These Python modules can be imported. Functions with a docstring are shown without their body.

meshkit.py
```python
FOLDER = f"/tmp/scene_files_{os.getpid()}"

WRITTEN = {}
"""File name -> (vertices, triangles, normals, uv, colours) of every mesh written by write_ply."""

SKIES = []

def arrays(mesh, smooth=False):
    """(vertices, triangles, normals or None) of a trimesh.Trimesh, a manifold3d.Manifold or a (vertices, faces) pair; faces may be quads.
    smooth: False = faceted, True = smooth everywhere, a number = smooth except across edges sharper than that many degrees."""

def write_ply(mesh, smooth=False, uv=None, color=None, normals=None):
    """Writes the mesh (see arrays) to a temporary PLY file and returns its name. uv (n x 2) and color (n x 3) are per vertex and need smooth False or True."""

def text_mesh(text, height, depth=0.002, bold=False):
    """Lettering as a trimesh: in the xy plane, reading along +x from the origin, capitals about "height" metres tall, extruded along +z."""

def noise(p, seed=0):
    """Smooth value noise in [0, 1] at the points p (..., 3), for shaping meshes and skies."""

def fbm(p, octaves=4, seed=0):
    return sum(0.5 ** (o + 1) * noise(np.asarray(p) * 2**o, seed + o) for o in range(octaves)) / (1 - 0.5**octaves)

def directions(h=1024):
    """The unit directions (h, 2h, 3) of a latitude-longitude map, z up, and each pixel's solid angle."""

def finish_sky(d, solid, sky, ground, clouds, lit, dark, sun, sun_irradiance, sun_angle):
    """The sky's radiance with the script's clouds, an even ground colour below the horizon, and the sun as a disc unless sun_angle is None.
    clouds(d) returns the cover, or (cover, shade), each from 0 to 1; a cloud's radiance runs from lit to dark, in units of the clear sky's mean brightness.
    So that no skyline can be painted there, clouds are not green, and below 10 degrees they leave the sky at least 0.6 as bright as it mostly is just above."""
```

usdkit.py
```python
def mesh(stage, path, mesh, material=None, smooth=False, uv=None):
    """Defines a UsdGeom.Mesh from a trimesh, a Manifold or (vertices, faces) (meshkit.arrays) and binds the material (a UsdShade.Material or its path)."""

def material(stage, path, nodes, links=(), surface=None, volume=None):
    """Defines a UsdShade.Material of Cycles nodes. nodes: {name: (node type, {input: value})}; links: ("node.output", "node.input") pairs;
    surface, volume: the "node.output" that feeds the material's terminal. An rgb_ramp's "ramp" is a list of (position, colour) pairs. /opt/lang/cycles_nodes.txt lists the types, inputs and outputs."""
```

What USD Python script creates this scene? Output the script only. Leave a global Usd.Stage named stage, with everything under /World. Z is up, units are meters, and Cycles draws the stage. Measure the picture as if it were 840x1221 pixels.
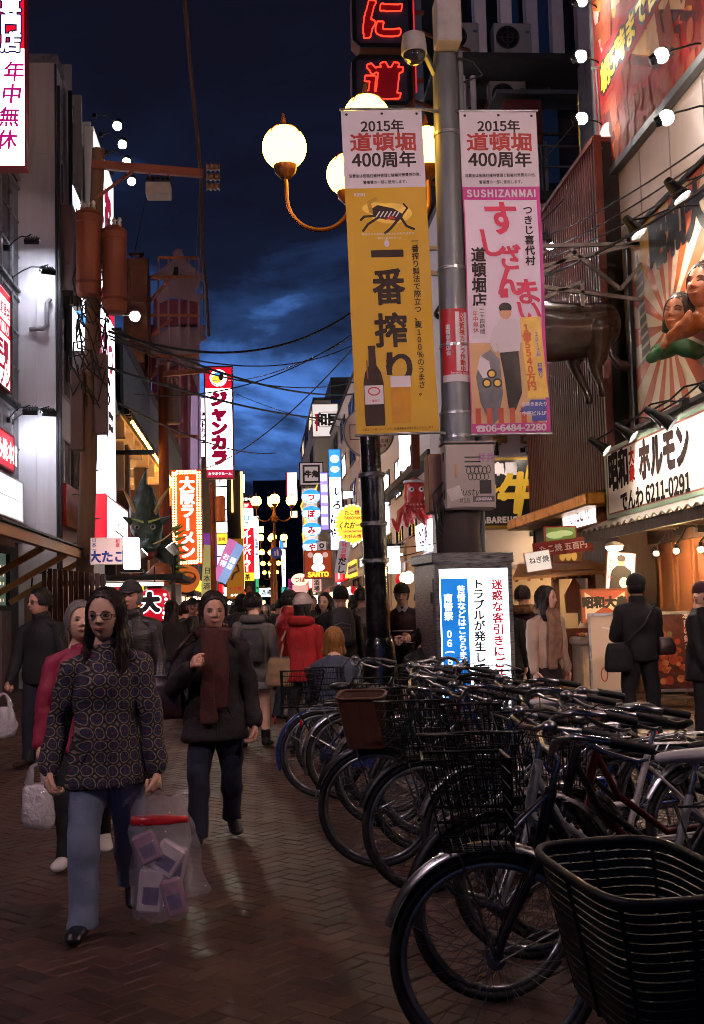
import math, random, glob
import numpy as np, trimesh, shapely
import manifold3d as m3
from shapely import affinity
from shapely.geometry import Polygon, Point, LineString, box as sbox
from PIL import Image, ImageDraw, ImageFont
from pxr import Usd, UsdGeom, UsdLux, UsdShade, Gf, Sdf, Vt
import usdkit, meshkit

stage = Usd.Stage.CreateInMemory()
UsdGeom.SetStageUpAxis(stage, 'Z'); UsdGeom.SetStageMetersPerUnit(stage, 1.0)
UsdGeom.Xform.Define(stage, '/World'); UsdGeom.Scope.Define(stage, '/World/Looks')
rnd = random.Random(7); rng = np.random.default_rng(7)

# ---------------------------------------------------------------- camera, sky, exposure
PW, PH, FPX = 840, 1221, 1400.0          # the photograph's size and its focal length in its pixels
YAW, PITCH, ROLL = math.radians(4.6), math.radians(4.75), math.radians(1.5)
EYE = np.array([0, 0, 1.45])
FW = np.array([math.sin(YAW) * math.cos(PITCH), math.cos(YAW) * math.cos(PITCH), math.sin(PITCH)])
_r = np.array([math.cos(YAW), -math.sin(YAW), 0]); _u = np.cross(_r, FW)
RT = _r * math.cos(ROLL) - _u * math.sin(ROLL); UP = _u * math.cos(ROLL) + _r * math.sin(ROLL)
cam = UsdGeom.Camera.Define(stage, '/World/camera')
cam.CreateHorizontalApertureAttr(24.0); cam.CreateFocalLengthAttr(24.0 * FPX / PW)
cam.CreateClippingRangeAttr(Gf.Vec2f(0.05, 5000)); cam.CreateFStopAttr(0.0)
cam.CreateExposureAttr(0.0)
_m = np.eye(4); _m[0, :3], _m[1, :3], _m[2, :3], _m[3, :3] = RT, UP, -FW, EYE
cam.AddTransformOp().Set(Gf.Matrix4d(*_m.ravel().tolist()))

SKY = usdkit.material(stage, '/World/Looks/sky', {
    'sky': ('sky_texture', {'sky_type': 'single_scattering', 'sun_disc': False, 'sun_elevation': math.radians(1.0), 'sun_rotation': math.radians(-25), 'altitude': 50.0, 'ozone_density': 4.0}),
    'tc': ('texture_coordinate', {}),
    'map': ('mapping', {'mapping_type': 'point', 'scale': (5.0, 5.0, 14.0)}),
    'n': ('noise_texture', {'scale': 1.0, 'detail': 6.0, 'roughness': 0.56, 'distortion': 0.4}),
    'sep': ('separate_xyz', {}),
    'e1': ('math', {'math_type': 'multiply_add', 'value2': 0.42, 'value3': -0.21}),
    'e2': ('math', {'math_type': 'add'}),
    'band': ('rgb_ramp', {'ramp': [(0.0, (.03, .03, .03)), (0.105, (.03, .03, .03)), (0.14, (.45, .45, .45)), (0.175, (1.2, 1.2, 1.2)), (0.21, (.9, .9, .9)), (0.255, (.25, .25, .25)), (0.33, (.035, .035, .035)), (0.45, (.006, .006, .006)), (1.0, (.003, .003, .003))]}),
    'blue': ('mix_color', {'blend_type': 'multiply', 'fac': 1.0, 'b': (0.10, 0.28, 0.86), 'use_clamp': False}),
    'grey': ('rgb_to_bw', {}), 'grey3': ('combine_xyz', {}),
    'clear': ('mix_color', {'blend_type': 'multiply', 'fac': 1.0, 'use_clamp': False}),
    'cloud': ('mix_color', {'blend_type': 'add', 'fac': 1.0, 'b': (.0052, .0050, .0120), 'use_clamp': False}),
    'bg': ('background_shader', {'strength': 0.05}),
    'up': ('mix_color', {'blend_type': 'multiply', 'fac': 1.0, 'b': (20, 20, 20), 'use_clamp': False}),
}, [('tc.generated', 'map.vector'), ('map.vector', 'n.vector'), ('tc.generated', 'sep.vector'), ('n.fac', 'e1.value1'), ('e1.value', 'e2.value1'), ('sep.z', 'e2.value2'),
    ('e2.value', 'band.fac'), ('sky.color', 'grey.color'), ('grey.val', 'grey3.x'), ('grey.val', 'grey3.y'), ('grey.val', 'grey3.z'), ('grey3.vector', 'blue.a'), ('blue.result', 'clear.a'), ('band.color', 'clear.b'), ('clear.result', 'cloud.a'), ('cloud.result', 'up.a'), ('up.result', 'bg.color')], surface='bg.background')
dome = UsdLux.DomeLight.Define(stage, '/World/sky'); dome.CreateIntensityAttr(1.0)
UsdShade.MaterialBindingAPI.Apply(dome.GetPrim()).Bind(SKY)
dome.GetPrim().SetCustomDataByKey('kind', 'structure')

# a photograph's pixel -> the point where its ray meets a plane of the place
def ray(px, py): return FW + RT * ((px - PW / 2) / FPX) - UP * ((py - PH / 2) / FPX)
def AY(px, py, y): d = ray(px, py); return EYE + d * (y / d[1])
def AX(px, py, x): d = ray(px, py); return EYE + d * (x / d[0])
def AZ(px, py, z=0.0): d = ray(px, py); return EYE + d * ((z - EYE[2]) / d[2])

# ---------------------------------------------------------------- materials
MATS = {}
def rgb(h):                              # sRGB hex -> linear
    c = np.array([int(h[i:i + 2], 16) for i in (0, 2, 4)]) / 255.0
    return tuple(np.where(c < .04045, c / 12.92, ((c + .055) / 1.055) ** 2.4))
def mat(name, col, rough=.6, metal=0.0, var=.25, scale=6.0, bump=0.0, bscale=None, spec=.5, stretch=(1, 1, 1), coat=0.0, obj=0.0, alpha=None):
    """a principled surface whose colour is broken up by two noises; obj = how much it varies from object to object"""
    if name in MATS: return MATS[name]
    col = rgb(col) if isinstance(col, str) else col
    c = np.array(col, float)
    nodes = {'tc': ('texture_coordinate', {}), 'mp': ('mapping', {'scale': tuple(stretch)}),
             'n': ('noise_texture', {'scale': scale, 'detail': 5.0, 'roughness': .62}),
             'ramp': ('rgb_ramp', {'ramp': [(.25, tuple(c * (1 - var))), (.55, tuple(c)), (.8, tuple(np.minimum(c * (1 + var * .7), 1)))]}),
             'p': ('principled_bsdf', {'roughness': rough, 'metallic': metal, 'specular_ior_level': spec, 'coat_weight': coat}),
             'rr': ('map_range', {'from_min': .3, 'from_max': .7, 'to_min': max(rough - .12, .03), 'to_max': min(rough + .12, 1), 'clamp': True})}
    links = [('tc.object', 'mp.vector'), ('mp.vector', 'n.vector'), ('n.fac', 'ramp.fac'), ('n.fac', 'rr.value'), ('rr.result', 'p.roughness')]
    last = 'ramp.color'
    if obj:
        nodes['oi'] = ('object_info', {}); nodes['om'] = ('map_range', {'to_min': 1 - obj, 'to_max': 1 + obj}); nodes['hs'] = ('hsv', {})
        links += [('oi.random', 'om.value'), ('om.result', 'hs.value'), (last, 'hs.color')]; last = 'hs.color'
    links.append((last, 'p.base_color'))
    if bump:
        nodes['n2'] = ('noise_texture', {'scale': bscale or scale * 6, 'detail': 3.0}); nodes['b'] = ('bump', {'strength': bump, 'distance': .01})
        links += [('mp.vector', 'n2.vector'), ('n2.fac', 'b.height'), ('b.normal', 'p.normal')]
    MATS[name] = usdkit.material(stage, '/World/Looks/' + name, nodes, links, surface='p.BSDF')
    return MATS[name]
def glow(name, col, strength, var=.12, scale=1.5):
    """a lit face: the light of the tubes behind it is a little uneven"""
    if name in MATS: return MATS[name]
    c = np.array(rgb(col) if isinstance(col, str) else col, float)
    MATS[name] = usdkit.material(stage, '/World/Looks/' + name, {
        'tc': ('texture_coordinate', {}), 'n': ('noise_texture', {'scale': scale, 'detail': 2.0}),
        'm': ('map_range', {'from_min': .25, 'from_max': .75, 'to_min': strength * (1 - var), 'to_max': strength * (1 + var), 'clamp': True}),
        'p': ('principled_bsdf', {'base_color': tuple(c * .5), 'roughness': .3, 'emission_color': tuple(c)})},
        [('tc.object', 'n.vector'), ('n.fac', 'm.value'), ('m.result', 'p.emission_strength')], surface='p.BSDF')
    return MATS[name]
def clearmat(name, tint=(1, 1, 1), rough=.05, ior=1.5, gl=None):
    if name in MATS: return MATS[name]
    MATS[name] = usdkit.material(stage, '/World/Looks/' + name, {
        't': ('transparent_bsdf', {'color': tint}), 'g': ('glossy_bsdf', {'color': (1, 1, 1), 'roughness': rough}), 'f': ('fresnel', {'IOR': ior}),
        'm': ('mix_closure', {})}, [('f.fac', 'm.fac'), ('t.BSDF', 'm.closure1'), ('g.BSDF', 'm.closure2')], surface='m.closure')
    return MATS[name]
def film(name, col, thru):               # thin plastic: lets light through, scatters some
    if name in MATS: return MATS[name]
    MATS[name] = usdkit.material(stage, '/World/Looks/' + name, {
        't': ('transparent_bsdf', {}), 'd': ('principled_bsdf', {'base_color': col, 'roughness': .22, 'specular_ior_level': .8}), 'l': ('translucent_bsdf', {'color': col}),
        'm1': ('mix_closure', {'fac': .35}), 'm2': ('mix_closure', {'fac': thru}), 'tc': ('texture_coordinate', {}), 'n': ('voronoi_texture', {'scale': 19.0, 'feature': 'distance_to_edge'}), 'n2': ('noise_texture', {'scale': 30.0, 'detail': 4.0}), 'ad': ('math', {'math_type': 'add'}), 'b': ('bump', {'strength': .9, 'distance': .02}), 'g': ('glossy_bsdf', {'roughness': .07}), 'm3': ('mix_closure', {'fac': .10})},
        [('tc.object', 'n.vector'), ('tc.object', 'n2.vector'), ('n.distance', 'ad.value1'), ('n2.fac', 'ad.value2'), ('ad.value', 'b.height'), ('b.normal', 'd.normal'), ('b.normal', 'g.normal'), ('m2.closure', 'm3.closure1'), ('g.BSDF', 'm3.closure2'), ('d.BSDF', 'm1.closure1'), ('l.BSDF', 'm1.closure2'), ('m1.closure', 'm2.closure1'), ('t.BSDF', 'm2.closure2')], surface='m3.closure')
    return MATS[name]

# ---------------------------------------------------------------- prims
USED = {}
def _path(parent, name):
    k = parent + '/' + name; n = USED.get(k, -1) + 1; USED[k] = n
    return k if n == 0 else f'{k}_{n:03d}'
def tag(prim, label=None, cat=None, group=None, kind=None):
    for k, v in (('label', label), ('category', cat), ('group', group), ('kind', kind)):
        if v: prim.SetCustomDataByKey(k, v)
LABELS = {}
class Thing:
    def __init__(s, name, label, cat, loc=(0, 0, 0), rz=0.0, group=None, rx=0.0, ry=0.0):
        s.path = _path('/World', name); s.loc = np.array(loc, float)
        x = UsdGeom.Xform.Define(stage, s.path); x.AddTranslateOp().Set(Gf.Vec3d(*map(float, loc)))
        a, b, c = math.radians(rx), math.radians(ry), math.radians(rz)
        Rx = np.array([[1, 0, 0], [0, math.cos(a), -math.sin(a)], [0, math.sin(a), math.cos(a)]])
        Ry = np.array([[math.cos(b), 0, math.sin(b)], [0, 1, 0], [-math.sin(b), 0, math.cos(b)]])
        Rz = np.array([[math.cos(c), -math.sin(c), 0], [math.sin(c), math.cos(c), 0], [0, 0, 1]])
        s.R = Rz @ Ry @ Rx
        if rz or rx or ry: x.AddRotateXYZOp().Set(Gf.Vec3f(rx, ry, rz))
        s.prim = x.GetPrim(); tag(s.prim, label, cat, group); LABELS.setdefault(label, []).append(s.path)
    def part(s, name, mesh, m, smooth=False, parent=None, label=None, world=True, kind=None):
        """world: the mesh is in world coordinates and is moved into the thing's frame"""
        v, f = np.asarray(mesh[0], float), np.asarray(mesh[1], int)
        if len(f) == 0: return None
        if world: v = (v - s.loc) @ s.R
        p = _path(parent or s.path, name)
        usdkit.mesh(stage, p, (v, f), m, smooth)
        if label or kind: tag(stage.GetPrimAtPath(p), label, None, None, kind)
        return p
    def local(s, name, mesh, m, smooth=False, parent=None, label=None, kind=None):
        return s.part(name, mesh, m, smooth, parent, label, False, kind)
def solo(name, mesh, m, label, cat, group=None, smooth=False, kind=None):
    p = _path('/World', name); usdkit.mesh(stage, p, (np.asarray(mesh[0], float), np.asarray(mesh[1], int)), m, smooth)
    tag(stage.GetPrimAtPath(p), label, cat, group, kind); LABELS.setdefault(label, []).append(p); return p
def struct(name, mesh, m, smooth=False):
    p = _path('/World', name); usdkit.mesh(stage, p, (np.asarray(mesh[0], float), np.asarray(mesh[1], int)), m, smooth)
    tag(stage.GetPrimAtPath(p), kind='structure'); return p

# ---------------------------------------------------------------- meshes: (vertices, triangles)
def cat(*ms):
    ms = [m for m in (ms[0] if len(ms) == 1 and isinstance(ms[0], list) else ms) if m is not None and len(m[1])]
    if not ms: return np.zeros((0, 3)), np.zeros((0, 3), int)
    o = np.cumsum([0] + [len(m[0]) for m in ms])
    return np.vstack([m[0] for m in ms]), np.vstack([np.asarray(m[1]) + k for m, k in zip(ms, o)])
def quads(q): q = np.asarray(q, int).reshape(-1, 4); return np.vstack([q[:, [0, 1, 2]], q[:, [0, 2, 3]]])
_BF = quads([[0, 2, 3, 1], [4, 5, 7, 6], [0, 1, 5, 4], [2, 6, 7, 3], [0, 4, 6, 2], [1, 3, 7, 5]])
def bx(x0, y0, z0, x1, y1, z1):
    x0, x1 = sorted((x0, x1)); y0, y1 = sorted((y0, y1)); z0, z1 = sorted((z0, z1))
    return np.array([(x, y, z) for z in (z0, z1) for y in (y0, y1) for x in (x0, x1)], float), _BF.copy()
def cbox(x0, y0, z0, x1, y1, z1, b=.01):   # chamfered box
    x0, x1 = sorted((x0, x1)); y0, y1 = sorted((y0, y1)); z0, z1 = sorted((z0, z1)); b = min(b, (x1 - x0) * .45, (y1 - y0) * .45, (z1 - z0) * .45)
    p = []
    for sx, sy, sz in np.ndindex(2, 2, 2):
        c = np.array([(x0, x1)[sx], (y0, y1)[sy], (z0, z1)[sz]]); d = np.array([1 - 2 * sx, 1 - 2 * sy, 1 - 2 * sz]) * b
        for k in range(3): e = d.copy(); e[k] = 0; p.append(c + e)
    h = trimesh.convex.convex_hull(np.array(p)); return np.array(h.vertices), np.array(h.faces)
def ob(c, u, v, n, w, h, d):             # oriented box: centre, axes, sizes
    c, u, v, n = (np.asarray(x, float) for x in (c, u, v, n))
    b, f = bx(-w / 2, -h / 2, -d / 2, w / 2, h / 2, d / 2)
    return c + b[:, :1] * u + b[:, 1:2] * v + b[:, 2:] * n, f
def bar(p, q, w, h=None):                # square bar between two points
    p, q = np.asarray(p, float), np.asarray(q, float); t = q - p; L = np.linalg.norm(t); t = t / L
    a = np.cross(t, (0, 0, 1.0) if abs(t[2]) < .95 else (0, 1.0, 0)); a /= np.linalg.norm(a)
    return ob((p + q) / 2, t, a, np.cross(t, a), L, w, h or w)
def tube(pts, r, n=8, caps=True):
    p = np.asarray(pts, float); r = np.broadcast_to(np.asarray(r, float), (len(p),))
    t = np.gradient(p, axis=0); t /= np.linalg.norm(t, axis=1, keepdims=True) + 1e-12
    a = np.cross(t[0], (0, 0, 1.0) if abs(t[0][2]) < .9 else (1.0, 0, 0)); A = []
    for k in range(len(p)):
        a = a - t[k] * (a @ t[k]); a /= np.linalg.norm(a) + 1e-12; A.append(a)
    A = np.array(A); B = np.cross(t, A); g = np.arange(n) * 2 * np.pi / n
    v = p[:, None] + r[:, None, None] * (np.cos(g)[None, :, None] * A[:, None] + np.sin(g)[None, :, None] * B[:, None])
    i, j = np.meshgrid(np.arange(len(p) - 1), np.arange(n), indexing='ij'); J = (j + 1) % n
    f = quads(np.stack([i * n + j, i * n + J, (i + 1) * n + J, (i + 1) * n + j], -1)); v = v.reshape(-1, 3)
    if caps:
        k = len(v); v = np.vstack([v, p[:1], p[-1:]]); j = np.arange(n); J = (j + 1) % n; e = (len(p) - 1) * n
        f = np.vstack([f, np.stack([np.full(n, k), J, j], 1), np.stack([np.full(n, k + 1), e + j, e + J], 1)])
    return v, f
def cyl(p, q, r, r2=None, n=12): return tube([p, q], [r, r if r2 is None else r2], n)
def lathe(prof, n=20, c=(0, 0, 0)):
    prof = np.asarray(prof, float); return tube_rings([[(c[0] + r * math.cos(a), c[1] + r * math.sin(a), c[2] + z) for a in np.arange(n) * 2 * np.pi / n] for r, z in prof])
def tube_rings(rings):                   # closed loft of rings, capped
    R = np.asarray(rings, float); m, n = R.shape[:2]
    i, j = np.meshgrid(np.arange(m - 1), np.arange(n), indexing='ij'); J = (j + 1) % n
    f = quads(np.stack([i * n + j, i * n + J, (i + 1) * n + J, (i + 1) * n + j], -1)); v = np.vstack([R.reshape(-1, 3), R[:1].mean(1), R[-1:].mean(1)])
    j = np.arange(n); J = (j + 1) % n; k = m * n; e = (m - 1) * n
    return v, np.vstack([f, np.stack([np.full(n, k), J, j], 1), np.stack([np.full(n, k + 1), e + j, e + J], 1)])
def flipfix(m): return m if trimesh.Trimesh(m[0], m[1], process=False).volume > 0 else (m[0], m[1][:, ::-1])
_ICO = {}
def ell(c, rx, ry=None, rz=None, n=2):
    if n not in _ICO: s = trimesh.creation.icosphere(n); _ICO[n] = (np.array(s.vertices), np.array(s.faces))
    v, f = _ICO[n]; ry = rx if ry is None else ry; rz = rx if rz is None else rz
    return v * (rx, ry, rz) + np.asarray(c, float), f
def xf(m, R=None, t=(0, 0, 0), s=1.0): v = np.asarray(m[0]) * s; return (v @ np.asarray(R).T if R is not None else v) + np.asarray(t, float), m[1]
def rotz(a): a = math.radians(a); return np.array([[math.cos(a), -math.sin(a), 0], [math.sin(a), math.cos(a), 0], [0, 0, 1]])
def rotx(a): a = math.radians(a); return np.array([[1, 0, 0], [0, math.cos(a), -math.sin(a)], [0, math.sin(a), math.cos(a)]])
def roty(a): a = math.radians(a); return np.array([[math.cos(a), 0, math.sin(a)], [0, 1, 0], [-math.sin(a), 0, math.cos(a)]])
def geoms(g): return [x for x in getattr(g, 'geoms', [g]) if x.geom_type == 'Polygon' and x.area > 1e-9]
class Frame:                             # a plane of the place: origin, right, up, outward normal
    def __init__(s, O, u, v=(0, 0, 1)):
        s.O, s.u, s.v = np.asarray(O, float), np.asarray(u, float), np.asarray(v, float); s.n = np.cross(s.u, s.v)
    def pt(s, a, b, d=0.0): return s.O + a * s.u + b * s.v + d * s.n
    def pts(s, ab, d=0.0): ab = np.asarray(ab, float); return s.O + ab[:, :1] * s.u + ab[:, 1:2] * s.v + d * s.n
    def flat(s, g, d=.003):              # a shapely shape as a sheet
        out = []
        for q in geoms(g):
            v, f = trimesh.creation.triangulate_polygon(q, engine='earcut'); out.append((s.pts(v, d), f))
        return cat(out) if out else cat([])
    def solid(s, g, d0, d1):             # ... as a slab from depth d0 to d1
        out = []
        for q in geoms(g):
            m = trimesh.creation.extrude_polygon(q, d1 - d0, engine='earcut'); v = np.array(m.vertices); out.append((s.pts(v[:, :2], 0) + (v[:, 2:] + d0) * s.n, np.array(m.faces)))
        return cat(out)
    def box(s, a0, b0, a1, b1, d0, d1): return ob(s.pt((a0 + a1) / 2, (b0 + b1) / 2, (d0 + d1) / 2), s.u, s.v, s.n, abs(a1 - a0), abs(b1 - b0), abs(d1 - d0))
UV = {'f': (1, 0, 0), 'r': (0, -1, 0), 'l': (0, 1, 0)}
def rect(x0, y0, x1, y1): return sbox(min(x0, x1), min(y0, y1), max(x0, x1), max(y0, y1))

# ---------------------------------------------------------------- lettering
FONTS = {}
def _font():
    if 'f' not in FONTS: FONTS['f'] = ImageFont.truetype(glob.glob('/opt/blender-*/*/datafiles/fonts/Noto Sans CJK Regular.woff2')[0], 72)
    return FONTS['f']
GL = {}
def _shape(im):
    on = np.pad((np.asarray(im) > 127), ((1, 1), (1, 1))).astype(np.int8)
    rows, st = np.nonzero(np.diff(on, axis=1) == 1); en = np.nonzero(np.diff(on, axis=1) == -1)[1]
    if not len(rows): return Polygon()
    return shapely.union_all(shapely.box(st, -rows - 1.0, en, -rows)).buffer(.7).buffer(-.7).simplify(.75)
def glyph(ch, bold=0, rot=False):
    k = (ch, bold, rot)
    if k not in GL:
        f = _font(); w = int(f.getlength(ch)) + 1; im = Image.new('L', (w + 16, 100)); ImageDraw.Draw(im).text((8, 84), ch, 255, font=f, anchor='ls', stroke_width=bold)
        if rot:
            q = affinity.translate(affinity.scale(_shape(im), 1 / 72, 1 / 72, origin=(0, 0)), 0, 0); c = q.envelope.centroid
            q = affinity.rotate(q, -90, origin=c); GL[k] = (affinity.translate(q, .5 - c.x, .38 - c.y), 1.0)
        else: GL[k] = (affinity.translate(affinity.scale(_shape(im), 1 / 72, 1 / 72, origin=(0, 0)), -9 / 72, 85 / 72), (w - 1) / 72)
    return GL[k]
def text(s, size, x=0, y=0, bold=2, vert=False, gap=0.0, w=None, h=None, slant=0, squeeze=1.0):
    """lettering as a shape centred on x, y; size = height of the em; w, h: stretch the whole to that width / height"""
    out, a = [], 0.0
    for ch in s:
        g, adv = glyph(ch, bold, vert and ch in 'ー〜（）()-')
        if vert: out.append(affinity.translate(g, -adv / 2, a)); a -= 1.0 + gap
        else: out.append(affinity.translate(g, a, 0)); a += adv + gap
    g = shapely.union_all([q for q in out if not q.is_empty]); b = g.bounds
    g = affinity.translate(g, -(b[0] + b[2]) / 2, -(b[1] + b[3]) / 2)
    g = affinity.scale(g, size * squeeze, size, origin=(0, 0)); b = g.bounds
    if w or h: g = affinity.scale(g, (w / (b[2] - b[0])) if w else 1, (h / (b[3] - b[1])) if h else 1, origin=(0, 0))
    if slant: g = affinity.skew(g, xs=slant, origin=(0, 0))
    return affinity.translate(g, x, y)
def oval(x, y, rx, ry=None, n=10): return affinity.translate(affinity.scale(Point(0, 0).buffer(1, n), rx, ry or rx, origin=(0, 0)), x, y)
def blob(pts, r=0.0): g = Polygon(pts); return g.buffer(0).buffer(r).buffer(-r) if r else g.buffer(0)
def stroke(pts, w): return LineString(pts).buffer(w / 2, cap_style='round', quad_segs=3)

def board(name, label, c, O, w, h, face='f', d=.15, fm=None, cm=None, rim=.025, items=(), group=None, rimm=None, tilt=0.0):
    """a sign: case, face, rim and the shapes on it. O = centre of its front; items: (part name, shape in metres from the centre, material[, thickness])"""
    u = np.array(UV[face], float) if isinstance(face, str) else np.array(face, float); v = np.array((0, 0, 1.0))
    if tilt: R = math.radians(tilt); u, v = u * math.cos(R) + v * math.sin(R), v * math.cos(R) - u * math.sin(R)
    F = Frame(O, u, v); t = Thing(name, label, c, O - v * h / 2, group=group)
    t.part('case', F.box(-w / 2, -h / 2, w / 2, h / 2, -d, -.012), cm)
    t.part('face', F.box(-w / 2 + rim * .5, -h / 2 + rim * .5, w / 2 - rim * .5, h / 2 - rim * .5, -.0119, 0), fm)
    if rim:
        t.part('rim', cat(F.box(-w / 2, h / 2 - rim, w / 2, h / 2, -.011, .014), F.box(-w / 2, -h / 2, w / 2, -h / 2 + rim, -.011, .014), F.box(-w / 2, -h / 2 + rim, -w / 2 + rim, h / 2 - rim, -.011, .014), F.box(w / 2 - rim, -h / 2 + rim, w / 2, h / 2 - rim, -.011, .014)), rimm or cm)
    k = .003
    for it in items:
        nm, g, m = it[:3]
        t.part(nm, F.solid(g, .0006, it[3]) if len(it) > 3 and it[3] else F.flat(g, k), m); k += .0007
    t.F = F; return t
def pxboard(px0, py0, px1, py1, Y):      # a board that faces the camera at depth Y: centre, width, height
    a, b = AY((px0 + px1) / 2, (py0 + py1) / 2, Y), 0
    l, r = AY(px0, (py0 + py1) / 2, Y), AY(px1, (py0 + py1) / 2, Y); tt, bb = AY((px0 + px1) / 2, py0, Y), AY((px0 + px1) / 2, py1, Y)
    return a, r[0] - l[0], tt[2] - bb[2]
# ---------------------------------------------------------------- palette
BLK = mat('black_metal', '17181a', .45, .6); DK = mat('dark_wall', '2b2a2d', .8); STEEL = mat('brushed_steel', '8d8f90', .33, .9, .12, 9, stretch=(1, 1, 8)); GALV = mat('galvanised_steel', '6f7274', .5, .8, .3, 5)
WHITEP = mat('white_paint', 'd8d6d2', .5, 0, .08, 4, .1); PANELW = mat('white_cladding', 'cfccd0', .55, 0, .12, 1.2, .15, stretch=(6, 6, .35)); GREYW = mat('grey_render', '8f8d90', .85, 0, .22, .7, .25, 30)
BEIGE = mat('beige_render', 'b8a68c', .8, 0, .2, .8, .2, 30); DKW = mat('dark_timber', '3a2417', .55, 0, .4, 3, .3, 30, stretch=(6, 6, .5)); WOOD = mat('worn_timber', '7b4a28', .55, 0, .35, 3, .3, 30, stretch=(5, 5, .6))
PALEW = mat('pale_timber', 'a9794a', .6, 0, .3, 3, .25, 30, stretch=(5, 5, .6)); RUST = mat('rusty_steel', '6e3a26', .8, .2, .4, 3, .4); POLEM = mat('painted_concrete_pole', '6d5038', .75, 0, .25, 3, .3)
ORNG = mat('oxide_painted_steel', '84472f', .55, .1, .18, 3, .1); REDP = mat('red_paint', 'a01620', .5, 0, .2, 3); GLASSD = mat('dark_window_glass', (.012, .013, .018), .08, 0, .2, 1, spec=.8)
ASPH = mat('street_far', '5b463b', .75, 0, .25, 2); MORT = mat('paving_joint', '1f1916', .95, 0, .3, 9, .2); CONC = mat('grey_concrete', '77746f', .9, 0, .25, 2, .25)
ALU = mat('aluminium', 'a5a6a8', .35, .85, .1, 6); RUBBER = mat('black_rubber', '0c0c0d', .7, 0, .3, 8); WARMW = glow('warm_white_light', 'ffdcae', 2.2); COOLW = glow('cool_white_light', 'f1f4ff', 3.2)
INK = mat('black_ink', '14110f', .6); INKRED = mat('red_ink', 'b0272a', .6); GOLD = mat('yellow_paint', 'c9a23c', .5)

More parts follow.
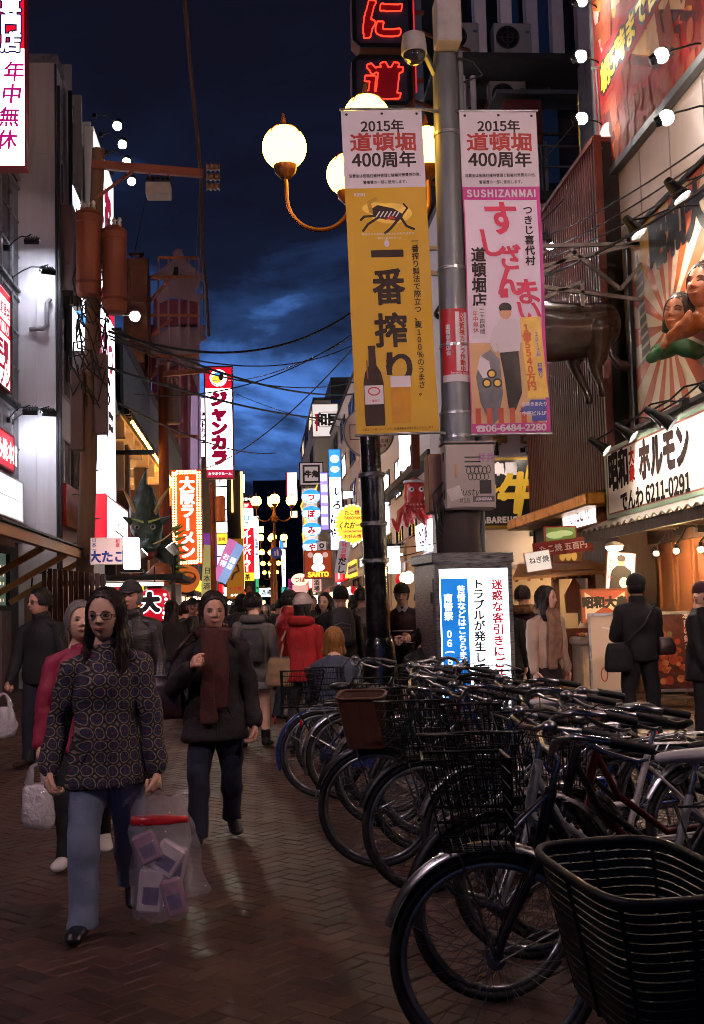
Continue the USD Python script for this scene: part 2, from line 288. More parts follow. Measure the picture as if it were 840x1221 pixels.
# ---------------------------------------------------------------- ground
struct('pavement', (np.array([(-60, -20, -.009), (60, -20, -.009), (60, 900, -.009), (-60, 900, -.009)], float), np.array([[0, 1, 2], [0, 2, 3]])), MORT)
struct('street', (np.array([(-5.2, 30.6, -.004), (9, 30.6, -.004), (9, 700, -.004), (-5.2, 700, -.004)], float), np.array([[0, 1, 2], [0, 2, 3]])), ASPH)
def brick_mat(name, i):
    nodes = {'tc': ('texture_coordinate', {}), 'g': ('geometry', {}), 'oi': ('object_info', {}), 'ad': ('math', {'math_type': 'add'}), 'fr': ('math', {'math_type': 'fraction'}),
             'ra': ('rgb_ramp', {'ramp': [(0, rgb('2b1a15')), (.25, rgb('422720')), (.5, rgb('4a2d24')), (.75, rgb('5a3d30')), (.88, rgb('35211b')), (1, rgb('50302a'))]}),
             'n': ('noise_texture', {'scale': 3.0, 'detail': 6.0, 'roughness': .65}), 'nw': ('noise_texture', {'scale': .55, 'detail': 5.0, 'roughness': .7}), 'mw': ('map_range', {'from_min': .35, 'from_max': .65, 'to_min': .74, 'to_max': 1.16, 'clamp': True}), 'mm': ('math', {'math_type': 'multiply'}), 'mr': ('map_range', {'from_min': .3, 'from_max': .7, 'to_min': .6, 'to_max': 1.2}), 'hs': ('hsv', {}),
             'n2': ('noise_texture', {'scale': 220.0, 'detail': 2.0}), 'b': ('bump', {'strength': .35, 'distance': .003}), 'rr': ('map_range', {'from_min': .3, 'from_max': .7, 'to_min': .42, 'to_max': .72}),
             'p': ('principled_bsdf', {})}
    MATS[name] = usdkit.material(stage, '/World/Looks/' + name, nodes, [('g.random_per_island', 'ad.value1'), ('oi.random', 'ad.value2'), ('ad.value', 'fr.value1'), ('fr.value', 'ra.fac'), ('tc.object', 'n.vector'), ('n.fac', 'mr.value'), ('g.position', 'nw.vector'), ('nw.fac', 'mw.value'), ('mr.result', 'mm.value1'), ('mw.result', 'mm.value2'), ('mm.value', 'hs.value'),
        ('ra.color', 'hs.color'), ('hs.color', 'p.base_color'), ('tc.object', 'n2.vector'), ('n2.fac', 'b.height'), ('b.normal', 'p.normal'), ('n.fac', 'rr.value'), ('rr.result', 'p.roughness')], surface='p.BSDF')
    return MATS[name]
BRICK = brick_mat('paving_brick', 0)
def paving():
    w, c45 = .1, math.sqrt(.5); Rm = np.array([[c45, -c45], [c45, c45]]); out = []
    n = 120
    for i in range(-150, 150):
        for j in range(-150, 150):
            k = (i - j) % 4
            if k not in (0, 2): continue
            if abs(i - j) > 120 or abs(i + j) > 215: continue
            a, b, sx, sy = (i, j, 2, 1) if k == 0 else (i, j - 1, 1, 2)
            cx, cy = Rm @ np.array([(a + sx / 2) * w, (b + sy / 2) * w]); cy += 16
            if -4.9 < cx < 6.3 and 3.0 < cy < 30.5: out.append((cx, cy, sx, sy))
    base = '/World/pavement'; st = []; near = []
    for cx, cy, sx, sy in out:
        hx, hy, g, ch = sx * w / 2 - .0022, sy * w / 2 - .0022, -.03, .005
        z = rnd.uniform(-.002, .0); t1, t2 = rnd.uniform(-.0014, .0014), rnd.uniform(-.0014, .0014)
        q = np.array([(-hx, -hy), (hx, -hy), (hx, hy), (-hx, hy)]); top = np.array([(-hx + ch, -hy + ch), (hx - ch, -hy + ch), (hx - ch, hy - ch), (-hx + ch, hy - ch)])
        v = np.vstack([np.c_[q @ Rm.T, np.full(4, g)], np.c_[q @ Rm.T, np.full(4, z - ch * .7)], np.c_[top @ Rm.T, z + t1 * np.sign(top[:, 0]) + t2 * np.sign(top[:, 1])]]) + (cx, cy, 0)
        f = quads([[0, 1, 5, 4], [1, 2, 6, 5], [2, 3, 7, 6], [3, 0, 4, 7], [4, 5, 9, 8], [5, 6, 10, 9], [6, 7, 11, 10], [7, 4, 8, 11], [8, 9, 10, 11]])
        px = (cx / cy)
        if cy < 6.4 and -.34 < px < .13 and cy > 3.6: near.append((cy, v, f))
        else: st.append((v, f))
    near.sort(key=lambda x: x[0])
    for _, v, f in near[:300]: usdkit.mesh(stage, _path(base, 'brick'), (v, f), BRICK)
    st += [(v, f) for _, v, f in near[300:]]
    p = _path(base, 'paving_bricks'); usdkit.mesh(stage, p, cat(st), BRICK); tag(stage.GetPrimAtPath(p), kind='stuff')
paving()

# ---------------------------------------------------------------- buildings
def window(t, F, a, b, w, h, lit=None, bars=1, frame=None, fr=.05, hbars=0):
    """a window on frame F with its centre at a, b: a proud frame, a recessed pane (its sub-part)"""
    m = frame or BLK
    ms = [F.box(a - w / 2, b + h / 2 - fr, a + w / 2, b + h / 2, -.05, .045), F.box(a - w / 2, b - h / 2, a + w / 2, b - h / 2 + fr, -.05, .06), F.box(a - w / 2, b - h / 2 + fr, a - w / 2 + fr, b + h / 2 - fr, -.05, .045), F.box(a + w / 2 - fr, b - h / 2 + fr, a + w / 2, b + h / 2 - fr, -.05, .045)]
    for k in range(1, bars + 1): x = a - w / 2 + w * k / (bars + 1); ms.append(F.box(x - .018, b - h / 2 + fr, x + .018, b + h / 2 - fr, .004, .03))
    for k in range(1, hbars + 1): y = b - h / 2 + h * k / (hbars + 1); ms.append(F.box(a - w / 2 + fr, y - .018, a + w / 2 - fr, y + .018, .0045, .031))
    p = t.part('window', cat(ms), m); t.part('pane', F.box(a - w / 2 + fr, b - h / 2 + fr, a + w / 2 - fr, b + h / 2 - fr, -.03, .003), lit or GLASSD, parent=p)
def building(name, label, x0, x1, y0, y1, h, m, roofm=None, group=None):
    t = Thing(name, label, 'building', ((x0 + x1) / 2, y0, 0), group=group)
    t.part('wall', bx(x0, y0, -.1, x1, y1, h), m); t.part('roof_parapet', cat(bx(x0 - .06, y0 - .06, h, x1 + .06, y0 + .2, h + .18), bx(x0 - .06, y0 + .2, h, x0 + .2, y1, h + .18), bx(x1 - .2, y0 + .2, h, x1 + .06, y1, h + .18)), roofm or m)
    return t
# near left: glazed shop building, set back half a metre behind the white one
t = building('shop_building', 'glazed grey building at the left edge with a grid of tall windows', -13, -5.0, -4, 24.95, 17, DK)
F = Frame((-5.0, 15, 0), (0, 1, 0))
for i in range(4):
    for j in range(5):
        window(t, F, 6.1 + i * 1.05 + .5, 4.6 + j * 2.45, 1.0, 2.3, glow('lit_office_glass', '6f6a72', .10, .5, .8) if (i * 3 + j) % 4 else GLASSD, 0, ALU, .06, 2)
t.part('band', F.box(5, 3.0, 9.9, 3.4, -.05, .1), GREYW)
# white clad building
t = building('white_clad_building', 'white metal clad building with a blank side wall lit by spot lamps', -13, -4.2, 25, 32.5, 13.45, PANELW, ALU)
F = Frame((-4.2, 25, 0), (-1, 0, 0)); Fs = Frame((-4.2, 25, 0), (0, 1, 0))
Fc = Frame((-5.0, 25, 0), (1, 0, 0))
for j, (z0, z1) in enumerate(((.2, 3.4), (3.41, 5.9), (5.91, 8.9), (8.91, 11.4), (11.41, 13.3))):
    for i in range(2): t.part('cladding_panel', Fc.box(-.02 + i * .402, z0, .375 + i * .402, z1 - .012, 0, .018), PANELW)
t.part('corner_pipe', cyl((-4.12, 24.93, .3), (-4.12, 24.93, 12.9), .035), DK); t.part('corner_trim', bx(-4.21, 24.94, 0, -4.17, 25.02, 13.4), DK)
t.part('vent_pipe', tube([(-4.75, 24.93, 7.55), (-4.45, 24.88, 7.55), (-4.38, 24.86, 7.62), (-4.38, 24.86, 8.1), (-4.3, 24.9, 8.2)], .05), GREYW)
for j in range(4): window(t, Fs, 1.6, 4.5 + j * 2.6, 1.9, 1.7, None, 1, ALU)
t.part('recess', Fs.box(.7, 10.0, 7.2, 12.1, -.2, .02), DK)
for k in range(5): t.part('fin', Fs.box(.8 + k * 1.5, 9.4, .9 + k * 1.5, 13.8 - k * .02, .02, .22), GREYW)
t.part('pipe_rail', cat(cyl((-4.0, 25.3, 9.1), (-4.0, 31.5, 9.1), .04), cyl((-3.95, 25.4, 8.2), (-3.95, 25.4, 13), .045)), BLK)
t.part('sign_band', Fs.box(.3, 3.4, 7.3, 4.3, .02, .14), REDP)
t.part('louvre_box', Fs.box(.9, 6.3, 2.0, 7.3, .02, .5), GREYW)
t.part('junction_box', cat(Fs.box(.3, 8.5, .75, 10.4, .02, .3), Fs.box(.9, 8.3, 1.3, 10.2, .02, .34)), mat('brown_box', '5d463f', .6))
# theatre-like building with a deep eave
t = Thing('theatre_building', 'beige building with a deep dark eave hung with golden bulbs', 'building', (-5.5, 34, 0))
t.part('wall', bx(-13, 36, -.1, -5.5, 62, 9.6), BEIGE)
Fe = Frame((-5.6, 34.9, 0), (1, 0, 0))
t.part('gable', Fe.solid(Polygon([(-.9, 7.45), (1.5, 7.45), (1.2, 9.6), (-.9, 9.6)]), -.3, 0), WHITEP); t.part('roof', bx(-13, 34.8, 9.61, -3.95, 62, 10.0), DK)
t.part('eave_fascia', bx(-4.06, 35.3, 7.5, -3.96, 62, 9.6), mat('eave_metal', '3f4a50', .6, .3)); t.part('soffit', bx(-5.5, 35.3, 7.42, -4.07, 62, 7.6), BEIGE)
for k in range(10): t.part('beam', bx(-5.5, 36.4 + k * 2.6, 6.95, -4.07, 36.8 + k * 2.6, 7.42), BEIGE)
t.part('cross_wall', bx(-7.5, 37.3, 5.4, -4.2, 37.6, 6.95), BEIGE)
t.part('red_fascia', bx(-7, 36.5, 4.95, -4.6, 37.2, 5.35), REDP); t.part('red_wall', bx(-7.5, 43.0, 0, -4.3, 43.3, 6.0), mat('red_lacquer', '6b1d12', .5)); 
for k in range(5): t.part('ceiling_light', bx(-5.45, 37.7 + k * 5.2, 6.2, -5.38, 39.6 + k * 5.2, 6.3), glow('ceiling_warm', 'ffcf94', 60)); t.part('lit_alcove', bx(-5.49, 38 + k * 4, 3.2, -5.42, 40 + k * 4, 5.6), glow('alcove_amber', 'e8913a', .8, .5, 1.2))
for k in range(3): t.part('column', cbox(-4.6, 38 + k * 6, 0, -4.12, 38.5 + k * 6, 6.95, .03), DKW)
t.part('steel_column', bx(-4.35, 33.3, 0, -4.0, 33.6, 9.3), DK); t.part('canopy_beam', bx(-4.3, 33.4, 6.0, -2.9, 33.55, 6.12), BLK)
for k in range(28): t.part('eave_bracket', bx(-3.955, 35.4 + k * .45, 7.5, -3.8, 35.6 + k * .45, 7.68), BLK)
GB = glow('golden_bulb', 'ffab3d', 30)
t.part('bulb_string', cat(*[ell((-3.78, 36 + k * .42, 7.34), .055, n=1) for k in range(56)]), GB, kind='stuff', label='string of golden bulbs under the eave')
t.part('golden_tube', cyl((-3.86, 47, 7.2), (-3.86, 61, 7.2), .05), GB)
# far left
t = building('far_left_building', 'tall dark building behind the rusty lattice sign', -12, -4.4, 80, 92, 15.5, DK)
t = building('far_left_block', 'plain dark block behind the stack of lit shop panels', -12, -3.3, 93, 128, 14.5, GREYW)
F = Frame((-3.3, 93, 0), (0, 1, 0))
for i in range(6):
    for j in range(4): window(t, F, 3 + i * 5.5, 3.4 + j * 3.1, 3, 1.6, glow('pale_lit_window', 'e8c9a0', .9, .4) if (i + j) % 3 == 0 else None, 2)
t = building('distant_left_block', 'distant building with an illuminated edge beyond the red vertical sign', -12, -1.9, 130, 175, 17, DK)
t.part('light_strip', cat(bx(-1.9, 129.7, 4, -1.6, 129.95, 17), bx(-2.9, 129.7, 12.5, -2.7, 129.95, 16.5)), glow('amber_strip', 'ffc27a', 2.5))
F = Frame((-1.9, 130, 0), (0, 1, 0))
for j in range(5): window(t, F, 4, 3 + j * 2.8, 5, 1.7, WARMW if j % 2 else None, 2)
t = building('street_end_building', 'dark building closing the far end of the street', -10, -.9, 200, 230, 21, DK); F = Frame((-10, 200, 0), (1, 0, 0))
for i in range(3):
    for j in range(6): window(t, F, 4.4 + i * 1.8, 3 + j * 2.9, 1.4, 1.5, None if (i + 2 * j) % 4 else WARMW, 1)
t = building('street_end_block', 'low grey block at the far end of the street behind the lamps', -.8, 9, 230, 250, 27, mat('far_grey', '3a3c48', .9)); F = Frame((-.8, 230, 0), (1, 0, 0))
for i in range(4):
    for j in range(8): window(t, F, 1.2 + i * 2.2, 3 + j * 2.9, 1.5, 1.4, None if (i * 3 + j) % 5 else WARMW, 1)
# far right
t = building('far_right_tower', 'tall pale building with a square white sign near its roof', 3.75, 12, 75, 100, 15.0, mat('warm_grey', 'a89f9c', .85, 0, .2, .6), DK); F = Frame((3.75, 75, 0), (1, 0, 0)); Fs = Frame((3.75, 100, 0), (0, -1, 0))
for j in range(5):
    window(t, F, 1.9, 3 + j * 2.9, 1.6, 1.5, None, 1)
    for i in range(3): window(t, Fs, 6 + i * 7, 3 + j * 2.9, 4, 1.5, None if (i + j) % 2 else WARMW, 2)
t.part('stair_tower', bx(4.9, 75.5, 15.0, 8.5, 84, 16.6), DK)
t = building('mid_right_building', 'dark building with stacked signs and an outside stair', 4.7, 12, 46, 74, 12.6, mat('mid_grey', '8e868e', .85, 0, .2, .6), DK); F = Frame((4.7, 46, 0), (1, 0, 0)); Fs = Frame((4.7, 74, 0), (0, -1, 0))
for j in range(5):
    for i in range(2): window(t, F, 1.3 + i * 2.6, 3.0 + j * 2.05, 1.5, 1.2, None, 1)
    for i in range(4): window(t, Fs, 5 + i * 6, 3.0 + j * 2.05, 3, 1.2, COOLW if (i * 2 + j) % 5 == 0 else None, 2)
for k in range(9): t.part('stair_tread', bx(4.75, 45.0 - .02, 5.6 + k * .28, 5.6, 45.95, 5.66 + k * .28) if 0 else bx(4.2 + k * .13, 45.2, 6.4 + k * .32, 4.5 + k * .13, 45.95, 6.5 + k * .32), WHITEP)
# white-lit shop house behind the lamp post
t = building('white_lit_building', 'white floodlit shop house with dark windows beside the red octopus', 4.75, 12, 29.5, 45, 9.2, mat('white_render', 'cfcbd2', .7, 0, .1, .7), DK)
Fs = Frame((4.75, 45, 0), (0, -1, 0)); F = Frame((4.75, 29.5, 0), (1, 0, 0))
for j in range(3):
    for i in range(3): window(t, Fs, 2.5 + i * 3.4, 3.5 + j * 2.3, 1.7, 1.3, COOLW if (i == 1 and j == 1) else None, 1)
t.part('light_panel', Fs.box(7.3, 5.9, 9.3, 8.9, .02, .12), COOLW); t.part('light_panel', Fs.box(1.0, 4.2, 2.8, 6.3, .02, .12), COOLW)
t.part('ledge', Fs.box(0, 5.3, 15.4, 5.5, .01, .4), DK); t.part('sloping_fascia', Fs.solid(Polygon([(8, 7.4), (15.4, 8.7), (15.4, 9.3), (8, 8.6)]), .05, .25), WHITEP)
# high building with louvres behind the banners
LOU = mat('louvre_grey', 'c9c0c8', .6, 0, .12, 2); PINKG = mat('pale_plaster', 'b8aeb2', .85, 0, .14, .5, .15, 20)
t = Thing('louvred_building', 'tall building with pale vertical louvres above a plain plaster wall', 'building', (8, 26.6, 0))
t.part('wall', bx(4.4, 26.6, -.1, 15, 29.4, 10.9), PINKG); t.part('upper_wall', bx(4.4, 28.5, 10.9, 15, 40, 20), DK)
t.part('upper_ledge', cat(bx(4.4, 26.3, 10.9, 15, 28.5, 11.1), bx(4.4, 26.2, 14.25, 15, 28.5, 14.4), bx(4.4, 26.5, 12.55, 15, 26.6, 12.6)), DK)
for k in range(15): t.part('louvre', bx(4.7 + k * .62, 26.3, 14.45, 4.98 + k * .62, 26.6, 19.5), LOU)
BLUEG = glow('twilight_pane', '35507f', .05, .3)
for k in range(9): t.part('pane', bx(5.6 + k * .9, 28.42, 11.5 + (k % 3) * .3, 6.0 + k * .9, 28.49, 17.5), BLUEG if k % 3 else DK)
for k in range(6): t.part('brace', bar((4.8 + k * 1.4, 27.6, 11.2), (6.0 + k * 1.4, 27.6, 14.2), .07), RUST)
for k in range(4): t.part('rail_post', cyl((5.2 + k * 1.6, 26.35, 11.1), (5.2 + k * 1.6, 26.35, 12.2), .03), GALV)
t.part('hand_rail', cat(cyl((4.5, 26.35, 12.2), (12, 26.35, 12.2), .03), cyl((4.5, 26.35, 11.7), (12, 26.35, 11.7), .025)), GALV)
t.part('pipe', cat(cyl((5.0, 26.4, 10.9), (5.0, 26.4, 13.9), .07), cyl((5.25, 26.4, 10.9), (5.25, 26.4, 13.9), .07)), LOU)
t.part('red_tank', cbox(6.0, 26.5, 12.35, 6.9, 27.2, 13.4), mat('dull_red', '57191a', .7)); t.part('tank_leg', bx(5.9, 26.45, 11.1, 5.98, 27.2, 12.35), GALV); t.part('tank_leg', bx(6.9, 26.45, 11.1, 6.98, 27.2, 12.35), GALV); t.part('tank_lid', bx(5.8, 26.4, 13.5, 8, 27.3, 13.6), GALV)
F = Frame((4.4, 26.6, 0), (1, 0, 0)); window(t, F, 2.28, 10.1, .85, .8, None, 0, PINKG, .12); window(t, F, 6.3, 10.1, .85, .8, None, 0, PINKG, .12)
for ch, x in zip('串ビル', (1.2, 1.85, 2.5)): t.part('letter', F.solid(text(ch, .4, x, 5.35, 3), .03, .08), mat('bronze', '8a6a34', .4, .7))
AC = mat('ac_casing', '8d888c', .5, 0, .12, 3)
def ac_unit(x, y, z, label, s=1.0):
    t = Thing('air_conditioner', label, 'air conditioner', (x, y, z), group=None)
    t.part('casing', cbox(x - .45 * s, y - .02, z, x + .45 * s, y + .35, z + .72 * s, .02), AC)
    F = Frame((x - .12 * s, y - .021, z + .36 * s), (1, 0, 0)); t.part('fan_grille', F.solid(oval(0, 0, .28 * s).difference(oval(0, 0, .25 * s)).union(oval(0, 0, .15 * s).difference(oval(0, 0, .12 * s))).union(rect(-.27 * s, -.012, .27 * s, .012)).union(rect(-.012, -.27 * s, .012, .27 * s)), .0, .03), DK)
    t.part('fan_well', F.flat(oval(0, 0, .26 * s), .002), BLK); t.part('foot', cat(bx(x - .4 * s, y, z - .08, x - .3 * s, y + .3, z), bx(x + .3 * s, y, z - .08, x + .4 * s, y + .3, z)), BLK)
    t.part('badge', Frame((x + .36 * s, y - .021, z + .5), (1, 0, 0)).flat(rect(-.05, -.03, .05, .03), .003), mat('badge_blue', '3d5878', .5))
ac_unit(6.2, 26.25, 14.42, 'grey air conditioner in front of the pale louvres, right one of the upper pair'); ac_unit(4.95, 26.25, 14.42, 'grey air conditioner in front of the pale louvres, left one of the upper pair')
ac_unit(6.3, 27.4, 12.75 + .8, 'grey air conditioner on the ledge below the upper pair, above the dull red tank'); ac_unit(8.0, 26.9, 11.2, 'small grey air conditioner by the hand rail right of the dull red tank', .8); ac_unit(5.0, 27.3, 13.55, 'grey air conditioner at the left end of the ledge below the upper pair')
# white building at the right with the shop front
SHOPW = mat('pink_white_render', 'c9bdb8', .75, 0, .16, .6, .12, 20, stretch=(3, 3, .5))
t = Thing('white_wall_building', 'white walled building at the right with poster and timber shop front', 'building', (9, 6, 0))
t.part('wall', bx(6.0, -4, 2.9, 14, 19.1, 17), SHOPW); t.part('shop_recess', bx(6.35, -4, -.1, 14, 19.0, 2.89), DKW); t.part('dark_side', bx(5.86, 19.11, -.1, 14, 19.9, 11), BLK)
F = Frame((6.0, 19.1, 0), (0, -1, 0))
t.part('upper_window', F.box(1.7, 8.95, 8, 9.5, -.05, .03), GLASSD)
for k in range(5): t.part('wall_seam', F.box(.55 + k * 1.3, 3.0, .57 + k * 1.3, 8.4, 0, .012), mat('seam', '8c8380', .8))
F = Frame((6.35, 19.0, 0), (0, -1, 0))
for k in range(9):
    a = .8 + k * .78
    if a > 6.4: break
    t.part('door_panel', cat(F.box(a, .1, a + .1, 2.35, .0, .06), F.box(a + .62, .1, a + .72, 2.35, 0, .06), F.box(a + .1, 2.2, a + .62, 2.35, 0, .055), F.box(a + .1, .1, a + .62, .35, 0, .055), F.box(a + .1, 1.15, a + .62, 1.25, 0, .055), F.box(a + .1, .35, a + .62, 2.2, 0, .02)), WOOD)
t.part('lintel', F.box(0, 2.36, 9, 2.6, 0, .12), DKW); t.part('post', F.box(.1, 0, .3, 2.36, 0, .15), DKW)
for k in range(4): t.part('window_bar', F.box(3.9 + k * .16, 1.3, 3.94 + k * .16, 2.15, .06, .08), DKW)
# corrugated roof over the shop front
t = Thing('corrugated_awning', 'weathered corrugated metal awning above the timber shop front', 'awning', (5.6, 13, 2.6))
y = np.arange(7.0, 18.25, .06); zz = .025 * np.sin(y * 2 * np.pi / .3); n = len(y)
v = np.vstack([np.c_[np.full(n, 5.1), y, 2.58 + zz], np.c_[np.full(n, 6.02), y, 2.93 + zz], np.c_[np.full(n, 5.1), y, 2.565 + zz], np.c_[np.full(n, 6.02), y, 2.915 + zz]]); i = np.arange(n - 1)
t.part('sheet', (v, np.vstack([quads(np.stack([i, i + 1, i + 1 + n, i + n], 1)), quads(np.stack([i + 2 * n, i + 3 * n, i + 1 + 3 * n, i + 1 + 2 * n], 1)), quads(np.stack([i, i + 2 * n, i + 1 + 2 * n, i + 1], 1))])), mat('weathered_sheet', '8d857c', .6, .4, .35, 2), 40)
t.part('fascia', bx(5.14, 7.0, 2.4, 5.18, 18.2, 2.535), DKW)
for k in range(9): t.part('rafter', bx(5.2, 7.4 + k * 1.2, 2.5, 6.3, 7.47 + k * 1.2, 2.56), DKW)
# ---------------------------------------------------------------- street lamps
GLOBE = glow('lamp_globe', (1.0, .50, .046), 20, .04); BRONZE = mat('bronze_paint', '7a4a22', .4, .6); POLEB = mat('black_gloss_paint', '0d0e12', .22, .1, .2, 4, coat=.6)
def arc(c, r, a0, a1, u, v, n=10): c, u, v = (np.asarray(x, float) for x in (c, u, v)); return [c + r * (math.cos(a) * u + math.sin(a) * v) for a in np.radians(np.linspace(a0, a1, n))]
def street_lamp(label, loc, detail, tw, lean=0.0, group=None):
    t = Thing('street_lamp', label, 'street lamp', loc, tw, group, ry=lean)
    L = lambda nm, m, mm, sm=40, parent=None, kind=None: t.local(nm, m, mm, sm, parent, kind=kind)
    n = 20 if detail else 10; q = 1.0 if detail else .6; PM = POLEB if detail else BRONZE
    L('base', lathe([(.26 * q, 0), (.26 * q, .35), (.22 * q, .45), (.19 * q, .9), (.16 * q, 1.0)], n), PM); L('pole', lathe([(.15 * q, 1.0), (.15 * q, 2.95), (.125 * q, 3.0), (.12 * q, 5.6), (.085 * q, 5.75), (.08 * q, 6.5), (.05, 6.74)], n), PM)
    for z in (1.9, 2.35, 2.95): L('ring', lathe([(.15 * q, z), (.168 * q, z + .01), (.168 * q, z + .05), (.15 * q, z + .06)], n), GALV)
    L('hub', lathe([(.08, 6.0), (.15, 6.05), (.17, 6.2), (.12, 6.3), (.06, 6.6), (.02, 6.75)], n), BRONZE)
    for k in range(4):
        a = math.radians(90 * k); d = np.array([math.cos(a), math.sin(a), 0]); z = np.array([0, 0, 1.0])
        pts = [d * .1 + z * 6.28] + arc(d * .5 + z * 6.45, .4, 205, 360, d, z, 12) + [d * .9 + z * 6.74]
        L('arm', tube(pts, .028, 8), BRONZE); p = L('globe', ell(d * .9 + z * 7.1, .275, n=3), GLOBE, True)
        L('collar', lathe([(.05, 6.7), (.13, 6.78), (.15, 6.88), (.1, 6.86)], n, (d[0] * .9, d[1] * .9, 0)), BRONZE)
        L('finial', lathe([(.1, 7.355), (.035, 7.4), (.03, 7.45), (.012, 7.54)], 10, (d[0] * .9, d[1] * .9, 0)), BRONZE)
        for b in (0, 90) if detail else (0,): L('band', tube(arc(d * .9 + z * 7.1, .283, 28, 152, rotz(45 + b) @ np.array((1.0, 0, 0)), z, 12), .009, 5), BRONZE)
    return t
street_lamp('nearest black street lamp post, its four warm globes half hidden by the yellow banner', (1.45, 14.2, 0.1), True, 3, -1.1)
far = street_lamp('second street lamp of the row, brown post with curled arms above the round blue sign', (.82, 60, 0), False, 2)
for k, (x, y, lb) in enumerate(((1.05, 90, 'third street lamp of the row, its globes just under those of the second'), (1.2, 112, 'fourth street lamp of the row, small globes under the third'), (1.38, 138, 'fifth street lamp down the street, tiny globes near the crowd'), (1.65, 170, 'sixth and farthest street lamp, tiny globes just above the heads'))):
    p = _path('/World', 'street_lamp'); x_ = UsdGeom.Xform.Define(stage, p); x_.GetPrim().GetReferences().AddInternalReference(far.path)
    x_.ClearXformOpOrder(); x_.AddTranslateOp().Set(Gf.Vec3d(x, y, 0)); x_.AddRotateXYZOp().Set(Gf.Vec3f(0, 0, 3)); x_.GetPrim().SetInstanceable(True); tag(x_.GetPrim(), lb, 'street lamp')

# ---------------------------------------------------------------- lamps on arms
def spot(label, mount, head, aim, L=220, r=.075, col='fff0e0', style='cone', name='spot_lamp'):
    mount, head, aim = (np.asarray(x, float) for x in (mount, head, aim)); d = aim - head; d /= np.linalg.norm(d)
    t = Thing(name, label, 'lamp', mount)
    mid = mount + (head - mount) * .55; mid[2] = max(mount[2], head[2]) + .03
    t.part('arm', tube([mount, (mount + mid) / 2 + (0, 0, .03), mid, (mid + head) / 2 + (0, 0, .02), head - d * .1], .014, 6), BLK, True)
    t.part('wall_plate', bx(*(mount - .05), *(mount + .05)), BLK)
    if style == 'cone':
        a = np.cross(d, (0, 0, 1.0)); a /= np.linalg.norm(a); b = np.cross(a, d); rg = lambda z, q: [head + d * z + q * r * (math.cos(g) * a + math.sin(g) * b) for g in np.arange(16) * 2 * np.pi / 16]
        t.part('head', flipfix(tube_rings([rg(-.17, .5), rg(-.13, .62), rg(-.02, .75), rg(.1, 1.15), rg(.14, 1.3), rg(.14, 1.22), rg(.09, 1.0)])), BLK, 30); t.part('lens', flipfix(tube_rings([rg(.091, 1.05), rg(.105, 1.05)])), glow(f'lens_{col}_{L}', col, L, .02))
    elif style == 'flood':
        a = np.cross(d, (0, 0, 1.0)); a /= np.linalg.norm(a); b = np.cross(a, d)
        t.part('head', cat(ob(head, a, b, d, .3, .16, .03), ob(head + b * .08 + d * .04, a, b, d, .3, .012, .09), ob(head - b * .08 + d * .04, a, b, d, .3, .012, .09)), BLK); t.part('lens', ob(head + d * .03, a, b, d, .27, .13, .01), glow(f'lens_{col}_{L}', col, L, .02))
        for k in range(5): t.part('cooling_fin', ob(head - d * .04, a, b, d, .012, .14, .05) if 0 else ob(head - d * .035 + a * (-.1 + .05 * k), a, b, d, .01, .14, .04), BLK)
    else:
        t.part('bulb', ell(head, r, n=3), glow(f'bulb_{col}_{L}', col, L, .02), True); t.part('socket', cyl(head - d * (r + .06), head - d * r * .8, r * .6, r * .8), BLK)
    return t
# left wall
for k, (px, py, tz, ty, lb) in enumerate(((38, 285, 385, 47, 'upper left flood lamp on an arm, nearer one, lighting the white side wall'), (57, 321, 392, 46, 'upper left flood lamp on an arm nearest the white side wall'), (36, 488, 560, 42, 'lower left flood lamp on an arm over the red sign, nearer one'), (58, 490, 565, 46, 'lower left flood lamp on an arm nearest the white side wall'))):
    Y = (24.05, 24.4, 24.05, 24.4)[k]; h = AY(px, py, Y); spot(lb, (-4.98, Y - .2, h[2] - .25), h, AY(ty, tz, 25), (210, 120, 180, 120)[k], col='eaf0ff', style='flood', name='flood_lamp')
for k, (px, py, Y) in enumerate(((140, 150, 28.2), (146, 172, 29.4), (151, 193, 30.6), (157, 216, 31.6))):
    h = AY(px, py, Y); spot(f'{("first", "second", "third", "fourth")[k]} from the top of the white lamps on arms above the tall lit sign', (-3.8, Y, h[2] + .25), h, (-3.8, Y, h[2] - 2), 22, .11, 'fff3dc', 'bulb', 'sign_lamp')
h = AY(161, 377, 60); spot('bright bare white lamp on a short arm before the lattice sign', (h[0] - 1.1, 60, h[2]), h, h + (0, -1, -.3), 1700, .26, 'fff1d8', 'bulb', 'sign_lamp')
# right wall
for k, (px, py, Y, lb) in enumerate(((693, 67, 18.4, 'white lamp on an arm left of the red poster, upper one'), (694, 141, 18.4, 'white lamp on an arm left of the red poster, lower one'), (694, 0, 18.4, 'white lamp on an arm left of the red poster, cut by the picture edge'), (789, 66, 14.6, 'white lamp before the red poster, upper one'), (795, 140, 14.6, 'white lamp before the red poster, at its lower edge'))):
    h = AY(px, py, Y); spot(lb, (5.98, Y + (.4 if k < 3 else -.3), h[2] + .02), h, h + (1, -.3, .4), 110 if k < 3 else 42, .1, 'fff2e6', 'bulb', 'poster_lamp')
for k, (px, py, X, lb) in enumerate(((806, 226, 5.1, 'black cone lamp above the painted heads, the one at the right'), (755, 270, 5.1, 'black cone lamp above the painted heads, the left one'))):
    h = AX(px, py, X); spot(lb, (5.98, h[1] - .5, h[2] + .12), h, (5.9, h[1] - .4, h[2] - 1.3), 420, .1)
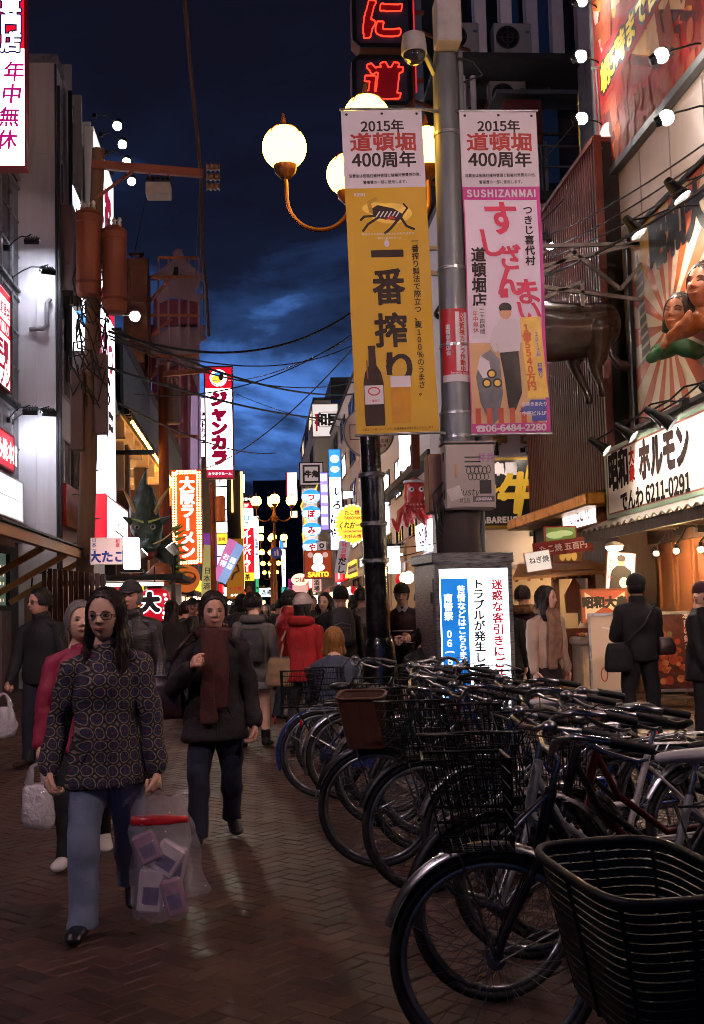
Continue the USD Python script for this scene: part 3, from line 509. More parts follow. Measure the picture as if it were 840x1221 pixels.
for k, (px, py, lb) in enumerate(((715, 531, 'leftmost of three black cone lamps above the white sign with brown lettering'), (746, 514, 'middle one of three black cone lamps above the white sign with brown lettering'), (783, 496, 'rightmost of three black cone lamps above the white sign with brown lettering'))):
    h = AX(px, py, 4.9); spot(lb, (5.5, h[1] - .6, h[2] + .28), h, (5.5, h[1] - .35, h[2] - .55), 430, .075)
for k, Y in enumerate((10.4, 11.8, 13.4)): spot(f'added black cone lamp past the white sign, {("outermost", "middle", "innermost")[k]} beyond the picture', (5.95, Y, 4.05), (4.9, Y + .3, 3.65), (5.5, Y, 3.1), 430, .075)  # unseen lamps added past the sign to help light the banner fronts
for k, (px, py) in enumerate(((783, 660), (807, 657), (836, 655))):
    h = AX(px, py, 5.75); spot(f'{("leftmost", "middle", "rightmost")[k]} of three small white lamps over the timber doors', h + (.35, 0, .3), h, h + (0, 0, -1), 1500, .036, 'ffd09a', 'bulb', 'door_lamp')
h = AY(656, 293, 19.5); spot('small tube lamp at the left end of the steel truss', h + (0, .4, .3), h, h + (.3, .5, -1), 60, .07, 'f2f4ff', 'bulb', 'truss_lamp')

# unseen flood lamps added on both fronts for frontal light on banners and people
for k, (x, y, z) in enumerate(((4.7, 2.0, 6.6), (4.7, 6.0, 7.0), (-4.2, 1.5, 6.4), (-4.2, 5.5, 6.8))):
    h = np.array((x, y, z)); spot(f'{("nearer", "farther")[k % 2]} added flood lamp on an arm high on the {("right", "left")[k // 2]} shop front, outside the picture', (5.98 if x > 0 else -5.0, y, z + .3), h, (1.0, 12.5, 4.6), 2100, col='ffd9cc' if x > 0 else 'f6d6e4', style='flood', name='flood_lamp')
# ---------------------------------------------------------------- utility poles, transformers, wires
def insulator(t, p, q, n=3):
    p, q = np.asarray(p, float), np.asarray(q, float); pts, rr = [], []
    for k in range(n * 2 + 1): pts.append(p + (q - p) * k / (n * 2)); rr.append(.05 if k % 2 else .085)
    t.part('insulator', tube(pts, rr, 10), mat('brown_porcelain', '8e6a52', .3), 40)
PB, PT = AY(101, 690, 22.0), AY(117, 190, 22.0)
ax = (PT - PB) / (PT[2] - PB[2]); P0 = PB - ax * PB[2]
t = Thing('utility_pole', 'brown utility pole at the left with two rust red transformers', 'utility pole', P0)
t.part('pole', tube([P0, P0 + ax * 5, PT + ax * .2], [.17, .155, .12], 16), POLEM, 40)
arm0, arm1 = PT + (-.1, -.14, -.15), AY(243, 210, 22.0) + (0, -.14, 0)
t.part('cross_arm', bar(arm0, arm1, .1, .16), ORNG); t.part('arm_brace', bar(PT - ax * .8 + (0, -.12, 0), PT + (.7, -.13, -.25), .05), ORNG)
for px, py, nm in ((107, 305, 'a'), (138, 325, 'b')):
    c = AY(px, py, 21.8 if nm == 'a' else 21.9) + (0, -.18, 0)
    t.part('transformer', lathe([(.14, -.84), (.21, -.8), (.225, -.7), (.225, .56), (.235, .57), (.235, .72), (.2, .78), (.1, .84)], 22, c), ORNG, 40)
    for k in (-1, 0, 1): t.part('bushing', lathe([(.03, .82), (.05, .86), (.03, .9), (.05, .95), (.02, 1.0)], 8, c + (k * .1, 0, 0)), mat('white_porcelain', 'b9b4ae', .3), 40)
    for z in (.7, -.6): t.part('band', lathe([(.227, z), (.24, z), (.24, z + .05), (.227, z + .05)], 20, c), RUST)
    t.part('bracket', bar(c + (0, 0, .2), (PT + PB) / 2 * [1, 1, 0] + (0, 0, c[2] + .2), .06), ORNG)
for k in range(3): c = AY(246, 199 + k * 11.5, 21.86); insulator(t, c, c + (.26, 0, 0))
c = AY(190, 230, 21.8)
t.part('switch_box', cbox(c[0] - .23, c[1] - .3, c[2] - .12, c[0] + .23, c[1] + .1, c[2] + .12, .02), mat('switch_grey', 'a39a92', .5)); t.part('hanger', cat(bar(c + (-.18, 0, .1), c + (-.18, 0, .42), .04), bar(c + (.18, 0, .1), c + (.18, 0, .42), .04)), ORNG)
for k in range(5): t.part('switch_insulator', lathe([(.02, 0), (.05, .03), (.03, .06), (.05, .1), (.02, .14)], 8, c + (-.18 + .09 * k, -.18, .12)), BLK)
for z, x in ((5.4, -.2), (5.7, .22)): t.part('cable_box', cbox(*(P0 + ax * z + (x - .12, -.3, -.9)), *(P0 + ax * z + (x + .12, -.1, .6)), .02), mat('brown_box', '5d463f', .6))
for k in range(26):                         # the tangle of drop wires round the pole
    z = rnd.uniform(6.2, 8.6); a = rnd.uniform(0, 6.28); r = rnd.uniform(.2, .45); c = P0 + ax * z
    t.part('loop_wire', tube([c + (math.cos(a + s_ * 4) * r * (1 - .4 * abs(s_ - .5)), math.sin(a + s_ * 4) * r - .1, -s_ * rnd.uniform(.5, 1.5)) for s_ in np.linspace(0, 1, 9)], .014, 5), RUBBER, True)
for k in range(6): t.part('step_bolt', cyl(P0 + ax * (2.8 + k * .45) + (.1, 0, 0), P0 + ax * (2.8 + k * .45) + (.26 * (1 if k % 2 else -1), -.1, 0), .012, n=6), GALV)
# second pole further left down the street with its own arm and transformer
b = AY(193, 720, 44); tp = AY(194, 436, 44)
t = Thing('utility_pole', 'rusty utility pole before the lattice sign with a stubby arm and grey transformer', 'utility pole', (tp[0], 44, 0))
t.part('pole', tube([(tp[0], 44, 0), (tp[0], 44, tp[2])], [.22, .17], 12), RUST, 40); t.part('cross_arm', bar(AY(194, 446, 43.8), AY(250, 441, 43.8), .14, .2), ORNG)
c = AY(207, 482, 43.7); t.part('transformer', lathe([(.2, -.75), (.26, -.7), (.26, .6), (.2, .72)], 18, c), mat('transformer_grey', '6d5a55', .6, .3), 40); insulator(t, c + (-.1, 0, .72), c + (-.1, 0, 1.0)); insulator(t, c + (.1, 0, .72), c + (.1, 0, 1.0))
c = AY(253, 590, 62)
t = Thing('utility_pole', 'thin dark red pole with a small transformer before the stack of lit panels', 'utility pole', (c[0], 62, 0))
t.part('pole', tube([(c[0], 62, 0), (c[0], 62, 8.3)], [.16, .12], 10), RUST, 40); c = AY(263, 607, 61.8); t.part('transformer', lathe([(.2, -.7), (.27, -.62), (.27, .6), (.2, .68)], 14, c), ORNG, 40)
def wire(label, pts, r=.012, sag=0.0, m=None, name='cable'):
    p = np.array(pts, float)
    if len(p) == 2: s_ = np.linspace(0, 1, 22)[:, None]; p = p[0] * (1 - s_) + p[1] * s_; p[:, 2] -= (4 * sag * s_ * (1 - s_))[:, 0]
    solo(name, tube(p, r, 6), m or RUBBER, label, 'cable', smooth=True)
WA = AY(240, 190, 22)
wire('thick bundled cable rising from the crossarm end to the top of the picture', [AY(220, 0, 19), AY(228, 90, 20.5), AY(236, 165, 21.8), AY(240, 215, 22), AY(241, 300, 22.5), AY(246, 345, 23), AY(249, 400, 24)], .035, m=mat('cable_brown', '4a342a', .8, bump=.6, bscale=60))
for k, (a, b_, sg) in enumerate((((241, 240), (243, 380), 0), ((238, 235), (233, 330), 0), ((176, 225), (161, 300), 0))): wire(f'{("right", "middle", "left")[k]} thin wire dropping from the crossarm', [AY(*a, 22), AY(*b_, 24 if k < 2 else 22)], .009)
for k, (a, ya, b_, yb, sg) in enumerate((((130, 395), 22, (420, 372), 30, .7), ((130, 400), 22, (420, 412), 34, .6), ((132, 404), 22, (425, 455), 38, .5), ((134, 392), 22, (420, 470), 40, .4), ((160, 470), 30, (425, 395), 32, .6), ((246, 452), 60, (425, 400), 30, .5), ((105, 430), 22, (420, 500), 45, .3), ((250, 455), 60, (470, 520), 50, .4), ((240, 560), 44, (436, 398), 26, .5), ((140, 480), 34, (330, 540), 70, .5))):
    wire(f'{("first", "second", "third", "fourth", "fifth", "sixth", "seventh", "eighth", "ninth", "tenth")[k]} slack black wire across the street, counted down at its left end', [AY(*a, ya), AY(*b_, yb)], .017 if k % 3 else .028, sg)
for k, (a, ya, b_, yb, sg) in enumerate((((640, 285), 22, (845, 168), 12, .12), ((640, 302), 22, (845, 185), 12, .12), ((640, 312), 22, (845, 205), 12, .12), ((645, 330), 22, (845, 222), 11.5, .1), ((640, 200), 22, (735, 88), 19, .02), ((640, 270), 21, (742, 160), 19, .05))):
    wire(f'{("topmost", "second", "third", "lowest", "steepest pale", "slack upper")[k]} cable running up to the right past the poster', [AY(*a, ya), AY(*b_, yb)], .018 if k == 3 else .011, sg)
for k, (a, b_) in enumerate((((442, 652), (520, 648)), ((445, 667), (510, 655)))): wire(f'{("upper", "lower")[k]} thin wire before the white lit shop house', [AY(*a, 27), AY(*b_, 27)], .012, .05)
# ---------------------------------------------------------------- lit faces
SW = glow('sign_white', 'fff6fb', 2.6); SWC = glow('sign_cool_white', 'e9f3ff', 3.0); SR = glow('sign_red', 'e0102a', 1.1); SM = glow('sign_magenta', 'd61a8c', .55); SORA = glow('sign_orange', 'ff4a12', 1.1)
SY = glow('sign_yellow', 'ffd93a', 1.3); SB = glow('sign_blue', '3aa4ff', 1.2); SV = glow('sign_violet', '9a86ff', 1.5); SPK = glow('sign_pale_pink', 'f3c9c4', .55); LW = glow('letter_white', 'fffafa', 1.6); LR = glow('letter_red', 'd01438', .5)
LBL = glow('letter_blue', '2b3aa8', .12); DIMW = mat('print_white', 'd9cfd2', .6, 0, .05, 2); SDIM = glow('sign_dim_white', 'f4e7e2', .9); NEON = glow('neon_red', 'ff3320', 3.2, .05); BULB = glow('sign_bulb', 'ffd28a', 9)
def px(bd, *a): return bd
O, w, h = pxboard(-6, -95, 31, 198, 22.0)
board('vertical_sign', 'tall lit sign at the top left corner, red above and white with magenta writing below', 'sign', O, w, h, d=.3, fm=SW, cm=REDP, rim=.03, items=[('red_field', rect(-w / 2 + .03, -.1, w / 2 - .03, h / 2 - .03), SR), ('lettering_shadow', text('ラーメン専門店', .40, .0, 1.05 + .02, 8, True, -.12), LBL), ('lettering', text('ラーメン専門店', .40, 0, 1.05 + .02, 3, True, -.12), LW), ('magenta_lettering', text('年中無休', .4, 0, -1.22, 1, True, .12, slant=6), SM)])  # a wider blue outline lies behind the white lettering
t = board('wall_sign', 'red and white sign on the glazed building with red writing', 'sign', (-4.86, 22.3, 6.9), 2.4, 2.0, 'l', .12, SW, REDP, .04, [('red_band', rect(-1.16, .05, 1.16, .35), SR), ('red_band', rect(-1.16, .8, 1.16, .95), SR), ('lettering', text('年春', .5, .55, -.25, 3), LR), ('lettering', text('オープン', .5, .2, -.72, 3), LR), ('lettering', text('たこ焼 道頓堀', .3, .2, .57, 2), LR), ('lettering_white', text('一皿八個入り', .22, .4, .2, 2), LW)])
board('wall_sign', 'red strip sign with white writing below the lower left lamps', 'sign', (-4.86, 22.4, 4.72), 2.9, .75, 'l', .12, SR, REDP, .04, [('lettering', text('お好み焼 本館', .42, .45, 0, 3), LW)])
board('wall_sign', 'blank white lit panel above the timber awning at the left edge', 'sign', (-4.84, 22.6, 3.82), 4.0, .85, 'l', .12, glow('panel_glow', 'eef2fa', 1.1), WHITEP, .03, [('joint', rect(-1.9, -.005, 1.9, .005), DK)])
board('wall_sign', 'blue white lit panel with black writing behind the utility pole', 'sign', (-4.02, 27.3, 8.9), 2.9, 4.6, 'l', .12, SWC, DK, .04, [('lettering', text('ホテル', 1.0, -.5, 1.5, 3, w=1.7), INK), ('lettering', text('コーヒー', .5, -.5, .3, 3), LBL), ('blue_band', rect(-1.4, -.6, 1.4, -.3), SB)])
board('wall_sign', 'tall white lit sign under a row of lamps with red and black writing', 'sign', (-3.78, 29.7, 8.6), 3.9, 9.2, 'l', .2, SW, WHITEP, .05, [('lettering', text('本家', 1.5, 0, 3.3, 3), LR), ('lettering', text('大阪名物', .8, 0, 1.7, 3), INK), ('red_band', rect(-1.9, .6, 1.9, 1.0), SR), ('lettering', text('串かつ', 1.1, 0, -.4, 3), LR), ('lettering', text('営業中', 1.0, 0, -2.2, 3), INK)])
O, w, h = pxboard(108, 641, 146, 673, 21.4)
board('stall_sign', 'pale pink sign with dark blue writing beside the white stall light', 'sign', O, w, h, d=.1, fm=SPK, cm=WHITEP, rim=.012, items=[('lettering', text('大たこ', .22, 0, -.1, 3), LBL), ('lettering', text('日本一', .09, -.22, .13, 1, True), LBL), ('lettering_red', text('創業', .08, .2, .14, 1, True), LR)])
t = board('box_sign', 'white lit box sign with red sides above the stalls at the left', 'sign', (-3.15, 26.7, 3.5), 4.0, .95, 'l', .45, SW, REDP, .03, [('lettering', text('ゾーゾー', .5, .3, 0, 1, slant=10), SPK)])
t.part('end_plate', bx(-3.62, 24.65, 3.0, -3.14, 24.69, 4.0), SR)
c = AY(157, 660, 21.0); t = Thing('stall_light_box', 'glaring white light box at the roof edge of the dumpling stall', 'light box', c)
t.part('face', cbox(c[0] - .14, c[1] - .1, c[2] - .28, c[0] + .14, c[1] + .1, c[2] + .28, .02), glow('glare_white', 'fff4ea', 7)); t.part('bracket', cat(bx(c[0] - .2, c[1] - .1, c[2] - .34, c[0] + .2, c[1] + .2, c[2] - .29), bx(c[0] - .02, c[1] + .1, c[2] - .3, c[0] + .02, c[1] + .3, c[2] + .3)), BLK)
# orange noodle sign with bulbs
O, w, h = pxboard(205, 560, 241, 673, 52)
t = board('vertical_sign', 'orange vertical sign edged with rows of bulbs and white writing', 'sign', O, w, h, d=.4, fm=SORA, cm=mat('sign_orange_side', 'b8480f', .5), rim=.04, items=[('lettering', text('大阪ラーメン', .66, .03, 0, 4, True, -.02, h=h * .86), LW)])
t.part('bulb_border', cat(*([ell(t.F.pt(sx * w * .40 + dx, -h * .47 + k * h * .94 / 35, .04), .042, n=1) for sx in (-1, 1) for dx in (-.06, .06) for k in range(36)] + [ell(t.F.pt(-w * .3 + k * w * .6 / 7, sy * h * .475 + dy, .04), .042, n=1) for sy in (-1, 1) for dy in (-.05, .05) for k in range(8)])), BULB, kind='stuff', label='double rows of bulbs round the sign')
O, w, h = pxboard(205, 672, 239, 708, 52); F = Frame(O, (1, 0, 0)); t = Thing('round_sign', 'round orange sign with a noodle bowl picture under the bulb-edged sign', 'sign', O)
t.part('disc', F.solid(oval(0, 0, .6), -.2, 0), glow('dull_orange_glow', 'c96a1c', .5)); t.part('picture', F.flat(oval(0, .02, .45, .3).difference(oval(0, .1, .35, .15)).union(stroke([(-.3, .1), (-.1, -.05), (.1, .12), (.3, 0)], .05))), mat('print_brown', '5a2c10', .6))
# karaoke sign
O, w, h = pxboard(244, 436, 279, 571, 91)
t = board('vertical_sign', 'white vertical sign with bold red writing and a red emblem panel on top', 'sign', O, w, h, d=.5, fm=SW, cm=mat('sign_side_pink', 'b78a86', .5), rim=.12, items=[('red_panel', rect(-w / 2 + .12, h / 2 - 1.75, w / 2 - .12, h / 2 - .12), SR), ('emblem', oval(0, h / 2 - .95, .68, .68), LW), ('emblem_colour', oval(-.15, h / 2 - 1.05, .38, .3), SY), ('emblem_colour', oval(.2, h / 2 - .8, .2, .34), mat('emblem_brown', '6d4526', .6)), ('emblem_colour', oval(-.1, h / 2 - .65, .22, .12), SB),
    ('lettering', text('ジャンカラ', 1.36, 0, -.45, 6, True, -.03, w=1.35, h=5.8), glow('letter_crimson', 'c81448', .45)), ('red_strip', rect(-w / 2 + .12, -h / 2 + .12, w / 2 - .12, -h / 2 + .75), glow('strip_pink', 'd82a4e', .8)), ('strip_lettering', text('カラオケルーム', .26, 0, -h / 2 + .43, 2), LW)])
O, w, h = pxboard(239, 474, 246, 545, 92); board('vertical_sign', 'narrow black and white sign just left of the white karaoke sign', 'sign', O, w, h, d=.4, fm=SW, cm=DK, rim=.03, items=[('lettering', text('ネットカフェ', .42, 0, 0, 5, True), INK)])
# stack of tenant panels
O, w, h = pxboard(241, 566, 272, 692, 94); F = Frame(O, (1, 0, 0)); t = Thing('panel_stack_sign', 'tall stack of lit shop panels in two columns below the karaoke sign', 'sign', O)
t.part('frame', F.box(-w / 2, -h / 2, w / 2, h / 2, -.4, -.02), BLK); cols = [SW, SW, SWC, SW, SW, SY, glow('panel_green', 'd8ffe0', 1.8), SW, SW]
for i in range(2):
    for j in range(9):
        a0, a1 = (-w / 2 + .06, -.04) if i == 0 else (.04, w / 2 - .06); b1 = h / 2 - .06 - j * (h - .06) / 9; p = t.part('panel', F.box(a0, b1 - (h - .06) / 9 + .09, a1, b1, -.02, .02), cols[j] if (i or j < 5) else SW)
        t.part('lettering', F.flat(text(['酒場', '2F', 'BAR', '居酒屋', '鮨', '3F', 'カフェ', '焼鳥', 'B1'][(j + i * 4) % 9], .3, (a0 + a1) / 2, b1 - .45, 1), .024), (LR, LBL, INK)[(i + j) % 3], parent=p)
# vertical signs further left
O, w, h = pxboard(286, 590, 303, 693, 138); t = board('vertical_sign', 'distant red vertical sign with white writing below a white and orange panel', 'sign', O, w, h, d=.4, fm=SR, cm=GREYW, rim=.04, items=[('white_panel', rect(-w / 2 + .04, h / 2 - 3.9, w / 2 - .04, h / 2 - 1.6), SW), ('lettering', text('クロス', .75, 0, h / 2 - 2.7, 2, True), SB), ('grey_panel', rect(-w / 2 + .04, h / 2 - .9, w / 2 - .04, h / 2 - .04), GREYW), ('lettering', text('営業中', .4, 0, h / 2 - .5, 2), LW), ('lettering', text('3F', .5, 0, h / 2 - 1.25, 3), LW),
    ('lettering', text('フルーツパーラー', .95, 0, -1.35, 4, True, -.12, h=5.2), LW), ('yellow_panel', rect(-w / 2 + .04, -h / 2 + .04, w / 2 - .04, -h / 2 + 1.0), SY), ('lettering', text('茶', .7, 0, -h / 2 + .5, 2), INK)])
O, w, h = pxboard(291, 693, 303, 718, 136); board('poster', 'dark poster under the distant red vertical sign', 'poster', O, w, h, d=.1, fm=mat('poster_dark', '33262b', .5, 0, .6, 1.5), cm=BLK, rim=.02, items=[('picture', oval(0, .1, .3, .6), mat('print_rose', '8c6a62', .6))])
for k, (x0, y0, x1, y1, Y, c1, tx, lb) in enumerate(((303, 615, 309, 690, 150, SWC, '居酒屋一番', 'distant narrow cool white sign right of the red vertical sign'), (305, 690, 309, 712, 150, glow('sign_green', '35c27a', 1.0), '薬', 'distant small green sign low on the left side of the street'), (289, 565, 292, 588, 130, SW, '', 'thin pale lit strip above the distant red sign'))):
    O, w, h = pxboard(x0, y0, x1, y1, Y); board('vertical_sign', lb, 'sign', O, w, h, d=.3, fm=c1, cm=DK, rim=.02, items=[('lettering', text(tx, min(w * .7, .8), 0, 0, 2, True), INK)] if tx else [])
O, w, h = pxboard(270, 642, 291, 714, 100); board('picture_sign', 'brown golden picture panel with dark swirls left of the red vertical sign', 'sign', O, w, h, d=.1, fm=glow('golden_panel', 'b47a1c', .42), cm=RUST, rim=.03, items=[('swirl', stroke([(-.3, -.9), (-.1, -.4), (.3, -.2), (.2, .3), (-.3, .2), (-.5, .9)], .16).union(oval(.2, .9, .3, .4).difference(oval(.2, .9, .2, .3))), mat('print_brown', '5a2c10', .6)), ('lettering', text('たこ焼', .36, 0, -1.7, 2), LR), ('lettering', text('みやげ', .28, 0, -2.25, 2), LW)])
for k, (cx, cy, w, h, tl, Y, cl, lb) in enumerate(((276, 672, .62, 3.0, -28, 84, glow('banner_blue', '8fb0ea', .8), 'slanting light blue banner among the lit panels at the left'), (268, 668, .7, 3.2, -24, 86, glow('banner_pink', 'e07ac0', .8), 'slanting pink banner beside the light blue one'), (247, 690, .6, 4.0, -4, 70, glow('banner_olive', 'b9b070', .4), 'upright olive banner with dark boxes of writing at the left'), (251, 655, .8, 2.0, 0, 72, glow('banner_violet', '8a3fae', .45), 'short violet banner above the olive one'))):
    O = AY(cx, cy, Y); board('banner', lb, 'banner', O, w, h, d=.02, fm=cl, cm=BLK, rim=0, tilt=tl, items=[('lettering', text(['開店', 'お得', '日本酒', '酒'][k], w * .7, 0, 0, 1, True, .1), INK if k == 2 else LW)])
# rusty lattice with the backs of neon figure plates
Yb = 76.0; t = Thing('lattice_sign', 'tall rusty lattice carrying the pale backs of pagoda-shaped sign plates', 'sign', AY(205, 690, Yb)); PLT = mat('sign_plate_back', '94707a', .7, 0, .25, .6); PLP = mat('sign_plate_pink', '7c2440', .6, 0, .2, .6); RUSTO = mat('orange_rust', 'a3532c', .7, .1, .3, 1)
def P_(px, py, Y=Yb): return AY(px, py, Y)
def plate(nm, pts, m, Y): c = AY(205, 480, Y); F = Frame(c, (1, 0, 0)); ab = [((q := AY(a, b, Y))[0] - c[0], q[2] - c[2]) for a, b in pts]; t.part(nm, F.solid(blob(ab).buffer(.25).buffer(-.25), -.12, .0), m)
plate('sign_plate', [(206, 300), (210, 296), (217, 297), (220, 306), (222, 311), (230, 318), (246, 330), (247, 333), (238, 334), (232, 332), (228, 336), (238, 340), (230, 346), (232, 351), (246, 350), (245, 356), (236, 360), (222, 357), (205, 354), (192, 361), (186, 356), (187, 346), (196, 342), (202, 338), (200, 334), (180, 334), (182, 328), (195, 318), (206, 310)], PLT, 77)
plate('sign_plate', [(183, 356), (236, 358), (236, 390), (183, 390)], PLP, 78); plate('sign_plate', [(180, 400), (212, 386), (246, 388), (244, 398), (247, 404), (238, 408), (238, 440), (180, 425)], PLT, 78); plate('sign_plate', [(176, 388), (190, 386), (192, 424), (182, 440), (176, 436)], PLP, 78.6); plate('sign_plate', [(180, 432), (236, 432), (238, 500), (220, 660), (180, 640), (182, 480)], PLP, 78.8); plate('sign_plate', [(186, 420), (238, 424), (238, 470), (228, 444), (216, 432), (196, 440), (186, 436)], PLT, 78.2); plate('sign_plate', [(228, 470), (240, 470), (240, 640), (226, 640)], glow('lit_plate', 'c9a6d8', .35), 78.3)
plate('plate_emblem', [(208, 318), (212, 318), (217, 328), (206, 328)], BLK, 76.85)
for a, b_, nm in (((189, 307), (189, 680), 'mast'), ((237, 307), (237, 680), 'mast'), ((201, 307), (201, 560), 'mast'), ((214, 307), (214, 560), 'mast'), ((225, 307), (225, 560), 'mast'), ((189, 307), (237, 307), 'rail'), ((176, 330), (237, 330), 'rail'), ((178, 376), (237, 376), 'rail'), ((178, 424), (237, 424), 'rail'), ((178, 470), (237, 470), 'rail'), ((178, 520), (237, 520), 'rail'), ((178, 360), (206, 328), 'strut'), ((180, 402), (205, 380), 'strut'), ((180, 450), (205, 425), 'strut'), ((182, 500), (208, 472), 'strut'),
    ((168, 303), (168, 460), 'mast'), ((158, 305), (158, 420), 'mast'), ((178, 330), (180, 640), 'mast'), ((154, 303), (172, 303), 'rail'), ((154, 318), (172, 303), 'strut'), ((158, 340), (170, 320), 'strut'), ((168, 303), (178, 332), 'strut'), ((158, 345), (176, 345), 'rail'), ((160, 380), (178, 366), 'strut'), ((158, 400), (178, 400), 'rail'), ((172, 330), (180, 450), 'mast')):
    t.part(nm, bar(P_(*a), P_(*b_), .11 if nm == 'mast' and a[0] > 185 else .17), RUSTO if nm != 'mast' or a[0] < 185 else PLT)
t = Thing('steel_scaffold', 'dark rusty scaffold frame left of the pagoda plates', 'scaffold', AY(165, 660, 72))
for a, b_ in (((154, 320), (154, 640)), ((174, 320), (178, 640)), ((154, 360), (176, 360)), ((154, 430), (177, 430)), ((154, 360), (176, 430)), ((154, 500), (177, 430))): t.part('beam', bar(AY(*a, 72), AY(*b_, 72), .2), RUST)
t.part('backing', bx(*AY(150, 660, 74), *AY(178, 310, 74.4)), RUST)

# ---------------------------------------------------------------- far right side of the street
O, w, h = pxboard(372, 481, 404, 521, 74.8); board('roof_sign', 'square white lit sign with two black characters high on the pale tower', 'sign', O, w, h, d=.5, fm=SDIM, cm=GREYW, rim=.06, items=[('lettering', text('和民', .82, .12, .05, 4), INK), ('frame_line', rect(-.4, -.45, .8, .55).difference(rect(-.36, -.41, .8, .51)), INK), ('red_mark', rect(-.62, -.7, -.5, .4), LR)])
O, w, h = pxboard(357, 551, 386, 579, 70); board('vertical_sign', 'grey sign with a black framed two-character mark', 'sign', O, w, h, d=.4, fm=glow('grey_glow', 'c9b9bd', .45), cm=BLK, rim=.06, items=[('mark', rect(-.52, -.55, .52, .55).difference(rect(-.4, -.43, .4, .43)).union(text('牛角', .42, 0, 0, 5)), INK)])
O, w, h = pxboard(359, 582, 384, 660, 69); F = Frame(O, (1, 0, 0)); t = Thing('vertical_sign', 'sign of four white blossom-shaped lamps with red characters, one above another', 'sign', O); t.part('backing', F.box(-w * .42, -h / 2, w * .3, h / 2, -.3, -.06), WHITEP); t.part('yellow_stem', F.solid(stroke([(-.3, -h / 2), (-.55, -.8), (-.35, 0), (-.6, .9), (-.3, 1.5), (.2, 1.7), (.4, 2.1)], .07), -.02, .05), SY)
for k, ch in enumerate('つぼみや'):
    g = oval(.02, h / 2 - .48 - k * .98, .58, .40); g2 = g.intersection(rect(-2, h / 2 - .36 - k * .98, 2, 9)); p = t.part('blossom', F.solid(g, -.05, .06), SW); t.part('blue_edge', F.flat(g2.union(g.difference(g.buffer(-.06))), .066), SB, parent=p); t.part('lettering', F.flat(text(ch, .46, 0, h / 2 - .55 - k * .98, 4), .07), LR, parent=p)
O, w, h = pxboard(382, 563, 392, 632, 66); board('vertical_sign', 'narrow violet lit sign with pale panels', 'sign', O, w, h, d=.3, fm=SV, cm=mat('violet_side', '4a3a8a', .5), rim=.03, items=[('panel', rect(-w * .36, h / 2 - .5 - k * .62, w * .36, h / 2 - .1 - k * .62), SW) for k in range(5)])
O, w, h = pxboard(393, 535, 408, 656, 58); board('vertical_sign', 'tall white vertical sign with a blue patterned top and black brush writing', 'sign', O, w, h, d=.35, fm=SWC, cm=mat('sign_side_blue', '3c6ea0', .5), rim=.03, items=[('blue_field', rect(-w / 2 + .03, h / 2 - 1.42, w / 2 - .03, h / 2 - .03), SB), ('wave', oval(0, h / 2 - .5, .22, .2), LW), ('wave', oval(0, h / 2 - 1.02, .22, .16), LW), ('lettering', text('いろはや', .5, 0, -.65, 2, True, .38, slant=8), INK)])
O, w, h = pxboard(401, 600, 440, 650, 45); F = Frame(O, (1, 0, 0)); t = Thing('round_sign', 'round yellow sign edged with bulbs and lettered in red and black', 'sign', O); R_ = w * .52
t.part('disc', F.solid(oval(0, 0, R_, R_ * 1.15, 16), -.3, 0), SY); t.part('bulb_border', cat(*[ell(F.pt(math.cos(a) * R_ * .98, math.sin(a) * R_ * 1.13, .02), .045, n=1) for a in np.linspace(0, 2 * math.pi, 27)[:-1]]), glow('pale_bulb', 'fff0cc', 5), kind='stuff')
t.part('lettering', F.flat(text('たこ焼', .2, 0, .45, 2)), LR); t.part('lettering', F.flat(text('TAKOYAKI', .15, .02, .24, 3)), glow('letter_orange', 'd8641a', .5)); t.part('brush_lettering', F.flat(text('くれおーる', .3, 0, -.04, 2, slant=14, w=1.0)), INK); t.part('lettering', F.flat(text('OKONOMIYAKI', .11, 0, -.28, 3)), LR); t.part('lettering', F.flat(text('お好み焼', .17, 0, -.47, 2)), LR)
O, w, h = pxboard(363, 656, 396, 690, 47); board('poster_sign', 'orange sign with a plump white figure shape and yellow lettering', 'sign', O, w, h, d=.2, fm=glow('sign_brick', 'b5401c', .5), cm=RUST, rim=.02, items=[('white_shape', oval(0, .2, .2, .26).union(oval(0, -.12, .26, .16)), SW), ('ear_shape', oval(-.3, .38, .11).union(oval(.3, .38, .11)), SPK), ('lettering', text('SANTO', .24, 0, -.4, 5, w=.85), SY)])
O, w, h = pxboard(378, 645, 390, 672, 50); board('hanging_sign', 'small grey hanging sign with a round mark over the orange one', 'sign', O, w, h, d=.1, fm=glow('grey_glow', 'c9b9bd', .45), cm=BLK, rim=.02, items=[('mark', oval(0, .28, .11).difference(oval(0, .28, .05)), INK), ('lettering', text('まこと', .2, 0, -.15, 2, True), INK)])
O, w, h = pxboard(402, 645, 416, 684, 43); board('banner', 'leaning grey white banner with red and black writing under the round yellow sign', 'banner', O, w, h, d=.02, fm=glow('banner_grey', 'b9aab2', .4), cm=BLK, rim=0, tilt=-10, items=[('lettering', text('味自慢', .22, 0, .25, 1, True), LR), ('lettering', text('だし', .3, 0, -.3, 3, True), INK)])
O, w, h = pxboard(350, 683, 366, 706, 62); F = Frame(O, (1, 0, 0)); t = Thing('round_sign', 'cream oval sign with red characters low on the right of the lamps', 'sign', O); t.part('disc', F.solid(oval(0, .15, .45, .32), -.2, 0), glow('cream_glow', 'fff0c8', 1.3)); t.part('lettering', F.flat(text('つぼ', .3, 0, .15, 3)), LR); t.part('lower_plate', F.box(-.4, -.5, .4, -.14, -.2, 0), SPK)
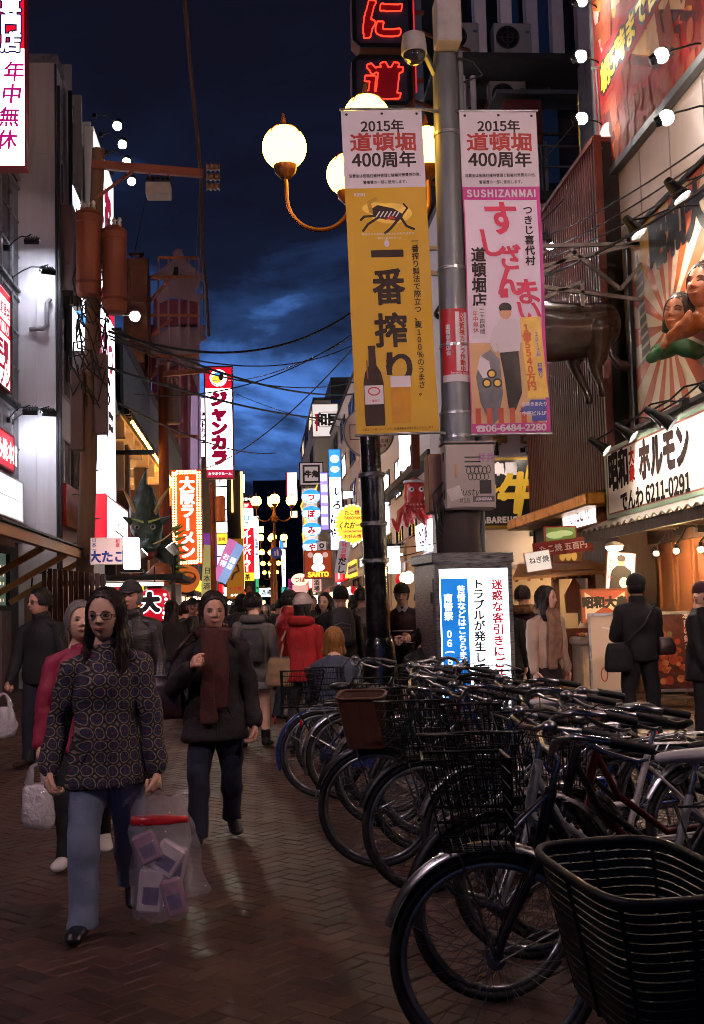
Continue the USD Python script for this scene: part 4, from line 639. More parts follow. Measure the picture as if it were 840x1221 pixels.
O, w, h = pxboard(341, 563, 355, 598, 110); board('vertical_sign', 'bright white lit sign with a red left edge behind the second street lamp', 'sign', O, w, h, d=.4, fm=SW, cm=REDP, rim=.05, items=[('red_edge', rect(-w / 2, -h / 2, -w / 2 + .16, h / 2), SR)])
for k, (x0, y0, x1, y1, Y, m, lb) in enumerate(((336, 655, 341, 700, 120, SWC, 'distant narrow white sign right of the lamp row'), (334, 640, 338, 655, 150, SB, 'tiny distant blue sign near the third lamp'), (344, 690, 350, 706, 100, SM, 'small magenta sign low beside the distant lamps'), (309, 701, 326, 712, 180, SWC, 'wide pale lit shop front at the very end of the street'), (336, 700, 346, 712, 170, glow('sign_teal', '3ab8a8', 1.2), 'teal lit shop front at the end of the street'), (372, 690, 384, 706, 60, SPK, 'pale pink lit stall sign above the crowd'), (350, 706, 362, 716, 60, REDP, 'red awning edge above the distant crowd'))):
    O, w, h = pxboard(x0, y0, x1, y1, Y); board('shop_sign', lb, 'sign', O, w, h, d=.3, fm=m, cm=DK, rim=.02, items=[('lettering', text('酒場', min(w, h) * .6, 0, 0, 2, h > w), INK)] if k not in (1, 6) else [])
c = AY(330, 659, 59.5); t = Thing('round_road_sign', 'round blue pedestrian road sign on the second lamp post', 'road sign', c); F = Frame(c, (1, 0, 0)); t.part('disc', F.solid(oval(0, 0, .29), -.02, 0), glow('road_blue', '2c4aa8', .25)); t.part('pedestrian_symbol', F.flat(oval(.05, .12, .04).union(rect(.01, -.16, .1, .08)).union(oval(-.08, .05, .03)).union(rect(-.11, -.16, -.05, .02))), DIMW)
t = Thing('lantern_row', 'white wall lamp glaring beside the black lamp post', 'lamp', AY(462, 690, 30)); c = AY(467, 668, 30); t.part('lamp_tube', cbox(*(c - (.1, .05, .35)), *(c + (.22, .05, .35)), .02), glow('glare_white', 'fff4ea', 7)); t.part('shade', bx(*(c + (-.12, -.1, .36)), *(c + (.25, .1, .42))), BLK)
c = AY(415, 590, 44); t = Thing('flood_lamp', 'square white flood lamp above the round yellow sign', 'lamp', c); t.part('lens', bx(*(c - (.17, .02, .12)), *(c + (.17, .02, .12))), COOLW if 0 else glow('flood_white', 'f4f6ff', 9)); t.part('head', bx(*(c - (.2, -.02, .15)), *(c + (.2, .2, .15))), BLK)
# shop awnings right of the lamp post
for k, (Y0, z, m, lb) in enumerate(((33, 3.0, REDP, 'red shop awning behind the black lamp post'), (37.5, 2.9, mat('awning_white', 'b9b0b4', .7), 'pale shop awning beyond the red one'), (42, 3.1, mat('awning_brown', '6a4a3c', .7), 'brown shop awning farthest along the white lit house'))):
    t = Thing('awning', lb, 'awning', (4.4, Y0, z)); t.part('cloth', (np.array([(4.74, Y0, z + .7), (4.74, Y0 + 4, z + .7), (3.5, Y0 + 4, z), (3.5, Y0, z), (3.5, Y0 + 4, z - .3), (3.5, Y0, z - .3)]), quads([[0, 1, 2, 3], [3, 2, 4, 5]])), m)
    t.part('valance_stripe', bx(3.485, Y0, z - .22, 3.497, Y0 + 4, z - .1), WHITEP); t.part('strip_light', bx(4.0, Y0 + .3, z - .05, 4.1, Y0 + 3.7, z), glow('shop_strip', 'ffe9d0', 8)); t.part('counter', bx(3.7, Y0 + .2, 0, 4.6, Y0 + 3.8, 1.0), (WOOD, REDP, WHITEP)[k]); t.part('back_wall', bx(4.68, Y0, 0, 4.74, Y0 + 4, z + .6), BEIGE)
# black restaurant signs on the plaster wall
O, w, h = pxboard(566, 545, 643, 630, 26.3)
board('restaurant_sign', 'black restaurant sign with a bold golden brush character and a gilt frame', 'sign', O, w, h, d=.25, fm=mat('sign_black', '1a1618', .4), cm=mat('gilt_frame', '9a7b34', .45, .5, .3, 8, .3), rim=.07, items=[('red_patch', oval(.68, .1, .2, .33), INKRED), ('lettering', text('串屋', .3, -.02, .55, 5), DIMW), ('brush_character', text('牛', .95, .26, .0, 3, slant=8), glow('gold_letter', 'e8b53a', .35)), ('brush_tail', blob([(.2, -.65), (.3, -.62), (.55, .55), (.62, .72), (.5, .62)]), glow('gold_letter', 'e8b53a', .35)), ('brush_character', text('ばれ', .42, -.4, .0, 3), glow('gold_letter', 'e8b53a', .35)), ('lettering', text('ABAREUSHI', .17, -.1, -.62, 5, gap=.08), DIMW)])
O, w, h = pxboard(646, 543, 692, 628, 26.2)
board('restaurant_sign', 'narrow black sign with white chalk-like writing beside the golden one', 'sign', O, w, h, d=.25, fm=mat('sign_black', '1a1618', .4), cm=mat('gilt_frame', '9a7b34', .45, .5, .3, 8, .3), rim=.06, items=[('lettering', text('生', .36, -.1, .5, 4), DIMW), ('lettering', text('290', .26, -.08, .17, 3), DIMW), ('lettering', text('階段上って', .13, -.02, -.2, 2), DIMW), ('zigzag', stroke([(-.35, -.33), (-.2, -.33), (-.2, -.5), (-.05, -.5), (-.05, -.62), (.05, -.62)], .03), glow('zig_yellow', 'd8d040', .4)), ('lettering', text('2F', .2, .2, -.52, 3), DIMW)])
for k, X in enumerate((5.35, 6.1)):
    h_ = np.array((X, 25.7, 4.95)); spot(f'small black picture lamp on top of the {("golden", "narrow")[k]} black sign', (X, 26.4, 5.0), h_, (X, 26.3, 3.9), 260, .05)
h_ = AY(651, 639, 25.7); spot('small black wall lamp under the narrow black sign lighting the plaster', (h_[0] - .1, 26.55, h_[2] + .1), h_, (h_[0] - .5, 26.6, h_[2] - .6), 420, .06, 'ffd9a0')
# neon squares on the dark building edge
for k, (py0, py1, ch) in enumerate(((-12, 57, 'に'), (66, 126, '道'))):
    O, w, h = pxboard(420, py0, 492, py1, 24); F = Frame(O, (1, 0, 0)); t = Thing('neon_sign', f'{("upper", "lower")[k]} dark eight-sided neon sign with a glowing red character', 'sign', O); c_ = .16
    oc = lambda e: Polygon([(-w / 2 + c_ + 0, -h / 2 + e), (w / 2 - c_, -h / 2 + e), (w / 2 - e, -h / 2 + c_), (w / 2 - e, h / 2 - c_), (w / 2 - c_, h / 2 - e), (-w / 2 + c_, h / 2 - e), (-w / 2 + e, h / 2 - c_), (-w / 2 + e, -h / 2 + c_)])
    t.part('case', F.solid(oc(0), -.45, -.02), RUST); t.part('face', F.flat(oc(.07), -.016), mat('neon_back', '2a2742', .5)); t.part('rim', F.solid(oc(0).difference(oc(.09)), -.0195, .05), BLK)
    g = text(ch, h * .74, .02, 0, 3, slant=8); t.part('character', F.flat(g.buffer(-.012), -.006), glow('neon_fill', '8a0a14', .3)); t.part('neon_tube', F.solid(g.buffer(.012).difference(g.buffer(-.012)), .0, .02), NEON)
t = Thing('neon_mast', 'steel mast carrying the two red neon signs', 'mast', AY(497, 700, 24.2)); a, b_ = AY(490, 0, 24.3), AY(496, 300, 24.3); t.part('mast', bar(AY(496, 560, 24.3), AY(489, -20, 24.3), .16), RUST); t.part('neon_strip', bar(AY(493, 0, 24.15), AY(497, 110, 24.15), .03), glow('neon_strip_red', 'e02a40', .8))
for py in (15, 96): t.part('bracket', bar(AY(488, py, 24.3), AY(505, py, 24.4), .08), RUST)
for py in (35, 120, 210): t.part('stay', bar(AY(494, py, 24.3), AY(560, py + 25, 26.2), .06), RUST)
# ---------------------------------------------------------------- solid modelling
def hullp(*ms): return m3.Manifold.hull_points(np.vstack([m[0] for m in ms]).astype(np.float64).tolist() if 0 else np.vstack([m[0] for m in ms]).astype(np.float64))
def union(ms): return m3.Manifold.batch_boolean(ms, m3.OpType.Add)
def chain(joints, n=1):                  # tapered limb through (point, radius) joints
    out = []
    for (p, r), (q, s_) in zip(joints, joints[1:]): out.append(hullp(ell(p, *np.atleast_1d(r) if np.ndim(r) else (r,), n=n), ell(q, *np.atleast_1d(s_) if np.ndim(s_) else (s_,), n=n)))
    return out
def man(m): return m3.Manifold(m3.Mesh(np.asarray(m[0], np.float32), np.asarray(m[1], np.uint32)))
def arr(M): m = M.to_mesh(); return np.array(m.vert_properties[:, :3], float), np.array(m.tri_verts, int)
import scipy.sparse as ssp
def vnormals(v, f):
    n = np.cross(v[f[:, 1]] - v[f[:, 0]], v[f[:, 2]] - v[f[:, 0]]); o = np.stack([sum(np.bincount(f[:, k], n[:, c], len(v)) for k in range(3)) for c in range(3)], 1); return o / np.maximum(np.linalg.norm(o, axis=1, keepdims=True), 1e-12)
def soften(M, L, it=8, fold=0.0, freq=(9, 9, 4), seed=0):
    v, f = arr(M.refine_to_length(L)); n = len(v); i = f[:, [0, 1, 2, 1, 2, 0]].ravel(); j = f[:, [1, 2, 0, 0, 1, 2]].ravel()
    W = ssp.csr_matrix((np.ones(len(i)), (i, j)), (n, n)); W.data[:] = 1; W = ssp.diags(1 / np.maximum(np.asarray(W.sum(1)).ravel(), 1)) @ W
    for k in range(it): v = v + (.5 if k % 2 == 0 else -.53) * (W @ v - v)
    if fold: v = v + vnormals(v, f) * (fold * (meshkit.fbm(v * np.array(freq) + 50, 3, seed) - .5))[:, None]
    return v, f

# ---------------------------------------------------------------- right shop front: poster, painted board, sign
def dim(name, h, k=.75): return mat(name, h, .5, 0, .1, 3)
Fp = Frame((5.9, 19.0, 8.55), (0, -1, 0)); t = Thing('wall_poster', 'huge red poster of a bar interior with yellow opening hours lettering', 'poster', Fp.O)
t.part('sheet', Fp.box(0, 0, 9.5, 6.4, -.06, 0), mat('poster_red', '8e1a16', .7, 0, .25, .8)); t.part('frame', cat(Fp.box(-.06, -.12, 9.5, 0, -.08, .05), Fp.box(-.08, 0, 0, 6.4, -.08, .05)), GALV)
r2 = random.Random(3); pal = ['b8401c', '6e1512', 'd98a3c', 'c25a22', '4a100e', 'e3b878', '7d2a18', 'a82a1e', 'caa27e', '8a3c1c']; pm = [mat('poster_ink_' + 'abcdefghij'[i], c, .75, 0, .3, 3) for i, c in enumerate(pal)]
for m_i in range(10):
    g = []
    for k in range(14):
        x, y, a = r2.uniform(.1, 7.5), r2.uniform(.1, 2.9), r2.choice([14, 78, -8, 20, 62, 88]); q = affinity.translate(affinity.rotate(rect(0, 0, r2.uniform(.1, .6), r2.uniform(.3, 1.5)), a), x, y); g.append(q)
    t.part('interior_picture', Fp.flat(shapely.union_all(g).intersection(rect(.02, .02, 9.4, 3.6)), .002 + m_i * .0008), pm[m_i])
t.part('crowd_picture', Fp.flat(shapely.union_all([oval(.5 + k * .42 + .1 * math.sin(k * 7), .35 + .18 * math.sin(k * 5), .13, .17).union(rect(.35 + k * .42, .0, .66 + k * .42, .2)) for k in range(14)]), .0115), pm[9])
t.part('swoosh', Fp.flat(blob([(.05, 2.9), (.4, 2.1), (.8, 2.15), (3.5, 5.0), (3.5, 6.3), (.05, 6.3)]), .002), mat('poster_swoosh', 'd9a79a', .4, 0, .5, 2.5, stretch=(1, 5, 1))); t.part('red_band', Fp.flat(blob([(0, 1.2), (9, 1.9), (9, 2.8), (0, 2.0)]), .0125), mat('poster_band', 'a30f18', .7, 0, .2, 1))
g = affinity.rotate(text('朝5時まで営業中', .52, 2.3, 1.6, 3), 4, origin=(0, 1.6)); t.part('lettering_edge', Fp.flat(g.buffer(.055), .015), INK); t.part('lettering', Fp.flat(g, .0175), mat('poster_yellow', 'e8d23a', .5, 0, .05, 2))
# painted board with two carved heads
Fb = Frame((5.86, 17.45, 4.15), (0, -1, 0)); t = Thing('painted_board', 'painted board with orange rays, black lettering and two carved heads', 'sign', Fb.O); BT = t
t.part('panel', Fb.box(0, 0, 5, 2.95, -.08, 0), mat('board_cream', 'cdbba0', .5, 0, .1, 1.5)); t.part('frame', cat(Fb.box(-.06, -.06, 5, 0, -.08, .06), Fb.box(-.06, 2.95, 5, 3.01, -.08, .06), Fb.box(-.06, 0, 0, 2.95, -.08, .06)), BLK)
rays = [blob([(1.5, 1.2), (1.5 + 6 * math.cos(a), 1.2 + 6 * math.sin(a)), (1.5 + 6 * math.cos(a + .2), 1.2 + 6 * math.sin(a + .2))]) for a in np.arange(0, 6.28, .42)]
t.part('ray', Fb.flat(shapely.union_all(rays).intersection(rect(0, 0, 5, 2.95)), .003), mat('ray_orange', 'b4501f', .5, 0, .1, 2)); t.part('yellow_corner', Fb.flat(blob([(0, 2.95), (1.2, 2.95), (.5, 2.0)]), .0035), GOLD)
tw = Polygon([(.2, .9), (.62, .9), (.52, 1.9), (.62, 2.05), (.62, 2.25), (.5, 2.3), (.45, 2.6), (.38, 2.6), (.33, 2.3), (.2, 2.25), (.2, 2.05), (.3, 1.9)]); t.part('tower_picture', Fb.flat(affinity.rotate(tw, 8), .005), mat('tower_grey', '5d5a58', .6)); t.part('tower_picture', Fb.flat(affinity.rotate(shapely.union_all([rect(.25, .95 + k * .16, .57, 1.0 + k * .16) for k in range(9)]), 8, origin=(.41, 1.75)), .007), mat('tower_pale', 'b0a898', .6))
g = text('昭和大衆', .75, 2.35, 2.5, 5); t.part('lettering', Fb.flat(g, .006), INK)
# the white sign with brown lettering
O = np.array((5.5, 15.78, 3.305)); t = board('shop_sign', 'white enamel sign with heavy dark lettering and a phone number in a green frame', 'sign', O, 4.6, 1.1, 'r', .14, mat('enamel_white', 'e8e2de', .35, 0, .07, 2), mat('rim_green', '7d9a80', .5, 0, .15, 3), .06,
    [('rust_edge', rect(-2.23, -.49, 2.23, .49).difference(rect(-2.2, -.46, 2.2, .46)), mat('rust_line', '8a4a34', .7)), ('lettering', text('昭和', .6, -1.66, .17, 4, w=.98), mat('letter_brown', '20100c', .9, spec=.1)), ('lettering_red', text('大衆', .26, -1.0, .17, 4, True), mat('letter_vermilion', 'a01c14', .9, spec=.1)), ('lettering', text('ホルモン', .6, .33, .17, 5, w=2.0), mat('letter_brown', '20100c', .9, spec=.1)), ('lettering', text('でんわ 6211-0291', .32, -.15, -.34, 3, w=2.9), mat('letter_brown', '20100c', .9, spec=.1))])
board('lit_sign', 'small white lit sign with violet writing under the gold ledge', 'sign', (5.5, 19.75, 2.98), 2.2, .5, 'r', .2, SW, WOOD, .03, [('lettering', text('◇ たこパ', .3, .0, 0, 3), glow('letter_violet', '7a3a8a', .12))])
# slatted red-brown screen and its gold ledge, dark reveal
t = Thing('slatted_screen', 'tall red brown screen of upright slats on the corner building', 'screen', (5.7, 18.3, 3.2)); SLAT = mat('slat_red', '6e3220', .5, 0, .2, 3)
t.part('backing', bx(5.72, 18.3, 3.3, 6.5, 24.0, 9.0), mat('screen_dark', '1d1512', .8)); t.part('slats', cat(*[bx(5.62, 18.36 + k * .14, 3.3, 5.71, 18.42 + k * .14, 9.0) for k in range(40)]), SLAT, kind='stuff'); t.part('edge_board', bx(5.6, 18.28, 3.3, 5.73, 18.35, 9.1), SLAT)
t.part('cap', bx(5.58, 18.3, 9.0, 6.5, 24.05, 9.08), SLAT); t.part('gold_ledge', cbox(5.2, 18.2, 3.0, 6.5, 24.2, 3.22, .03), mat('gold_leaf', 'b07a28', .35, .7, .25, 4)); t.part('support', bx(5.75, 18.4, 0, 6.4, 24, 2.99), DKW)
t = Thing('edge_panel', 'tall narrow cream panel leaning beside the slatted screen', 'panel', AY(666, 582, 24.5)); t.part('panel', ob((AY(652, 345, 24.5) + AY(681, 580, 24.5)) / 2, np.array((1, 0, .02)), np.array((.0, 0, 1)), (0, -1, 0), .42, 4.3, .1), mat('cream_panel', 'a8935f', .6)); t.part('post', bx(5.85, 24.56, 0, 5.95, 24.66, 6), BLK)
t = Thing('antenna_mast', 'two thin aerial masts with a white dish at the top of the slatted screen', 'aerial', (5.7, 18.5, 9.1)); t.part('mast', cyl(AY(729, 180, 18.5), AY(721, 58, 18.5), .02), GALV); t.part('mast', cyl(AY(718, 185, 18.8), AY(711, 82, 18.8), .018), GALV)
c = AY(725, 159, 18.4); t.part('dish', xf(lathe([(.001, 0), (.14, .02), (.27, .08), (.275, .09), (.14, .035), (.001, .015)], 20), rotx(90) @ rotz(0), (0, 0, 0))if 0 else (lambda m: ((np.asarray(m[0]) @ (rotz(-55) @ rotx(80)).T) * (.42, .42, .6) + c, m[1]))(lathe([(.001, .02), (.14, .04), (.28, .1), (.29, .1), (.14, .02), (.001, 0)], 20)), mat('dish_white', '7d767a', .6), 40); t.part('dish_arm', tube([c + (-.02, .0, -.25), c + (-.16, -.12, -.3), c + (-.18, -.14, -.22)], .012, 6), GALV)
for py in (80, 60): t.part('yagi', bar(AY(705, py + 22 if py == 60 else py, 18.6), AY(730, py - 2 + (22 if py == 60 else 0), 18.6), .015), GALV)
c0, c1 = AY(692, 100, 20), AY(700, 192, 20); t = Thing('folded_flag', 'folded yellow flag hanging on a short staff by the white lamps', 'flag', c1); t.part('cloth', tube([c0, c0 + (c1 - c0) * .15, c0 + (c1 - c0) * .5, c1 - (0, 0, .05), c1], [.01, .06, .1, .12, .02], 8), mat('flag_yellow', 'a88a3a', .8), True); t.part('staff', cyl(c0 - (0, 0, .05), c0 + (0, 0, .25), .012), BLK)
t.part('tie', tube([c0 + (c1 - c0) * .28 - (.1, 0, 0), c0 + (c1 - c0) * .28 + (.1, 0, 0)], .012, 6), BLK)
# truss and the hanging ox
t = Thing('steel_truss', 'grey steel truss bracket from the wall holding the ox figure', 'truss'
, AY(785, 360, 17.0)); TR = mat('truss_grey', '76706f', .5, .6)
for dy in (0, .55):
    a, b_, c, d = AY(640, 300, 17.0 + dy), AY(783, 294, 17.0 + dy), AY(640, 320, 17.0 + dy), AY(778, 366, 17.0 + dy); e = AY(785, 290, 17.0 + dy); f_ = AY(786, 360, 17.0 + dy)
    for p, q in ((a - (1.8, 0, -.05), e), (a - (1.8, 0, .3), f_), (e, f_), (AY(645, 318, 17.0 + dy), e + (-.3, 0, 0)), (AY(680, 297, 17.0 + dy), AY(740, 345, 17.0 + dy)), (AY(740, 345, 17.0 + dy), AY(785, 292, 17.0 + dy)), (AY(650, 325, 17.0 + dy), AY(690, 298, 17.0 + dy)), (AY(695, 335, 17.0 + dy), AY(695, 365, 17.0 + dy)), (AY(650, 355, 17.0 + dy), AY(695, 335, 17.0 + dy))): t.part('bar', bar(p, q, .055), TR)
for px_, py in ((785, 292), (786, 360), (695, 337), (650, 300)): t.part('cross_bar', bar(AY(px_, py, 17.0), AY(px_, py, 17.0) + (0, .55, 0), .05), TR)
OXM = mat('ox_bronze', '30231e', .3, 0, .3, 3, .1, coat=.4)
def ox():
    Y = 17.35; q = lambda px, py, dy=0: AY(px + 5, py, Y) + (0, dy, 0); L = []
    L += chain([(q(712, 388), (.3, .36, .36)), (q(690, 395), (.3, .4, .42)), (q(655, 396), (.3, .42, .46)), (q(610, 395), (.32, .42, .48)), (q(585, 388), (.3, .38, .45))], 2)
    L += chain([(q(585, 380), (.28, .26, .36)), (q(560, 365), (.2, .19, .28)), (q(545, 355), (.17, .16, .22))], 2) + chain([(q(545, 352), (.17, .16, .18)), (q(528, 366), (.12, .11, .12)), (q(520, 374), (.1, .1, .09))], 2)
    for s_, pts in ((-1, [(704, 398, .25), (704, 428, .15), (699, 440, .09), (708, 462, .062), (709, 471, .075)]), (1, [(690, 398, .24), (684, 424, .14), (682, 430, .085), (699, 464, .055), (702, 474, .07)])): L += chain([(q(a, b, s_ * .2), r) for a, b, r in pts], 1)
    for s_ in (-1, 1): L += chain([(q(595, 405, s_ * .2), .2), (q(592, 432, s_ * .2), .11), (q(594, 462, s_ * .2), .065), (q(590, 475, s_ * .2), .08)], 1)
    body = soften(union(L), .06, 6); t = Thing('ox_figure', 'dark bronze ox figure hung under the truss, hindquarters and tail showing', 'ox figure', q(650, 430))
    b = t.part('body', body, OXM, True)
    t.part('tail', tube([q(722, 372), q(728, 385), q(722, 405), q(724, 424), q(733, 434), q(742, 437), q(746, 434)], [.07, .055, .04, .04, .07, .09, .02], 10), OXM, True)
    for s_ in (-1, 1): t.part('horn', tube([q(548, 345, s_ * .15), q(548, 335, s_ * .33), q(540, 322, s_ * .4)], [.05, .04, .01], 8), mat('horn', '8a7a60', .4), True); t.part('ear', ell(q(553, 352, s_ * .25), .06, .16, .07), OXM, True)
    for px_ in (600, 690): t.part('hanger', bar(q(px_, 372), q(px_, 340), .04), TR)
ox()
# ---------------------------------------------------------------- street stall, picture menus and boards by the shop
t = Thing('food_stall', 'timber snack stall with a slatted roof, a lit window and a white counter', 'stall', (4.5, 18.5, 0))
S = lambda px, py, Y=18.6: AY(px, py, Y)
r0, r1 = S(612, 690), S(726, 681)
t.part('roof', (np.array([S(612, 692, 18.2), S(726, 684, 18.2), S(722, 668, 20.2), S(618, 676, 20.2)] + [p + (0, 0, .04) for p in (S(612, 692, 18.2), S(726, 684, 18.2), S(722, 668, 20.2), S(618, 676, 20.2))]), _BF[:0].tolist() + quads([[0, 3, 2, 1], [4, 5, 6, 7], [0, 1, 5, 4], [1, 2, 6, 5], [2, 3, 7, 6], [3, 0, 4, 7]]).tolist()), PALEW)
for k in range(8): a = S(616 + k * 15, 690 - k, 18.25); b_ = S(620 + k * 14, 674 - k, 20.1); t.part('roof_slat', bar(a - (0, 0, .03), b_ - (0, 0, .03), .05), PALEW)
x0, x1 = S(668, 760)[0], S(704, 760)[0]
t.part('post', bx(x1 - .03, 18.5, 0, x1 + .1, 18.62, 2.0), WOOD); t.part('post', bx(x0 - .1, 18.5, 0, x0, 18.62, 2.0), WOOD); t.part('window_head', bx(x0, 18.5, 1.85, x1, 18.58, 2.0), WOOD); t.part('window_sill', bx(x0, 18.5, .95, x1, 18.58, 1.06), WOOD); t.part('front_panel', bx(x0, 18.52, .2, x1, 18.6, .95), WOOD)
t.part('window_glass', bx(x0, 18.55, 1.06, x1, 18.56, 1.85), clearmat('clear_glass')); t.part('back_wall', bx(x0 - 1.2, 20.0, 0, x1 + .2, 20.05, 2.1), BEIGE); t.part('lamp_tube', bx(x0 - .3, 19.2, 1.95, x1, 19.3, 2.0), glow('stall_tube', 'ffd8a4', 48)); t.part('wooden_boat_shape', Frame((x0 + .3, 18.7, 1.55), (1, 0, 0)).solid(blob([(-.15, -.25), (.15, -.25), (.17, .05), (0, .35), (-.17, .05)], .04), -.03, 0), WOOD)
t.part('counter', cbox(S(680, 800)[0], 17.9, 0, S(709, 800)[0], 18.45, .86, .03), mat('counter_white', 'b9a898', .6)); t.part('counter_cloth', cbox(S(678, 800)[0], 17.85, .8, S(711, 800)[0], 18.5, .93, .03), mat('cloth_white', 'c5b5ab', .8))
r3 = random.Random(5)
for k in range(22): t.part('food_packet', ell((S(686, 800)[0] + r3.uniform(0, .3), 18.0 + r3.uniform(0, .3), .96), .05, .04, .035, 1), [PALEW, INKRED, WHITEP, GOLD][k % 4], True)
board('awning_sign', 'dark red cloth awning strip with small white lettering over the stall', 'awning', AY(672, 652, 19.0), 1.0, .24, 'f', .05, mat('awning_red', '7a1a1c', .7), mat('awning_red', '7a1a1c', .7), 0, [('lettering', text('たこ焼 五百円', .13, 0, 0, 1, w=.8), DIMW)], tilt=6)
board('picture_menu', 'lit picture menu of green vegetables above the red awning strip', 'menu', AY(669, 638, 19.4), .55, .3, 'f', .06, glow('menu_green', '6f8a3a', .5), REDP, .02, [('leaf_picture', oval(-.1, 0, .15, .06).union(oval(.05, .03, .16, .05)), glow('menu_leaf', 'b9cf8a', .6))])
board('picture_menu', 'lit picture menu of grilled food under the red awning strip', 'menu', AY(678, 663, 19.2), .48, .22, 'f', .06, glow('menu_brown', '7a4a20', .4), REDP, .015, [('food_picture', oval(-.1, 0, .05, .08).union(oval(.0, 0, .05, .08)).union(oval(.1, 0, .05, .08)), glow('menu_gold', 'd8a04a', .7))])
board('paper_sign', 'tilted white paper sign with brush writing left of the stall roof', 'sign', AY(642, 669, 18.4), .42, .32, 'f', .03, glow('paper_white', 'f3e6dc', .7), PALEW, .01, [('lettering', text('ねぎ焼', .11, .02, .02, 1), INK)], tilt=8)
board('menu_poster', 'lit poster of a person in a dark shirt holding a drink, pinned by the doors', 'poster', AY(740, 688, 17.2), .44, .74, 'f', .04, glow('poster_lit', 'efe2d8', .8), WOOD, .01, [('yellow_foot', rect(-.21, -.36, .21, -.22), GOLD), ('dark_shirt', blob([(-.16, -.2), (.18, -.2), (.16, .1), (.06, .17), (-.06, .17), (-.14, .08)], .02), INK), ('face_shape', oval(0, .24, .06, .075), mat('print_skin', 'b98a6c', .6)), ('hair_shape', oval(0, .28, .066, .05), INK), ('glass_shape', oval(.06, -.08, .07, .08), DIMW), ('lettering', text('生ビール', .08, -.16, .12, 1, True), INKRED)], tilt=-6)
c = AY(733, 653, 17.1); t = Thing('poster_lamp', 'white lamp bowl above the lit poster by the doors', 'lamp', c); t.part('bulb', ell(c, .13, .1, .06), glow('poster_bulb', 'fff4e0', 7), True); t.part('shade', lathe([(.02, .1), (.12, .06), (.15, .02), (.13, .03)], 14, c), WHITEP, 40)
board('shop_board', 'painted red and cream board with heavy lettering standing behind the easel', 'sign', AY(722, 722, 16.9), .72, .5, 'f', .05, mat('board_red', '9c4a34', .6), WOOD, .015, [('cream_ray', blob([(-.3, -.2), (0, 0), (-.3, .2)]).union(blob([(.3, -.2), (0, 0), (.3, .2)])), mat('board_cream', 'cdbba0', .5)), ('lettering', text('昭和大衆', .17, 0, .05, 5), INK)])
def easel(label, px0, px1, pyt, pyb, Y, fm, items, yaw):
    O = AY((px0 + px1) / 2, (pyt + pyb) / 2, Y); w = (AY(px1, pyb, Y) - AY(px0, pyb, Y))[0]; t = Thing('sandwich_board', label, 'sandwich board', (O[0], Y, 0), yaw); h = 1.15
    R = math.radians(8)
    for s_ in (-1, 1):
        u = np.array((1.0, 0, 0)) * -s_; v = np.array((0, -s_ * -math.sin(R) * -1, math.cos(R))) if 0 else np.array((0, s_ * -math.sin(R), math.cos(R))); F = Frame((0, s_ * .30, .02), u, v)
        for a, b, c, d in ((-w / 2, 0, -w / 2 + .03, 1.3), (w / 2 - .03, 0, w / 2, 1.3), (-w / 2 + .03, 1.26, w / 2 - .03, 1.3), (-w / 2 + .03, .2, w / 2 - .03, .24)): t.local('frame', F.box(a, b, c, d, -.02, .02), ALU)
        p = t.local('panel', F.box(-w / 2 + .03, .24, w / 2 - .03, 1.26, -.012, .008), fm)
        if s_ == -1:
            for nm, g, m in items: t.local(nm, F.flat(affinity.translate(g, 0, .75), .012), m, parent=p)
    t.local('foot_bar', bx(-w / 2 + .05, -.29, .12, w / 2 - .05, .29, .14), ALU)
easel('aluminium sandwich board with a blank pale panel left of the person in black', 704, 752, 735, 825, 16.2, mat('blank_panel', 'c6b3a4', .5, 0, .1, 2), [('scribble', stroke([(-.1, .35), (0, .33), (.1, .36)], .02), WHITEP), ('scribble', oval(-.1, -.3, .05, .1).difference(oval(-.1, -.3, .035, .085)), INKRED)], -14)
fd = []; r4 = random.Random(11)
easel('aluminium sandwich board with a dark food photograph right of the person in black', 776, 824, 737, 824, 16.0, mat('food_photo', '4a2018', .4, 0, .8, 9), [('food_picture', shapely.union_all([oval(r4.uniform(-.22, .22), r4.uniform(-.45, .3), r4.uniform(.03, .07)) for _ in range(22)]), mat('food_red', '8e3a24', .4, 0, .5, 14)), ('food_picture', shapely.union_all([oval(r4.uniform(-.22, .22), r4.uniform(-.45, .3), r4.uniform(.02, .05)) for _ in range(16)]), mat('food_tan', 'b4784a', .4, 0, .5, 14)), ('food_picture', shapely.union_all([oval(r4.uniform(-.22, .1), r4.uniform(-.1, .3), r4.uniform(.02, .045)) for _ in range(10)]), mat('food_green', '5a6a34', .5)), ('lettering', text('本日の鍋あります', .1, .2, .12, 1, True, .05), DIMW)], -6)
# red octopus sculpture on the white house
c = AY(498, 598, 30.5); t = Thing('octopus_figure', 'red moulded octopus figure on the white lit house', 'octopus figure', c); OM = mat('octopus_red', 'b3201c', .3, 0, .3, 5, .3, coat=.5); L = chain([(c + (-.05, 0, .35), (.3, .26, .28)), (c + (-.1, 0, -.05), (.24, .24, .25))], 2)
for k in range(8):
    a = k * .78 + .2; d = np.array((math.cos(a), math.sin(a) * .6, 0)); L += chain([(c + d * .15 + (-.1, 0, -.15), .14), (c + d * .42 + (-.05, 0, -.4 + .1 * (k % 3)), .1), (c + d * .55 + (0, 0, -.75 + .12 * (k % 4)), .07), (c + d * .7 + (0, 0, -.62 + .15 * (k % 3)), .04)], 1)
b = t.part('body', soften(union(L), .05, 5, .05, (7, 7, 7)), OM, True)
for s_ in (-1, 1): t.part('eye', ell(c + (-.05 + s_ * .13, -.25, .3), .07), DIMW, True); t.part('pupil', ell(c + (-.05 + s_ * .13, -.31, .3), .03), INK, True)
